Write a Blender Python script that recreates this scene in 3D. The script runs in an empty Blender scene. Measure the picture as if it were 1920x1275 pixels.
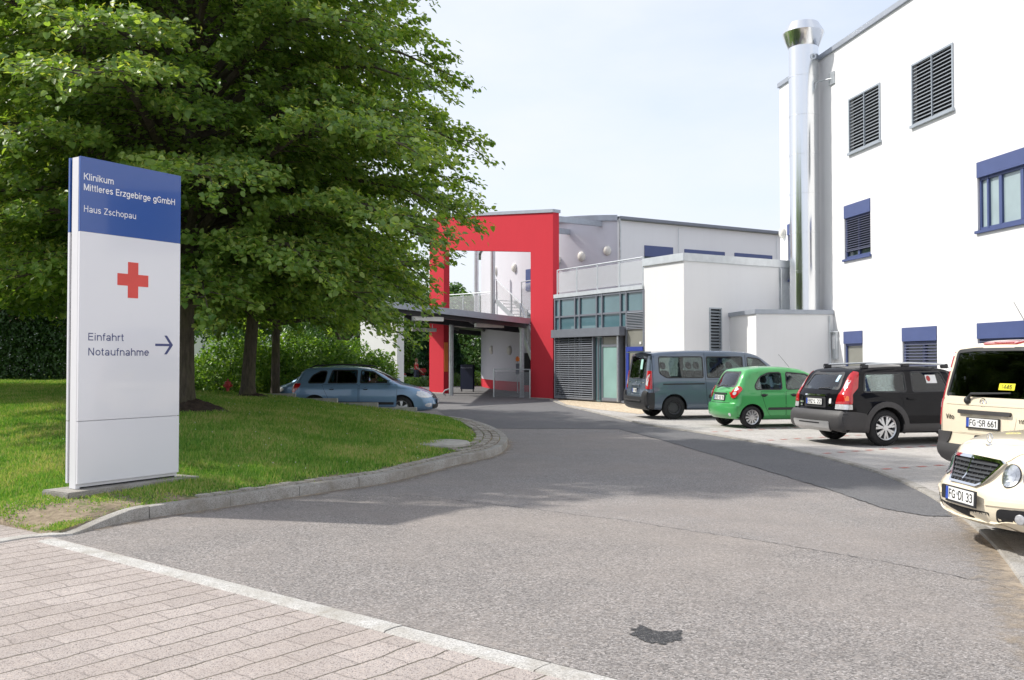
# ------------------------------------------------------------------ a plain monoline grotesque, drawn as strokes
def _arc(cx, cy, rx, ry, a0, a1, n=10):
    return [(cx + rx * math.cos(R(a0 + (a1 - a0) * i / n)), cy + ry * math.sin(R(a0 + (a1 - a0) * i / n))) for i in range(n + 1)]
def glyph(c):
    A = _arc; X = .74; m = .065; T = 1 - m; xt = X - m
    bowl = [A(.31, X / 2, .245, X / 2 - m, 0, 360, 20)]
    G = {
        'K': ([[(.08, 0), (.08, 1)], [(.66, 1), (.09, .42)], [(.27, .6), (.68, 0)]], .72), 'H': ([[(.08, 0), (.08, 1)], [(.64, 0), (.64, 1)], [(.08, .53), (.64, .53)]], .76),
        'M': ([[(.08, 0), (.08, 1)], [(.79, 0), (.79, 1)], [(.09, .98), (.435, .05)], [(.435, .05), (.78, .98)]], .88), 'N': ([[(.08, 0), (.08, 1)], [(.64, 0), (.64, 1)], [(.09, .97), (.63, .03)]], .76),
        'E': ([[(.08, 0), (.08, 1)], [(.08, T), (.6, T)], [(.08, .53), (.56, .53)], [(.08, m), (.62, m)]], .66), 'F': ([[(.08, 0), (.08, 1)], [(.08, T), (.57, T)], [(.08, .5), (.52, .5)]], .61),
        'Z': ([[(.05, T), (.58, T), (.06, m), (.61, m)]], .66), 'G': ([A(.4, .5, .33, .5 - m, 42, 318, 20) + [(.68, .15), (.68, .47), (.44, .47)]], .80),
        'S': ([A(.33, .735, .245, .2, 20, 270, 12) + A(.33, .27, .265, .265 - m + .06, 90, -165, 12)], .68), 'R': ([[(.08, 0), (.08, 1)], [(.08, T), (.38, T)] + A(.38, .735, .225, .2, 90, -90, 10) + [(.08, .535)], [(.42, .53), (.64, 0)]], .70),
        'D': ([[(.08, m), (.08, T), (.3, T)] + A(.3, .5, .34, .5 - m, 90, -90, 14) + [(.05, m)]], .72), 'I': ([[(.11, 0), (.11, 1)], [(.0, T), (.22, T)], [(.0, m), (.22, m)]], .3),
        'L': ([[(.08, 1), (.08, m), (.55, m)]], .58), 'U': ([[(.08, 1), (.08, .33)] + A(.35, .33, .27, .27, 180, 360, 12) + [(.62, 1)]], .74), 'O': ([A(.38, .5, .31, .5 - m, 0, 360, 24)], .78),
        'V': ([[(.03, 1), (.33, .02)], [(.33, .02), (.63, 1)]], .68), 'C': ([A(.38, .5, .31, .5 - m, 45, 315, 20)], .72),
        'l': ([[(.08, 0), (.08, 1)]], .19), 'i': ([[(.08, 0), (.08, X)], [(.08, .86), (.08, 1)]], .19), 't': ([[(.13, .95), (.13, .16)] + A(.23, .17, .10, .11, 180, 275, 6) + [(.29, .055)], [(.0, xt), (.29, xt)]], .33),
        'f': ([[(.14, 0), (.14, .78)] + A(.25, .8, .11, .14, 180, 80, 6) + [(.32, .935)], [(.0, xt), (.31, xt)]], .33), 'r': ([[(.08, 0), (.08, X)], A(.30, .44, .22, .23, 180, 85, 8) + [(.35, .67)]], .38),
        'n': ([[(.08, 0), (.08, X)], A(.31, .44, .23, .23, 180, 0, 10) + [(.54, 0)]], .62), 'h': ([[(.08, 0), (.08, 1)], A(.31, .44, .23, .23, 180, 0, 10) + [(.54, 0)]], .62),
        'u': ([[(.08, X), (.08, .30)] + A(.31, .30, .23, .235, 180, 360, 10), [(.54, 0), (.54, X)]], .62), 'm': ([[(.08, 0), (.08, X)], A(.27, .47, .19, .2, 180, 0, 8) + [(.46, 0)], A(.65, .47, .19, .2, 180, 0, 8) + [(.84, 0)]], .92),
        'k': ([[(.08, 0), (.08, 1)], [(.5, X), (.09, .3)], [(.23, .44), (.53, 0)]], .56), 'z': ([[(.03, xt), (.45, xt), (.04, m), (.47, m)]], .51),
        'e': ([[(.07, .39), (.555, .39)] + A(.31, X / 2, .245, X / 2 - m, 4, 320, 18)], .62), 'c': ([A(.31, X / 2, .245, X / 2 - m, 45, 315, 16)], .56), 'o': (bowl, .62),
        's': ([A(.26, .54, .185, .14, 20, 270, 10) + A(.26, .21, .2, .15, 90, -165, 10)], .53), 'a': ([A(.29, .5, .2, .18, 165, 0, 10) + [(.49, .0)], A(.27, .205, .205, .15, 0, 360, 16)], .6),
        'b': ([[(.08, 0), (.08, 1)]] + [A(.33, X / 2, .245, X / 2 - m, 0, 360, 20)], .64), 'p': ([[(.08, -.27), (.08, X)]] + [A(.33, X / 2, .245, X / 2 - m, 0, 360, 20)], .64),
        'g': ([A(.31, X / 2, .24, X / 2 - m, 0, 360, 20), [(.55, X), (.55, -.02)] + A(.31, -.02, .24, .2, 0, -155, 10)], .64), ' ': ([], .3), '.': ([[(.08, 0), (.08, .13)]], .2),
        '1': ([[(.33, 0), (.33, 1)], [(.33, .96), (.12, .72)]], .5), '2': ([A(.31, .72, .24, .215, 165, -20, 12) + [(.08, m), (.57, m)]], .64), '3': ([A(.3, .735, .22, .2, 155, -90, 12), A(.3, .285, .25, .25 - .03, 90, -155, 12)], .62),
        '4': ([[(.46, 0), (.46, 1)], [(.44, .98), (.06, .27), (.6, .27)]], .64), '5': ([[(.54, T), (.15, T), (.11, .5)] + A(.31, .33, .25, .27, 130, -155, 14)], .64), '6': ([A(.32, .31, .25, .25, 0, 360, 18), [(.07, .34), (.12, .62), (.27, .85), (.43, .95)]], .64),
        '8': ([A(.31, .745, .21, .19, 0, 360, 16), A(.31, .29, .25, .23, 0, 360, 16)], .64), '9': ([A(.31, .69, .25, .25, 0, 360, 18), [(.56, .66), (.51, .38), (.36, .15), (.2, .05)]], .64), '0': ([A(.31, .5, .24, .5 - m, 0, 360, 20)], .64),
    }
    return G.get(c, ([], .4))
def stroke_text(txt, cap, x_end, mt, name, m, parent, w=.13, xscale=None):
    """monoline lettering; mt places the text plane (x right, y up, z out); the line is stretched to end at x_end"""
    polys = []; x = 0
    for c in txt:
        st, adv = glyph(c)
        for p in st: polys.append([(q[0] + x, q[1]) for q in p])
        x += adv + .085
    x -= .085
    k = (x_end / (x * cap)) if x_end else (xscale or 1.0)
    mb = MB(); h = w / 2 * cap; dz = 0
    for p in polys:
        P = [Vector((q[0] * cap * k, q[1] * cap)) for q in p]
        closed = (P[0] - P[-1]).length < 1e-6
        if closed: P = P[:-1]
        n = len(P); L = []; Rr = []
        for i in range(n):
            a = P[i - 1] if (i > 0 or closed) else None; b = P[(i + 1) % n] if (i < n - 1 or closed) else None
            d0 = (P[i] - a).normalized() if a is not None else None; d1 = (b - P[i]).normalized() if b is not None else None
            d0 = d0 or d1; d1 = d1 or d0
            t = (d0 + d1); t = t.normalized() if t.length > 1e-6 else d0
            nn = Vector((-t.y, t.x)); c = max(.45, nn.dot(Vector((-d0.y, d0.x)))); L.append(P[i] + nn * h / c); Rr.append(P[i] - nn * h / c)
        v = [(q.x, q.y, dz) for q in L] + [(q.x, q.y, dz) for q in Rr]
        mb.add(v, [(i, n + i, n + (i + 1) % n, (i + 1) % n) for i in range(n if closed else n - 1)]); dz += .00012
    mb.v = [tuple(mt @ Vector(v)) for v in mb.v]
    return mb.build(name, m, parent, fix=False)
import bpy, bmesh, math, random
import numpy as np
from mathutils import Vector, Matrix
from mathutils.bvhtree import BVHTree

PI = math.pi
R = math.radians
SC = bpy.context.scene
COL = SC.collection
random.seed(7)

# ------------------------------------------------------------------ camera, sky, sun, exposure
CAM_H, FOC, PITCH = 1.65, 1734.0, math.atan(38.5 / 1734.0)
cam_data = bpy.data.cameras.new('camera')
cam_data.sensor_width = 36.0
cam_data.lens = FOC / 1920.0 * 36.0
cam_data.clip_start, cam_data.clip_end = 0.1, 3000.0
cam = bpy.data.objects.new('camera', cam_data)
COL.objects.link(cam)
cam.location = (0, 0, CAM_H)
cam.rotation_euler = (PI / 2 + PITCH, 0, 0)
SC.camera = cam
SC.render.resolution_x, SC.render.resolution_y = 1024, 680

SUN_EL = R(47)
SUN_DIR = Vector((-0.975 * math.cos(SUN_EL), 0.222 * math.cos(SUN_EL), math.sin(SUN_EL))).normalized()
world = bpy.data.worlds.new('World')
SC.world = world
world.use_nodes = True
wt = world.node_tree
bg = wt.nodes['Background']
sky = wt.nodes.new('ShaderNodeTexSky')
sky.sky_type = 'NISHITA'
sky.sun_disc = False
sky.sun_elevation = SUN_EL
sky.sun_rotation = math.atan2(SUN_DIR.x, SUN_DIR.y)
sky.air_density, sky.dust_density, sky.ozone_density = 1.0, 2.5, 1.0
tc = wt.nodes.new('ShaderNodeTexCoord')
mp = wt.nodes.new('ShaderNodeMapping')
mp.inputs['Scale'].default_value = (1.0, 1.0, 2.6)
mp.inputs['Location'].default_value = (0.35, 0.2, 0.1)
nz = wt.nodes.new('ShaderNodeTexNoise')
nz.inputs['Scale'].default_value = 1.7
nz.inputs['Detail'].default_value = 7
nz.inputs['Roughness'].default_value = 0.55
cr = wt.nodes.new('ShaderNodeMapRange')
cr.inputs['From Min'].default_value, cr.inputs['From Max'].default_value = 0.33, 0.62
cr.inputs['To Min'].default_value, cr.inputs['To Max'].default_value = 0.6, 1.0
mx = wt.nodes.new('ShaderNodeMix')
mx.data_type = 'RGBA'
mx.inputs[7].default_value = (3.75, 3.93, 4.36, 1)
wt.links.new(tc.outputs['Generated'], mp.inputs['Vector'])
wt.links.new(mp.outputs['Vector'], nz.inputs['Vector'])
wt.links.new(nz.outputs['Fac'], cr.inputs['Value'])
wt.links.new(cr.outputs['Result'], mx.inputs[0])
wt.links.new(sky.outputs['Color'], mx.inputs[6])
wt.links.new(mx.outputs[2], bg.inputs['Color'])
bg.inputs['Strength'].default_value = 0.095

sun_data = bpy.data.lights.new('sun', 'SUN')
sun_data.energy = 1.8
sun_data.angle = R(1.2)
sun_data.color = (1.0, 0.955, 0.88)
sun = bpy.data.objects.new('sun', sun_data)
COL.objects.link(sun)
sun.rotation_euler = SUN_DIR.to_track_quat('Z', 'Y').to_euler()

SC.view_settings.view_transform = 'Standard'
SC.view_settings.look = 'None'
SC.view_settings.exposure = 1.4
SC.view_settings.gamma = 1.0
SC.cycles.max_bounces = 7
SC.cycles.transparent_max_bounces = 16

# ------------------------------------------------------------------ pixel to metres
def ray(u, v):
    a, b = (u - 960) / FOC, (637.5 - v) / FOC
    c, s = math.cos(PITCH), math.sin(PITCH)
    return Vector((a, c - b * s, s + b * c))
def gp(u, v, z=0.0):
    d = ray(u, v); t = (z - CAM_H) / d.z
    return Vector((d.x * t, d.y * t, z))
def at(u, v, Y):
    d = ray(u, v); t = Y / d.y
    return Vector((d.x * t, Y, CAM_H + d.z * t))
class Frame:
    """a vertical plane: origin, direction angle; local x along it, y outwards, z up"""
    def __init__(s, ox, oy, ang):
        s.o = Vector((ox, oy, 0)); s.ang = ang
        s.d = Vector((math.cos(ang), math.sin(ang), 0)); s.n = Vector((-s.d.y, s.d.x, 0))
    def hit(s, u, v, off=0.0):
        d = ray(u, v); o = s.o + s.n * off
        t = (o - Vector((0, 0, CAM_H))).dot(s.n) / d.dot(s.n)
        p = Vector((0, 0, CAM_H)) + d * t
        return ((p - s.o).dot(s.d), p.z)
    def rect(s, u0, u1, vt, vb, off=0.0):
        a = s.hit(u0, vt, off); b = s.hit(u0, vb, off); c = s.hit(u1, vt, off)
        return (min(a[0], c[0]), max(a[0], c[0]), b[1], a[1])
    def world(s, x, y, z=0.0):
        return s.o + s.d * x + s.n * y + Vector((0, 0, z))

# ------------------------------------------------------------------ materials
class NT:
    def __init__(s, name):
        s.m = bpy.data.materials.new(name); s.m.use_nodes = True
        s.t = s.m.node_tree; s.b = s.t.nodes['Principled BSDF']; s.out = s.t.nodes['Material Output']
    def n(s, kind, **kw):
        x = s.t.nodes.new(kind)
        for k, v in kw.items():
            if hasattr(x, k): setattr(x, k, v)
            else: x.inputs[k].default_value = v
        return x
    def l(s, a, b): s.t.links.new(a, b)
    def coord(s, scale=(1, 1, 1), rot=(0, 0, 0), src='Object'):
        c = s.n('ShaderNodeTexCoord'); m = s.n('ShaderNodeMapping')
        m.inputs['Scale'].default_value = scale; m.inputs['Rotation'].default_value = rot
        s.l(c.outputs[src], m.inputs['Vector']); return m.outputs['Vector']
    def noise(s, vec, scale, detail=4, rough=.55, dist=0.0):
        x = s.n('ShaderNodeTexNoise')
        x.inputs['Scale'].default_value = scale; x.inputs['Detail'].default_value = detail
        x.inputs['Roughness'].default_value = rough; x.inputs['Distortion'].default_value = dist
        s.l(vec, x.inputs['Vector']); return x.outputs['Fac']
    def ramp(s, fac, stops):
        x = s.n('ShaderNodeValToRGB'); e = x.color_ramp.elements
        while len(e) < len(stops): e.new(0.5)
        for i, (p, c) in enumerate(stops):
            e[i].position = p; e[i].color = (*c, 1) if len(c) == 3 else c
        s.l(fac, x.inputs['Fac']); return x.outputs['Color']
    def rng(s, fac, a, b, c=0.0, d=1.0):
        x = s.n('ShaderNodeMapRange')
        for k, v in zip(('From Min', 'From Max', 'To Min', 'To Max'), (a, b, c, d)): x.inputs[k].default_value = v
        s.l(fac, x.inputs['Value']); return x.outputs['Result']
    def mix(s, fac, a, b, blend='MIX'):
        x = s.n('ShaderNodeMix', data_type='RGBA', blend_type=blend)
        for sock, val in ((x.inputs[0], fac), (x.inputs[6], a), (x.inputs[7], b)):
            if hasattr(val, 'is_linked'): s.l(val, sock)
            elif isinstance(val, (int, float)): sock.default_value = val
            else: sock.default_value = (*val, 1)
        return x.outputs[2]
    def math(s, op, a, b=0.0):
        x = s.n('ShaderNodeMath', operation=op)
        for sock, val in ((x.inputs[0], a), (x.inputs[1], b)):
            if hasattr(val, 'is_linked'): s.l(val, sock)
            else: sock.default_value = val
        return x.outputs[0]
    def bump(s, h, strength=.3, dist=.01):
        x = s.n('ShaderNodeBump'); x.inputs['Strength'].default_value = strength; x.inputs['Distance'].default_value = dist
        s.l(h, x.inputs['Height']); s.l(x.outputs['Normal'], s.b.inputs['Normal'])
    def col(s, c): s.l(c, s.b.inputs['Base Color'])

def plain(name, c, rough=.5, metal=0.0, coat=0.0, var=0.06, vscale=3.0, spec=.5, bump=0.0, bscale=60):
    t = NT(name); v = t.coord()
    f = t.noise(v, vscale, 5)
    lo = tuple(x * (1 - var) for x in c); hi = tuple(min(1, x * (1 + var)) for x in c)
    t.col(t.ramp(f, [(.3, lo), (.7, hi)]))
    t.b.inputs['Roughness'].default_value = rough
    t.b.inputs['Metallic'].default_value = metal
    t.b.inputs['Coat Weight'].default_value = coat
    t.b.inputs['Coat Roughness'].default_value = .04
    t.b.inputs['Specular IOR Level'].default_value = spec
    if bump: t.bump(t.noise(v, bscale, 3), bump, .004)
    return t.m

def plaster(name, c, var=.035, streak=.03):
    t = NT(name); v = t.coord()
    big = t.noise(v, .5, 5, .6); fine = t.noise(v, 180, 2); mid = t.noise(t.coord((3.5, 3.5, .22)), 1.6, 4)
    c1 = t.ramp(big, [(.3, tuple(x * (1 - var) for x in c)), (.7, c)])
    c2 = t.mix(t.rng(mid, .5, .8, 0, streak * 6), c1, tuple(x * .86 for x in c))
    t.col(c2); t.b.inputs['Roughness'].default_value = .9
    t.b.inputs['Specular IOR Level'].default_value = .15
    t.bump(fine, .35, .004)
    return t.m

M = {}
M['white_plaster'] = plaster('white_plaster', (.80, .80, .805))
M['grey_plaster'] = plaster('grey_plaster', (.62, .61, .66))
M['red_plaster'] = plaster('red_plaster', (.60, .045, .062), .05, .05)
M['coping'] = plain('zinc_coping', (.36, .39, .44), .45, .3, var=.08)
M['galv'] = plain('galvanised_steel', (.52, .55, .57), .4, .7, var=.12, vscale=8)
M['light_zinc'] = plain('light_zinc', (.62, .65, .67), .4, .6, var=.08, vscale=4)
M['dark_steel'] = plain('dark_grey_steel', (.06, .06, .066), .5, .2, var=.1)
M['grey_alu'] = plain('grey_aluminium', (.2, .215, .25), .45, .3, var=.06)
M['slat_alu'] = plain('slat_aluminium', (.3, .32, .36), .42, .35, var=.06)
M['louvre'] = plain('louvre_aluminium', (.42, .46, .5), .4, .5, var=.05)
M['blue_frame'] = plain('blue_window_frame', (.066, .092, .225), .4, 0, var=.05)
M['door_blue'] = plain('strong_blue_frame', (.025, .05, .30), .4, 0, var=.05)
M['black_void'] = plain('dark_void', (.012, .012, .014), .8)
M['black_plastic'] = plain('black_plastic', (.028, .028, .03), .5, var=.1, bump=.15, bscale=300)
M['grey_plastic'] = plain('grey_plastic', (.05, .048, .049), .55, var=.1, bump=.15, bscale=300)
M['rubber'] = plain('tyre_rubber', (.018, .018, .019), .8, var=.25, vscale=20, bump=.3, bscale=120)
M['chrome'] = plain('chrome', (.82, .83, .85), .07, 1.0, var=.01)
M['alloy'] = plain('alloy_wheel', (.62, .63, .64), .28, .75, var=.05)
M['seat_dark'] = plain('dark_seat_fabric', (.035, .036, .04), .9, var=.2, vscale=12)
M['seat_grey'] = plain('grey_seat_fabric', (.15, .14, .135), .9, var=.15, vscale=12)
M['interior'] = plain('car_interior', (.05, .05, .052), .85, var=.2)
M['red_lens'] = plain('red_lens', (.50, .010, .014), .12, 0, 1.0, var=.12, vscale=14)
M['orange_lens'] = plain('orange_lens', (.75, .16, .02), .15, 0, 1.0)
M['clear_lens'] = plain('clear_lens', (.68, .69, .71), .1, .25, 1.0, var=.15, vscale=25)
M['plate_white'] = plain('plate_white', (.78, .78, .76), .4)
M['plate_blue'] = plain('plate_blue', (.03, .08, .42), .4)
M['ink'] = plain('black_ink', (.015, .015, .017), .5)
M['silver_paint'] = plain('silver_paint', (.5, .5, .5), .35, .6)
M['sign_white'] = plain('sign_white', (.80, .80, .825), .14, 0, .5, var=.012, vscale=.8)
M['sign_core'] = plain('sign_core_white', (.78, .78, .79), .35, var=.012)
M['sign_blue'] = plain('sign_blue', (.018, .082, .33), .16, 0, .5, var=.02, vscale=.8)
M['sign_red'] = plain('sign_red', (.72, .065, .05), .35)
M['sign_ink'] = plain('sign_ink', (.05, .065, .19), .4)
M['sign_text'] = plain('sign_text_white', (.85, .85, .87), .4)
M['concrete'] = plain('pale_concrete', (.40, .385, .35), .9, var=.18, vscale=6, bump=.3, bscale=90)
M['hydrant_red'] = plain('hydrant_red', (.42, .035, .03), .45, var=.1)
M['navy'] = plain('navy_board', (.006, .009, .025), .5, 0, 0, spec=.2)
M['orange'] = plain('orange_panel', (.95, .26, .05), .5)
M['lamp_glass'] = plain('opal_lamp_glass', (.72, .70, .64), .25)
M['skin'] = plain('skin', (.5, .28, .2), .55, var=.05)
M['hair'] = plain('dark_hair', (.02, .014, .012), .6, var=.3, vscale=40)
M['hair_brown'] = plain('brown_hair', (.16, .08, .04), .6, var=.3, vscale=40)
M['shirt_red'] = plain('red_shirt', (.62, .04, .045), .85)
M['trousers'] = plain('blue_grey_trousers', (.07, .08, .12), .9)
M['shirt_dark'] = plain('dark_shirt', (.05, .045, .06), .9)
M['roof_tile'] = plain('brown_roof_tile', (.26, .17, .11), .9, var=.3, vscale=9)

def steel():
    t = NT('polished_steel'); v = t.coord()
    t.b.inputs['Base Color'].default_value = (.80, .81, .82, 1)
    t.b.inputs['Metallic'].default_value = 1.0
    t.l(t.rng(t.noise(t.coord((2, 2, .25)), 3, 3), .3, .7, .14, .26), t.b.inputs['Roughness'])
    t.bump(t.noise(t.coord((1.2, 1.2, .5)), 1.6, 2), .12, .03)
    return t.m
M['steel'] = steel()

def paint(name, c, metal=0.0, rough=.28, coat=.9, spec=.25):
    t = NT(name); v = t.coord()
    dust = t.noise(v, 2.2, 5)
    t.col(t.ramp(dust, [(.35, c), (.8, tuple(min(1, x * .95 + .005) for x in c))]))
    t.b.inputs['Metallic'].default_value = metal
    t.b.inputs['Roughness'].default_value = rough
    t.b.inputs['Coat Weight'].default_value = coat
    t.b.inputs['Coat Roughness'].default_value = .03
    t.b.inputs['Specular IOR Level'].default_value = spec
    return t.m
M['paint_black'] = paint('black_car_paint', (.006, .006, .008), .0, .3, .42, 0)
M['paint_green'] = paint('green_car_paint', (.070, .37, .11), .1, .32)
M['paint_greyblue'] = paint('grey_blue_van_paint', (.13, .165, .22), .45, .35)
M['paint_ivory'] = paint('ivory_car_paint', (.78, .69, .53), 0, .3)
M['paint_blue'] = paint('light_blue_car_paint', (.20, .33, .50), .35, .33)

def car_glass(name, tint, refl=1.0):
    t = NT(name)
    tr = t.n('ShaderNodeBsdfTransparent'); tr.inputs['Color'].default_value = (*tint, 1)
    gl = t.n('ShaderNodeBsdfGlossy'); gl.inputs['Roughness'].default_value = .01
    gl.inputs['Color'].default_value = (.95, .97, 1, 1)
    fr = t.n('ShaderNodeFresnel'); fr.inputs['IOR'].default_value = 1.5
    k = t.math('MULTIPLY', fr.outputs['Fac'], refl)
    mxs = t.n('ShaderNodeMixShader'); t.l(k, mxs.inputs[0]); t.l(tr.outputs[0], mxs.inputs[1]); t.l(gl.outputs[0], mxs.inputs[2])
    t.l(mxs.outputs[0], t.out.inputs['Surface'])
    return t.m
M['glass_clear'] = car_glass('clear_car_glass', (.78, .86, .83), 1.3)
M['glass_dark'] = car_glass('tinted_car_glass', (.56, .62, .61), 1.2)
M['glass_lens'] = car_glass('headlight_glass', (.95, .96, .97), .9)

def pane(name, c, rough=.03):
    t = NT(name); v = t.coord()
    t.col(t.ramp(t.noise(v, .8, 3), [(.35, c), (.7, tuple(x * 1.25 for x in c))]))
    t.b.inputs['Roughness'].default_value = rough
    t.b.inputs['Specular IOR Level'].default_value = .9
    t.bump(t.noise(v, .9, 2), .03, .02)
    return t.m
M['pane'] = pane('window_pane', (.05, .07, .075))
M['pane_teal'] = pane('teal_glazing', (.085, .16, .185))
M['pane_frost'] = pane('frosted_green_glass', (.22, .36, .34), .3)
M['pane_dim'] = pane('pale_dim_pane', (.22, .22, .19), .1)

def mesh_infill(nm='wire_mesh_infill', c=(.62, .64, .66)):
    t = NT(nm); v = t.coord()
    w = t.n('ShaderNodeTexWave', wave_type='BANDS', bands_direction='Z'); w.inputs['Scale'].default_value = 9
    t.l(v, w.inputs['Vector'])
    t.b.inputs['Base Color'].default_value = (*c, 1); t.b.inputs['Roughness'].default_value = .5
    t.l(t.rng(w.outputs['Fac'], .3, .7, .3, .62), t.b.inputs['Alpha'])
    return t.m
M['infill'] = mesh_infill()
M['infill_dark'] = mesh_infill('dark_mesh_infill', (.22, .23, .25))

# ------------------------------------------------------------------ mesh helpers
class MB:
    def __init__(s): s.v = []; s.f = []; s.mi = []
    def add(s, vs, fs, mi=0):
        o = len(s.v); s.v += [tuple(p) for p in vs]; s.f += [[i + o for i in f] for f in fs]; s.mi += [mi] * len(fs); return s
    def box(s, x0, x1, y0, y1, z0, z1, mi=0):
        v = [(x, y, z) for z in (z0, z1) for y in (y0, y1) for x in (x0, x1)]
        return s.add(v, [(0, 2, 3, 1), (4, 5, 7, 6), (0, 1, 5, 4), (2, 6, 7, 3), (0, 4, 6, 2), (1, 3, 7, 5)], mi)
    def obox(s, c, a, b, n, la, lb, ln, mi=0):
        c, a, b, n = Vector(c), Vector(a).normalized(), Vector(b).normalized(), Vector(n).normalized()
        v = [c + a * (la / 2 * i) + b * (lb / 2 * j) + n * (ln / 2 * k) for k in (-1, 1) for j in (-1, 1) for i in (-1, 1)]
        return s.add(v, [(0, 2, 3, 1), (4, 5, 7, 6), (0, 1, 5, 4), (2, 6, 7, 3), (0, 4, 6, 2), (1, 3, 7, 5)], mi)
    def prism(s, poly, z0, z1, mi=0):
        n = len(poly)
        zz0 = z0 if hasattr(z0, '__len__') else [z0] * n
        zz1 = z1 if hasattr(z1, '__len__') else [z1] * n
        v = [(p[0], p[1], zz0[i]) for i, p in enumerate(poly)] + [(p[0], p[1], zz1[i]) for i, p in enumerate(poly)]
        f = [list(range(n))[::-1], list(range(n, 2 * n))] + [(i, (i + 1) % n, n + (i + 1) % n, n + i) for i in range(n)]
        return s.add(v, f, mi)
    def tube(s, path, r, n=8, caps=True, mi=0):
        path = [Vector(p) for p in path]; k = len(path)
        rr = r if hasattr(r, '__len__') else [r] * k
        vs = []; ref = None
        for i, p in enumerate(path):
            t = (path[min(i + 1, k - 1)] - path[max(i - 1, 0)]).normalized()
            if ref is None or abs(ref.dot(t)) > .95: ref = Vector((0, 0, 1)) if abs(t.z) < .9 else Vector((1, 0, 0))
            a = t.cross(ref).normalized(); b = t.cross(a).normalized(); ref = a.cross(t) * -1 if False else ref
            vs += [p + (a * math.cos(2 * PI * j / n) + b * math.sin(2 * PI * j / n)) * rr[i] for j in range(n)]
        fs = [(i * n + j, i * n + (j + 1) % n, (i + 1) * n + (j + 1) % n, (i + 1) * n + j) for i in range(k - 1) for j in range(n)]
        if caps: fs += [list(range(n))[::-1], list(range((k - 1) * n, k * n))]
        return s.add(vs, fs, mi)
    def lathe(s, prof, n=32, c=(0, 0, 0), axis='z', mi=0, closed=False):
        vs = []
        for (r, h) in prof:
            for j in range(n):
                a = 2 * PI * j / n; x, y = r * math.cos(a), r * math.sin(a)
                p = (x, y, h) if axis == 'z' else ((x, h, y) if axis == 'y' else (h, x, y))
                vs.append((p[0] + c[0], p[1] + c[1], p[2] + c[2]))
        k = len(prof); rows = k if closed else k - 1
        fs = [(i * n + j, i * n + (j + 1) % n, ((i + 1) % k) * n + (j + 1) % n, ((i + 1) % k) * n + j) for i in range(rows) for j in range(n)]
        if not closed: fs += [list(range(n))[::-1], list(range((k - 1) * n, k * n))]
        return s.add(vs, fs, mi)
    def ball(s, c, rx, ry, rz, n=14, m=8, mi=0):
        vs = [(c[0], c[1], c[2] - rz)]
        for i in range(1, m):
            a = -PI / 2 + PI * i / m
            vs += [(c[0] + rx * math.cos(a) * math.cos(2 * PI * j / n), c[1] + ry * math.cos(a) * math.sin(2 * PI * j / n), c[2] + rz * math.sin(a)) for j in range(n)]
        vs.append((c[0], c[1], c[2] + rz)); t = len(vs) - 1
        fs = [(0, 1 + (j + 1) % n, 1 + j) for j in range(n)]
        fs += [(1 + i * n + j, 1 + i * n + (j + 1) % n, 1 + (i + 1) * n + (j + 1) % n, 1 + (i + 1) * n + j) for i in range(m - 2) for j in range(n)]
        fs += [(t, 1 + (m - 2) * n + j, 1 + (m - 2) * n + (j + 1) % n) for j in range(n)]
        return s.add(vs, fs, mi)
    def build(s, name, mats, parent=None, smooth=False, bevel=0.0, fix=True):
        me = bpy.data.meshes.new(name)
        me.from_pydata(s.v, [], s.f)
        for m in (mats if isinstance(mats, (list, tuple)) else [mats]): me.materials.append(M[m] if isinstance(m, str) else m)
        if any(s.mi): me.polygons.foreach_set('material_index', s.mi)
        if fix or bevel:
            bm = bmesh.new(); bm.from_mesh(me)
            if bevel:
                bmesh.ops.remove_doubles(bm, verts=bm.verts, dist=1e-5)
                es = [e for e in bm.edges if len(e.link_faces) == 2 and e.calc_face_angle(0) > .5]
                bmesh.ops.bevel(bm, geom=es, offset=bevel, segments=2, affect='EDGES', clamp_overlap=True)
            bmesh.ops.recalc_face_normals(bm, faces=bm.faces); bm.to_mesh(me); bm.free()
        me.update()
        if smooth or bevel:
            me.shade_smooth(); me.set_sharp_from_angle(angle=R(35))
        o = bpy.data.objects.new(name, me); COL.objects.link(o)
        if parent: o.parent = parent
        return o

def tag(o, label=None, cat=None, group=None, kind=None):
    if label: o['label'] = label
    if cat: o['category'] = cat
    if group: o['group'] = group
    if kind: o['kind'] = kind
    return o
def thing(name, label, cat, loc=(0, 0, 0), rz=0.0, group=None):
    o = bpy.data.objects.new(name, None); COL.objects.link(o)
    o.empty_display_size = .2
    o.location = loc; o.rotation_euler = (0, 0, rz)
    return tag(o, label, cat, group)
def struct(o): o['kind'] = 'structure'; return o
def copy_tree(o, parent=None):
    c = o.copy(); COL.objects.link(c)
    if parent: c.parent = parent
    for ch in [x for x in SC.objects if x.parent == o]: copy_tree(ch, c)
    return c

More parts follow.
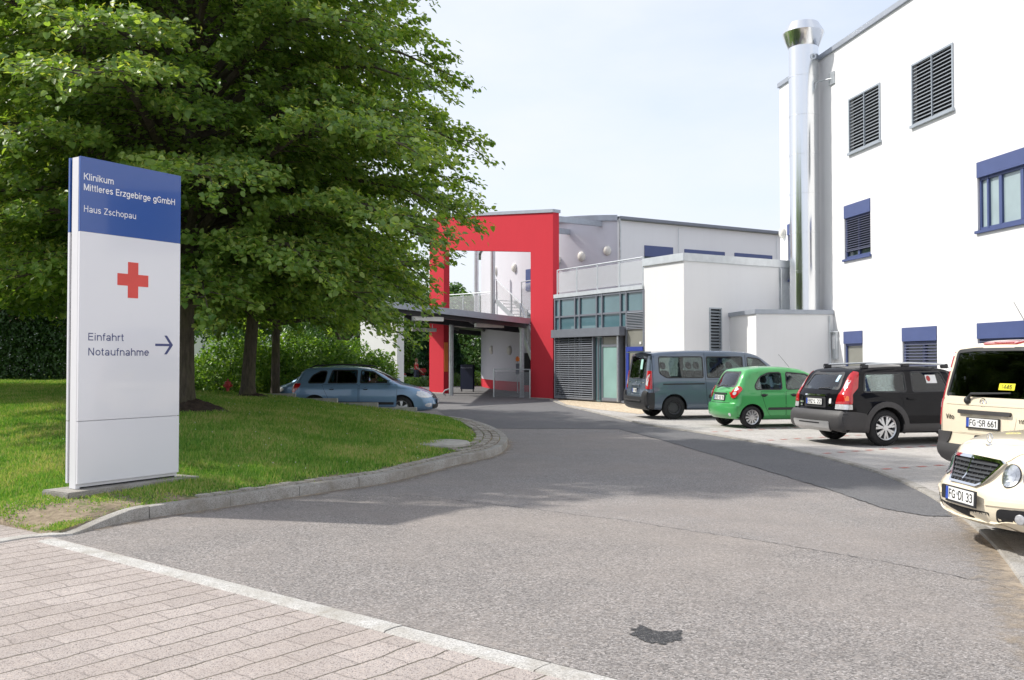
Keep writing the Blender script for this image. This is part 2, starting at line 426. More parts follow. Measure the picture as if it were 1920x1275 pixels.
def text_mesh(txt, size, mat4, name, m, parent, align='LEFT', bold=0.0, ext=.0015, width=1.0):
    """lettering as a mesh: text plane x right, y up, normal z, placed by a 4x4 matrix in the parent's space"""
    cu = bpy.data.curves.new('lettering', 'FONT'); cu.body = txt; cu.size = size; cu.align_x = align
    cu.extrude = ext; cu.offset = bold; cu.resolution_u = 4
    o = bpy.data.objects.new('lettering', cu); COL.objects.link(o)
    dg = bpy.context.evaluated_depsgraph_get()
    me = bpy.data.meshes.new_from_object(o.evaluated_get(dg))
    bpy.data.objects.remove(o); bpy.data.curves.remove(cu)
    me.transform(mat4 @ Matrix.Diagonal((width, 1, 1, 1)))
    me.materials.clear(); me.materials.append(M[m])
    r = bpy.data.objects.new(name, me); COL.objects.link(r); r.parent = parent
    return r
def basis(p, x, y):
    x, y = Vector(x).normalized(), Vector(y).normalized(); z = x.cross(y)
    m = Matrix((x, y, z)).transposed().to_4x4(); m.translation = Vector(p); return m

def poly_sheet(name, pts, z, mat, kind='structure', grid=0.0):
    bm = bmesh.new()
    f = bm.faces.new([bm.verts.new((p[0], p[1], z)) for p in pts])
    if f.normal.z < 0 or f.calc_area() < 0: pass
    bm.normal_update()
    if f.normal.z < 0: f.normal_flip()
    if grid:
        xs = [p[0] for p in pts]; ys = [p[1] for p in pts]
        for ax, lo, hi in ((0, min(xs), max(xs)), (1, min(ys), max(ys))):
            k = int((hi - lo) / grid)
            for i in range(1, k + 1):
                co = [0, 0, 0]; co[ax] = lo + i * grid; no = [0, 0, 0]; no[ax] = 1
                bmesh.ops.bisect_plane(bm, geom=bm.verts[:] + bm.edges[:] + bm.faces[:], plane_co=co, plane_no=no, dist=1e-5)
    else:
        bmesh.ops.triangulate(bm, faces=bm.faces[:])
    me = bpy.data.meshes.new(name); bm.to_mesh(me); bm.free(); me.materials.append(M[mat])
    o = bpy.data.objects.new(name, me); COL.objects.link(o)
    if kind: o['kind'] = kind
    return o
def spline(pts, n=6):
    pts = [Vector((*p[:2], p[2] if len(p) > 2 else 0)) for p in pts]; out = []
    for i in range(len(pts) - 1):
        p0, p1, p2, p3 = pts[max(i - 1, 0)], pts[i], pts[i + 1], pts[min(i + 2, len(pts) - 1)]
        for k in range(n):
            t = k / n
            out.append(.5 * ((2 * p1) + (p2 - p0) * t + (2 * p0 - 5 * p1 + 4 * p2 - p3) * t * t + (3 * p1 - p0 - 3 * p2 + p3) * t ** 3))
    out.append(pts[-1]); return out
# ------------------------------------------------------------------ ground materials
def asphalt(name, c, speck=.5, tan=(.30, .25, .21), tanamt=.25, seed=0):
    t = NT(name); v = t.coord((1, 1, 1))
    vo = t.n('ShaderNodeTexVoronoi'); vo.inputs['Scale'].default_value = 95; t.l(v, vo.inputs['Vector'])
    sep = t.n('ShaderNodeSeparateColor'); t.l(vo.outputs['Color'], sep.inputs['Color'])
    g = t.ramp(sep.outputs[0], [(0, tuple(x * (1 - speck) for x in c)), (.55, c), (.86, tuple(x * (1 + speck * .55) for x in c)), (1, tuple(x * (1 + speck * 1.5) for x in c))])
    vo2 = t.n('ShaderNodeTexVoronoi'); vo2.inputs['Scale'].default_value = 48; t.l(v, vo2.inputs['Vector'])
    sep2 = t.n('ShaderNodeSeparateColor'); t.l(vo2.outputs['Color'], sep2.inputs['Color'])
    pink = t.mix(t.rng(sep2.outputs[1], .7, .95, 0, .45), g, tan)
    vs = t.n('ShaderNodeVectorMath', operation='ADD'); vs.inputs[1].default_value = (seed * 7.3, seed * 3.1, 0); t.l(v, vs.inputs[0])
    big = t.noise(vs.outputs[0], .35, 6, .6, .4); mid = t.noise(vs.outputs[0], 1.7, 6, .65)
    a = t.mix(t.rng(big, .42, .68, 0, tanamt), pink, tan)
    b = t.mix(t.rng(mid, .25, .75, .0, .36), a, tuple(x * .55 for x in c))
    t.col(b); t.b.inputs['Roughness'].default_value = .88; t.b.inputs['Specular IOR Level'].default_value = .25
    t.bump(vo.outputs['Distance'], .45, .006)
    return t.m
M['asphalt'] = asphalt('worn_asphalt', (.255, .242, .236), .5, (.31, .265, .235), .45, 1)
M['asphalt_near'] = asphalt('coarse_asphalt', (.245, .228, .218), .62, (.33, .29, .26), .5, 2)
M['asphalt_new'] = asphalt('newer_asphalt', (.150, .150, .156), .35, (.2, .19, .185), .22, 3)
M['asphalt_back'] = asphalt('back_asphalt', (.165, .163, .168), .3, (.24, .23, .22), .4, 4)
M['oil'] = plain('tar_patch', (.022, .022, .024), .7, var=.3, vscale=20, bump=.5, bscale=90)

def granite(name, c):
    t = NT(name); v = t.coord()
    vo = t.n('ShaderNodeTexVoronoi'); vo.inputs['Scale'].default_value = 130; t.l(v, vo.inputs['Vector'])
    sep = t.n('ShaderNodeSeparateColor'); t.l(vo.outputs['Color'], sep.inputs['Color'])
    g = t.ramp(sep.outputs[0], [(0, tuple(x * .62 for x in c)), (.4, c), (1, tuple(x * 1.25 for x in c))])
    st = t.noise(v, 3.2, 6, .65)
    t.col(t.mix(t.rng(st, .4, .72, 0, .75), g, (c[0] * .55, c[1] * .5, c[2] * .42)))
    t.b.inputs['Roughness'].default_value = .85; t.bump(t.noise(v, 40, 4), .5, .01)
    return t.m
M['granite'] = granite('granite_kerb', (.34, .325, .30))
M['cobble'] = granite('worn_cobble', (.37, .345, .31))
M['granite_pale'] = granite('pale_granite_edging', (.46, .45, .43))

ROWA = math.atan2(.74, .60)          # direction of the paver rows on the ground
def pavers(name, c, ang, bw, bh, mortar, joint, dist=.012, varc=.12, bump=.6):
    t = NT(name)
    v0 = t.coord((1, 1, 1), (0, 0, -ang))
    nx = t.n('ShaderNodeTexNoise'); nx.inputs['Scale'].default_value = 3.6; nx.inputs['Detail'].default_value = 3; t.l(v0, nx.inputs['Vector'])
    sc = t.n('ShaderNodeVectorMath', operation='SCALE'); sc.inputs['Scale'].default_value = dist * 2
    sb = t.n('ShaderNodeVectorMath', operation='SUBTRACT'); sb.inputs[1].default_value = (.5, .5, .5)
    t.l(nx.outputs['Color'], sb.inputs[0]); t.l(sb.outputs[0], sc.inputs[0])
    ad = t.n('ShaderNodeVectorMath', operation='ADD'); t.l(v0, ad.inputs[0]); t.l(sc.outputs[0], ad.inputs[1])
    b = t.n('ShaderNodeTexBrick'); b.offset = .5; b.squash = 1
    b.inputs['Scale'].default_value = 1; b.inputs['Brick Width'].default_value = bw; b.inputs['Row Height'].default_value = bh
    b.inputs['Mortar Size'].default_value = mortar; b.inputs['Mortar Smooth'].default_value = .35
    b.inputs['Color1'].default_value = (*[x * (1 + varc) for x in c], 1); b.inputs['Color2'].default_value = (*[x * (1 - varc) for x in c], 1)
    b.inputs['Mortar'].default_value = (*joint, 1); t.l(ad.outputs[0], b.inputs['Vector'])
    vo = t.n('ShaderNodeTexVoronoi'); vo.inputs['Scale'].default_value = 170; t.l(v0, vo.inputs['Vector'])
    sep = t.n('ShaderNodeSeparateColor'); t.l(vo.outputs['Color'], sep.inputs['Color'])
    sp = t.ramp(sep.outputs[0], [(0, (.30, .29, .31)), (.13, (.62, .60, .62)), (.22, (.96, .96, .96)), (.8, (1, 1, 1)), (1, (1.35, 1.28, 1.2))])
    b2 = t.n('ShaderNodeTexBrick'); b2.offset = .5
    for k_, v_ in (('Scale', 1), ('Brick Width', 900), ('Row Height', bh), ('Mortar Size', mortar * 1.25), ('Mortar Smooth', .4)): b2.inputs[k_].default_value = v_
    t.l(ad.outputs[0], b2.inputs['Vector']); b.inputs['Mortar'].default_value = (*[x * .72 for x in c], 1)
    col = t.mix(1.0, t.mix(b2.outputs['Fac'], b.outputs['Color'], joint), sp, 'MULTIPLY')
    st = t.noise(v0, 1.3, 6, .65)
    t.col(t.mix(t.rng(st, .42, .78, 0, .5), col, (c[0] * .62, c[1] * .58, c[2] * .54)))
    t.b.inputs['Roughness'].default_value = .9; t.b.inputs['Specular IOR Level'].default_value = .2
    h = t.math('SUBTRACT', t.math('MULTIPLY', sep.outputs[0], .08), t.math('ADD', b2.outputs['Fac'], t.math('MULTIPLY', b.outputs['Fac'], .35)))
    t.bump(h, bump, .012)
    return t.m
M['pavers'] = pavers('pinkish_pavers', (.395, .352, .328), ROWA, .34, .225, .007, (.15, .135, .11), .042, .07)
M['bay_pavers'] = pavers('pale_bay_pavers', (.47, .455, .435), R(27), .24, .16, .004, (.36, .34, .32), .006, .05, .3)
M['red_paver'] = plain('red_marker_paver', (.44, .17, .145), .9, var=.18, vscale=14)

def sand():
    t = NT('sand_drift'); v = t.coord()
    t.col(t.ramp(t.noise(v, 9, 5), [(.3, (.30, .245, .185)), (.7, (.42, .345, .26))])); t.b.inputs['Roughness'].default_value = .95
    at_ = t.n('ShaderNodeAttribute', attribute_name='edge')
    k = t.math('ADD', at_.outputs['Fac'], t.rng(t.noise(v, 7, 8, .75), .25, .75, -.75, .35))
    t.l(t.rng(k, .05, .95), t.b.inputs['Alpha']); return t.m
M['sand'] = sand()
def gravel():
    t = NT('beige_gravel'); v = t.coord()
    vo = t.n('ShaderNodeTexVoronoi'); vo.inputs['Scale'].default_value = 24; t.l(v, vo.inputs['Vector'])
    sep = t.n('ShaderNodeSeparateColor'); t.l(vo.outputs['Color'], sep.inputs['Color'])
    t.col(t.ramp(sep.outputs[0], [(0, (.36, .27, .17)), (.5, (.58, .47, .33)), (1, (.68, .60, .48))])); t.b.inputs['Roughness'].default_value = .9
    t.bump(vo.outputs['Distance'], .8, .02); return t.m
M['gravel'] = gravel()
def soil(name, c):
    return plain(name, c, .95, var=.45, vscale=14, bump=.9, bscale=34)
M['mulch'] = soil('dark_mulch', (.050, .034, .026))
M['earth'] = soil('earth', (.17, .13, .085))

def lawn_mat():
    t = NT('lawn_soil_and_grass'); v = t.coord()
    d = t.n('ShaderNodeAttribute', attribute_name='dirt')
    g = t.ramp(t.noise(v, 1.1, 6, .6), [(.28, (.055, .11, .022)), (.5, (.085, .165, .03)), (.74, (.155, .20, .05))])
    g2 = t.mix(t.rng(t.noise(v, 28, 3), .3, .7, 0, .5), g, (.035, .075, .015))
    e = t.ramp(t.noise(v, 16, 5), [(.3, (.19, .15, .105)), (.7, (.35, .285, .205))])
    k = t.rng(t.math('ADD', d.outputs['Fac'], t.rng(t.noise(v, 3.2, 6, .7), .25, .75, -.4, .4)), .35, .62)
    t.col(t.mix(k, g2, e)); t.b.inputs['Roughness'].default_value = .95; t.b.inputs['Specular IOR Level'].default_value = .1
    t.bump(t.noise(v, 45, 4), .7, .02); return t.m
M['lawn'] = lawn_mat()
def blade_mat(name, stops):
    t = NT(name)
    g = t.n('ShaderNodeNewGeometry'); v = t.coord()
    k = t.math('ADD', t.math('MULTIPLY', g.outputs['Random Per Island'], .5), t.math('SUBTRACT', t.math('MULTIPLY', t.noise(v, .7, 6, .7), 1.25), .22))
    c = t.ramp(k, stops)
    t.col(c); t.b.inputs['Roughness'].default_value = .55; t.b.inputs['Specular IOR Level'].default_value = .3
    tr = t.n('ShaderNodeBsdfTranslucent'); t.l(t.mix(1.0, c, (1.25, 1.3, .6), 'MULTIPLY'), tr.inputs['Color'])
    ms = t.n('ShaderNodeMixShader'); ms.inputs[0].default_value = .35
    t.l(t.b.outputs[0], ms.inputs[1]); t.l(tr.outputs[0], ms.inputs[2]); t.l(ms.outputs[0], t.out.inputs['Surface']); return t.m
M['blade'] = blade_mat('grass_blade', [(.22, (.075, .20, .028)), (.46, (.135, .31, .042)), (.7, (.26, .40, .075)), (.92, (.50, .47, .20))])
M['clover'] = plain('white_clover_flower', (.7, .7, .62), .8)

# ------------------------------------------------------------------ ground, road, pavements
struct(poly_sheet('ground', [(-400, -60), (400, -60), (400, 900), (-400, 900)], -.06, 'earth'))
poly_sheet('road', [(-14, 1), (30, 1), (30, 46), (3, 61), (-40, 61), (-40, 52), (-12, 44)], 0.0, 'asphalt')
E0, E1 = gp(105, 1012), gp(1150, 1276)
ed = (E1 - E0).normalized(); en = Vector((-ed.y, ed.x, 0));  en = en if en.dot(Vector((0, 1, 0))) > 0 else -en
# the coarse strip of asphalt nearest to the pavement
seam = [gp(*p) for p in ((300, 948), (560, 930), (760, 928), (960, 950), (1080, 966), (1160, 975), (1300, 997), (1440, 1017), (1580, 1041), (1700, 1062), (1840, 1092), (1990, 1130))]
poly_sheet('near_road_surface', [E0 + en * .02, E1 + en * .02, E1 + ed * 4 + en * .02, Vector((5, 5, 0))] + seam[::-1] + [gp(190, 985)], .004, 'asphalt_near')
strip = [gp(*p) for p in ((960, 804), (1080, 804), (1160, 805), (1240, 825), (1360, 860), (1460, 890), (1560, 920), (1660, 955), (1740, 968), (1784, 969))]
KP = [(1030, 750), (1060, 762), (1100, 771), (1210, 797), (1320, 814), (1460, 840), (1610, 877), (1710, 915), (1785, 960), (1860, 1025), (1922, 1108), (2010, 1250), (2100, 1500), (2200, 1900)]
kerb2 = spline([gp(*p) for p in KP], 5)
far = [gp(858, 793), gp(820, 770), Vector((-1.9, 41, 0)), Vector((1.8, 40, 0))]
k_far = [p for p in kerb2 if p.y > gp(0, 968).y and p.y < 39]
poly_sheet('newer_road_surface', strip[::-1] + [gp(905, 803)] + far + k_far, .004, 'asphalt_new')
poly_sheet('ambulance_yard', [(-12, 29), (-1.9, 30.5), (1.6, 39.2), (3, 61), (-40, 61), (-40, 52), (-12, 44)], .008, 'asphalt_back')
# tar patch
tp = [(1177, 1190), (1186, 1180), (1199, 1171), (1212, 1180), (1236, 1184), (1260, 1186), (1283, 1182), (1277, 1194), (1284, 1202), (1262, 1207), (1246, 1211), (1222, 1210), (1196, 1201)]
rt = random.Random(3); tpp = []
for i, p in enumerate(tp):
    q = tp[(i + 1) % len(tp)]
    for k in range(4):
        s = k / 4; tpp.append(gp(p[0] + (q[0] - p[0]) * s + rt.uniform(-1.6, 1.6), p[1] + (q[1] - p[1]) * s + rt.uniform(-1.2, 1.2)))
def fade_patch(name, pts, z, mat, inner=.62):
    """a thin sheet whose 'edge' value falls from 1 inside to 0 at its rim (the rim dissolves through the material's own noise)"""
    n = len(pts); c = sum((Vector((p.x, p.y, 0)) for p in pts), Vector()) / n
    v = [(c.x, c.y, z)]; e = [1.0]
    for k, q in ((inner, 1.0), (.9, .45), (1.14, 0.0)):
        for p in pts: w = c + (Vector((p.x, p.y, 0)) - c) * k; v.append((w.x, w.y, z)); e.append(q)
    f = [(0, 1 + i, 1 + (i + 1) % n) for i in range(n)] + [(1 + r * n + i, 1 + (r + 1) * n + i, 1 + (r + 1) * n + (i + 1) % n, 1 + r * n + (i + 1) % n) for r in range(2) for i in range(n)]
    o = MB().add(v, f).build(name, mat, fix=False); a = o.data.attributes.new('edge', 'FLOAT', 'POINT'); a.data.foreach_set('value', e); return o
def tar():
    t = NT('tar_patch'); v = t.coord(); vo = t.n('ShaderNodeTexVoronoi'); vo.inputs['Scale'].default_value = 70; t.l(v, vo.inputs['Vector'])
    sep = t.n('ShaderNodeSeparateColor'); t.l(vo.outputs['Color'], sep.inputs['Color'])
    t.col(t.ramp(sep.outputs[0], [(0, (.018, .018, .02)), (.7, (.05, .05, .053)), (1, (.13, .125, .12))])); t.b.inputs['Roughness'].default_value = .7
    at_ = t.n('ShaderNodeAttribute', attribute_name='edge'); k = t.math('ADD', at_.outputs['Fac'], t.rng(t.noise(v, 16, 6, .75), .2, .8, -.5, .5))
    t.l(t.rng(k, .38, .5), t.b.inputs['Alpha']); t.bump(vo.outputs['Distance'], .9, .012); return t.m
M['tar'] = tar()
tag(fade_patch('tar_patch', tpp, .0078, 'tar'), 'small ragged black tar patch on the coarse grey driveway', 'tar patch')
def crack(pts, w, seed):
    rr = random.Random(seed); P = []
    for i in range(len(pts) - 1):
        for k in range(14): P.append(pts[i].lerp(pts[i + 1], k / 14))
    v = []; f = []
    for i, p in enumerate(P):
        d = (P[min(i + 1, len(P) - 1)] - P[max(i - 1, 0)]).normalized(); nn = Vector((-d.y, d.x, 0)); q = p + nn * rr.uniform(-.018, .018); ww = w * rr.uniform(.25, 1.2)
        v += [(q.x + nn.x * ww, q.y + nn.y * ww, .0066), (q.x - nn.x * ww, q.y - nn.y * ww, .0066)]
    f = [(2 * i, 2 * i + 1, 2 * i + 3, 2 * i + 2) for i in range(len(P) - 1)]
    struct(MB().add(v, f).build('road_seam', 'oil', fix=False))
crack(seam[2:], .006, 1); crack(strip, .009, 2)

# foreground pavement with its flush granite edging
L0 = gp(-10, 1022); L1_ = gp(0, 985)
poly_sheet('pavement', [E0 + Vector((.05, -.02, 0)), E1, E1 + ed * 4, Vector((6, -6, 0)), Vector((-14, -6, 0)), Vector((-30, 24, 0)), L1_ + Vector((-.4, .3, 0)), gp(72, 1001)], .008, 'pavers')
def stones(name, path, w, h, mat, ln=1.0, gap=.008, zb=-.05, hf=None, side=1, jit=.004, seed=1):
    """a row of kerb stones along a path; the path is the outer (road side) foot, the stones lie on its `side`"""
    rr = random.Random(seed); mb = MB(); path = [Vector((p.x, p.y, 0)) for p in path]
    cum = [0]
    for i in range(1, len(path)): cum.append(cum[-1] + (path[i] - path[i - 1]).length)
    def P(s):
        s = max(0, min(cum[-1], s)); i = 0
        while i < len(cum) - 2 and cum[i + 1] < s: i += 1
        t = (s - cum[i]) / max(1e-6, cum[i + 1] - cum[i]); d = (path[i + 1] - path[i]).normalized()
        return path[i].lerp(path[i + 1], t), Vector((-d.y, d.x, 0)) * side
    s = 0; n = max(1, round(cum[-1] / ln)); L = cum[-1] / n
    for k in range(n):
        a, b = k * L + gap / 2, (k + 1) * L - gap / 2; m = 5; j = rr.uniform(-jit, jit); dz = rr.uniform(-jit, jit)
        v = []; f = []
        for q in range(m + 1):
            sq = a + (b - a) * q / m; p, nn = P(sq); hh = (hf(sq) if hf else h) + dz; p = p + nn * j; b_ = .018
            prof = [(0, zb), (.004, hh - b_), (b_ * .8, hh - .002), (w * .5, hh + .002), (w - .01, hh - .002), (w, hh - .012), (w, zb)]
            v += [(p.x + nn.x * x, p.y + nn.y * x, z) for x, z in prof]
        k7 = 7
        for q in range(m): f += [(q * k7 + i, q * k7 + (i + 1) % k7, (q + 1) * k7 + (i + 1) % k7, (q + 1) * k7 + i) for i in range(k7)]
        f += [list(range(k7)), list(range(m * k7, (m + 1) * k7))[::-1]]
        mb.add(v, f)
    o = mb.build(name, mat, smooth=True); struct(o); return o
stones('pavement_edging', [E0, E1 + ed * 3], .17, .02, 'granite_pale', 1.12, side=1 if Vector((-ed.y, ed.x, 0)).dot(en) < 0 else -1, seed=4)

KB = [(137, 1005), (196, 990), (260, 977), (342, 964), (500, 941), (640, 919), (736, 904), (855, 873), (927, 856), (950, 840), (946, 824), (915, 806), (880, 795), (846, 789)]
kerb = spline([gp(*p) for p in KB], 6)
ds = (kerb[0] - gp(270, 975)).length
stones('kerb', kerb, .15, .13, 'granite', 1.0, hf=lambda s: .018 + .115 * min(1, max(0, (s - .1) / .75)), side=1, seed=2)
stones('flush_kerb', [gp(-60, 1032), gp(0, 1020), gp(60, 1010), gp(137, 1005)], .17, .02, 'granite_pale', 1.0, side=1, seed=5)
stones('bay_kerb', kerb2[::-1], .13, .035, 'granite', 1.0, side=-1, seed=6)
# the parking bays
inn = [p + Vector((.10, .03, 0)) for p in kerb2]
poly_sheet('parking_bays', inn + [Vector((4, 1.2, 0)), Vector((20, 1.2, 0)), Vector((20, 30, 0)), Vector((8, 38, 0)), Vector((2.2, 39.4, 0))], .024, 'bay_pavers')
for i, (a, b) in enumerate((((1545, 853), (1760, 837)), ((1655, 883), (1800, 873)), ((1440, 828), (1560, 821)), ((1335, 812), (1450, 806)))):
    A, B = gp(*a), gp(*b); d = (B - A).normalized(); n = Vector((-d.y, d.x, 0)); mb = MB(); s = 0; k = 0
    B = A + d * 5.2
    while s < (B - A).length:
        p = A + d * s; q = A + d * (s + .16)
        if k % 2 == 0:
            mb.add([(p.x - n.x * .05, p.y - n.y * .05, .028), (q.x - n.x * .05, q.y - n.y * .05, .028), (q.x + n.x * .05, q.y + n.y * .05, .028), (p.x + n.x * .05, p.y + n.y * .05, .028)], [(0, 1, 2, 3)])
        s += .185; k += 1
    struct(mb.build('bay_marking', 'red_paver', fix=False))
# gravel strip by the glass front
g = poly_sheet('gravel', [gp(1042, 750), gp(1170, 757), gp(1235, 772), gp(1200, 778), gp(1110, 768), gp(1062, 760)], .029, 'gravel', 'stuff')
# sand along the right kerb
def sand_strip():
    pts = [p for p in kerb2 if p.y < gp(0, 950).y]
    v = []; f = []; e = []
    for i, p in enumerate(pts):
        d = (pts[min(i + 1, len(pts) - 1)] - pts[max(i - 1, 0)]).normalized(); n = Vector((d.y, -d.x, 0)); n = n if n.x < 0 else -n
        w = .12 + .30 * min(1, i / 8)
        for k in range(5): q = p + n * (w * k / 4 - .02); v.append((q.x, q.y, .0085)); e.append(1 - k / 4)
    for i in range(len(pts) - 1): f += [(i * 5 + k, i * 5 + k + 1, i * 5 + 6 + k, i * 5 + 5 + k) for k in range(4)]
    mb = MB().add(v, f); o = mb.build('sand_drift', 'sand', fix=False)
    a = o.data.attributes.new('edge', 'FLOAT', 'POINT'); a.data.foreach_set('value', e); o['kind'] = 'stuff'
sand_strip()
def kerb_dirt():
    pts = kerb[4:]; v = []; f = []; e = []; rr = random.Random(4)
    for i, p in enumerate(pts):
        d = (pts[min(i + 1, len(pts) - 1)] - pts[max(i - 1, 0)]).normalized(); n = Vector((d.y, -d.x, 0)); w = rr.uniform(.16, .34)
        for k in range(4): q = p + n * (w * k / 3 - .03); v.append((q.x, q.y, .0095)); e.append(.95 - k / 3)
    for i in range(len(pts) - 1): f += [(i * 4 + k, i * 4 + k + 1, i * 4 + 5 + k, i * 4 + 4 + k) for k in range(3)]
    o = MB().add(v, f).build('kerb_dirt', 'sand', fix=False); a = o.data.attributes.new('edge', 'FLOAT', 'POINT'); a.data.foreach_set('value', e); o['kind'] = 'stuff'
kerb_dirt()

# ------------------------------------------------------------------ lawn (a low mound behind the kerb)
kin = []
for i, p in enumerate(kerb):
    d = (kerb[min(i + 1, len(kerb) - 1)] - kerb[max(i - 1, 0)]).normalized(); kin.append(p + Vector((-d.y, d.x, 0)) * .14)
kin = [p for i, p in enumerate(kin)]
LB = [Vector(p) for p in ((-12.0, 13.2, 0), (-30, 26, 0))]
edge_pts = np.array([(p.x, p.y) for p in [LB[1], LB[0], gp(0, 985), gp(72, 1001)] + kin])
S0 = np.array(edge_pts[3])
def seg_dist(P, A):
    best = np.full(len(P), 1e9)
    for i in range(len(A) - 1):
        a, b = A[i], A[i + 1]; ab = b - a; t = np.clip(((P - a) @ ab) / (ab @ ab), 0, 1)
        q = a + t[:, None] * ab; best = np.minimum(best, np.hypot(*(P - q).T))
    return best
def lawn_z(P):
    P = np.atleast_2d(P); d = seg_dist(P, edge_pts)
    k = .018 + .1 * np.clip(((P[:, 0] - S0[0]) * .95 + (P[:, 1] - S0[1]) * .3) / .8, 0, 1)
    z = k + .95 * (1 - np.exp(-(d / 5.5) ** 1.3)) + .02 * np.sin(P[:, 0] * 1.7 + P[:, 1]) * np.clip(d / 2, 0, 1)
    w = np.exp(-(seg_dist(P, np.array([[-4.95, 9.85], [-3.9, 11.35]])) / .55) ** 4)
    return z * (1 - w) + .19 * w
def lz(x, y): return float(lawn_z(np.array([[x, y]]))[0])
lawn_poly = kin + [Vector((-1.75, 25.42, 0)), Vector((-8.8, 25.45, 0)), Vector((-9.6, 28, 0)), Vector((-10.8, 31, 0)), Vector((-11.5, 48, 0)), Vector((-60, 48, 0)), Vector((-60, 40, 0)), LB[1], LB[0], gp(0, 985), gp(72, 1001)]
lawn = poly_sheet('lawn', lawn_poly, 0, 'lawn', grid=.35)
lp = np.array([v.co[:2] for v in lawn.data.vertices]); lzv = lawn_z(lp)
lawn.data.vertices.foreach_set('co', np.column_stack([lp, lzv]).astype(np.float32).ravel())
def dirtval(P):
    d = seg_dist(P, edge_pts)
    near = np.exp(-((P[:, 0] + 4.4) ** 2 / 3.0 + (P[:, 1] - 9.45) ** 2 / 1.5)) * .72
    rim = .62 * np.exp(-(d / .42) ** 2)
    tip = .5 * np.exp(-((P[:, 0] + .9) ** 2 / 1.2 + (P[:, 1] - 19.5) ** 2 / 9.0)) * np.exp(-(d / .9) ** 2)
    wallp = .75 * np.exp(-((P[:, 0] + 3.1) ** 2 / 1.2 + (P[:, 1] - 24.2) ** 2 / .5))
    return np.clip(np.maximum.reduce([near, rim + tip, wallp]), 0, 1)
dv = dirtval(lp)
a = lawn.data.attributes.new('dirt', 'FLOAT', 'POINT'); a.data.foreach_set('value', dv.astype(np.float32))
lawn.data.shade_smooth(); lawn.data.update()
bm = bmesh.new(); bm.from_mesh(lawn.data)
ex = bmesh.ops.extrude_edge_only(bm, edges=[e for e in bm.edges if e.is_boundary])
for v in [g for g in ex['geom'] if isinstance(g, bmesh.types.BMVert)]: v.co.z -= .12 if v.co.y < 25.3 else .95
bm.to_mesh(lawn.data); bm.free()

def inside(P, poly):
    x, y = P[:, 0], P[:, 1]; c = np.zeros(len(P), bool); n = len(poly)
    for i in range(n):
        x0, y0 = poly[i][0], poly[i][1]; x1, y1 = poly[(i + 1) % n][0], poly[(i + 1) % n][1]
        m = ((y0 > y) != (y1 > y)); c ^= m & (x < (x1 - x0) * (y - y0) / (y1 - y0 + 1e-12) + x0)
    return c
def np_mesh(name, co, nverts, mat, kind=None, parent=None):
    """co: (N, nverts, 3): one polygon of nverts corners per row"""
    N = len(co); me = bpy.data.meshes.new(name)
    me.vertices.add(N * nverts); me.vertices.foreach_set('co', co.astype(np.float32).ravel())
    me.loops.add(N * nverts); me.loops.foreach_set('vertex_index', np.arange(N * nverts, dtype=np.int32))
    me.polygons.add(N); me.polygons.foreach_set('loop_start', np.arange(0, N * nverts, nverts, dtype=np.int32))
    me.update(calc_edges=True); me.materials.append(M[mat])
    o = bpy.data.objects.new(name, me); COL.objects.link(o)
    if kind: o['kind'] = kind
    if parent: o.parent = parent
    return o
rg = np.random.default_rng(5)
def grass_blades():
    N = 900000
    # denser near the camera
    Y = 8.8 + 38 * rg.random(N) ** 1.9; X = -Y * .60 + rg.random(N) * (Y * .60 - .05)
    P = np.column_stack([X, Y]); P = P[inside(P, [(p[0], p[1]) for p in lawn_poly])]
    dv = dirtval(P); n1 = np.sin(P[:, 0] * 5.1 + np.sin(P[:, 1] * 3.7) * 2) * np.sin(P[:, 1] * 4.3 + np.sin(P[:, 0] * 2.9) * 2)
    keep = rg.random(len(P)) > np.clip((dv - .1 + n1 * .25) * 1.7, 0, .985)
    P = P[keep]; P = P[:330000]; n = len(P); z = lawn_z(P)
    a = rg.random(n) * 2 * PI; h = (.035 + .055 * rg.random(n)) * (1 + .25 * n1[keep][:n]) * (1 - .62 * np.clip(dirtval(P) * 1.6, 0, 1)) ; w = (.004 + .004 * rg.random(n)) * (1 + P[:, 1] / 14)
    lean = .6 * h * rg.random(n); la = rg.random(n) * 2 * PI
    dx, dy = np.cos(a) * w, np.sin(a) * w
    co = np.empty((n, 3, 3)); b = np.column_stack([P, z - .005])
    co[:, 0] = b + np.column_stack([dx, dy, 0 * dx]); co[:, 1] = b - np.column_stack([dx, dy, 0 * dx])
    co[:, 2] = b + np.column_stack([np.cos(la) * lean, np.sin(la) * lean, h])
    np_mesh('grass', co, 3, 'blade', 'stuff')
    # clover heads
    k = 170; Y = 12 + 14 * rg.random(k); X = -Y * .5 * rg.random(k); P = np.column_stack([X, Y]); P = P[inside(P, [(p[0], p[1]) for p in lawn_poly])]
    z = lawn_z(P) + .06; mb = MB()
    for (x, y), q in zip(P, z): mb.ball((x, y, q), .008, .008, .007, 6, 4)
    mb.build('clover_flowers', 'clover', fix=False)['kind'] = 'stuff'
grass_blades()
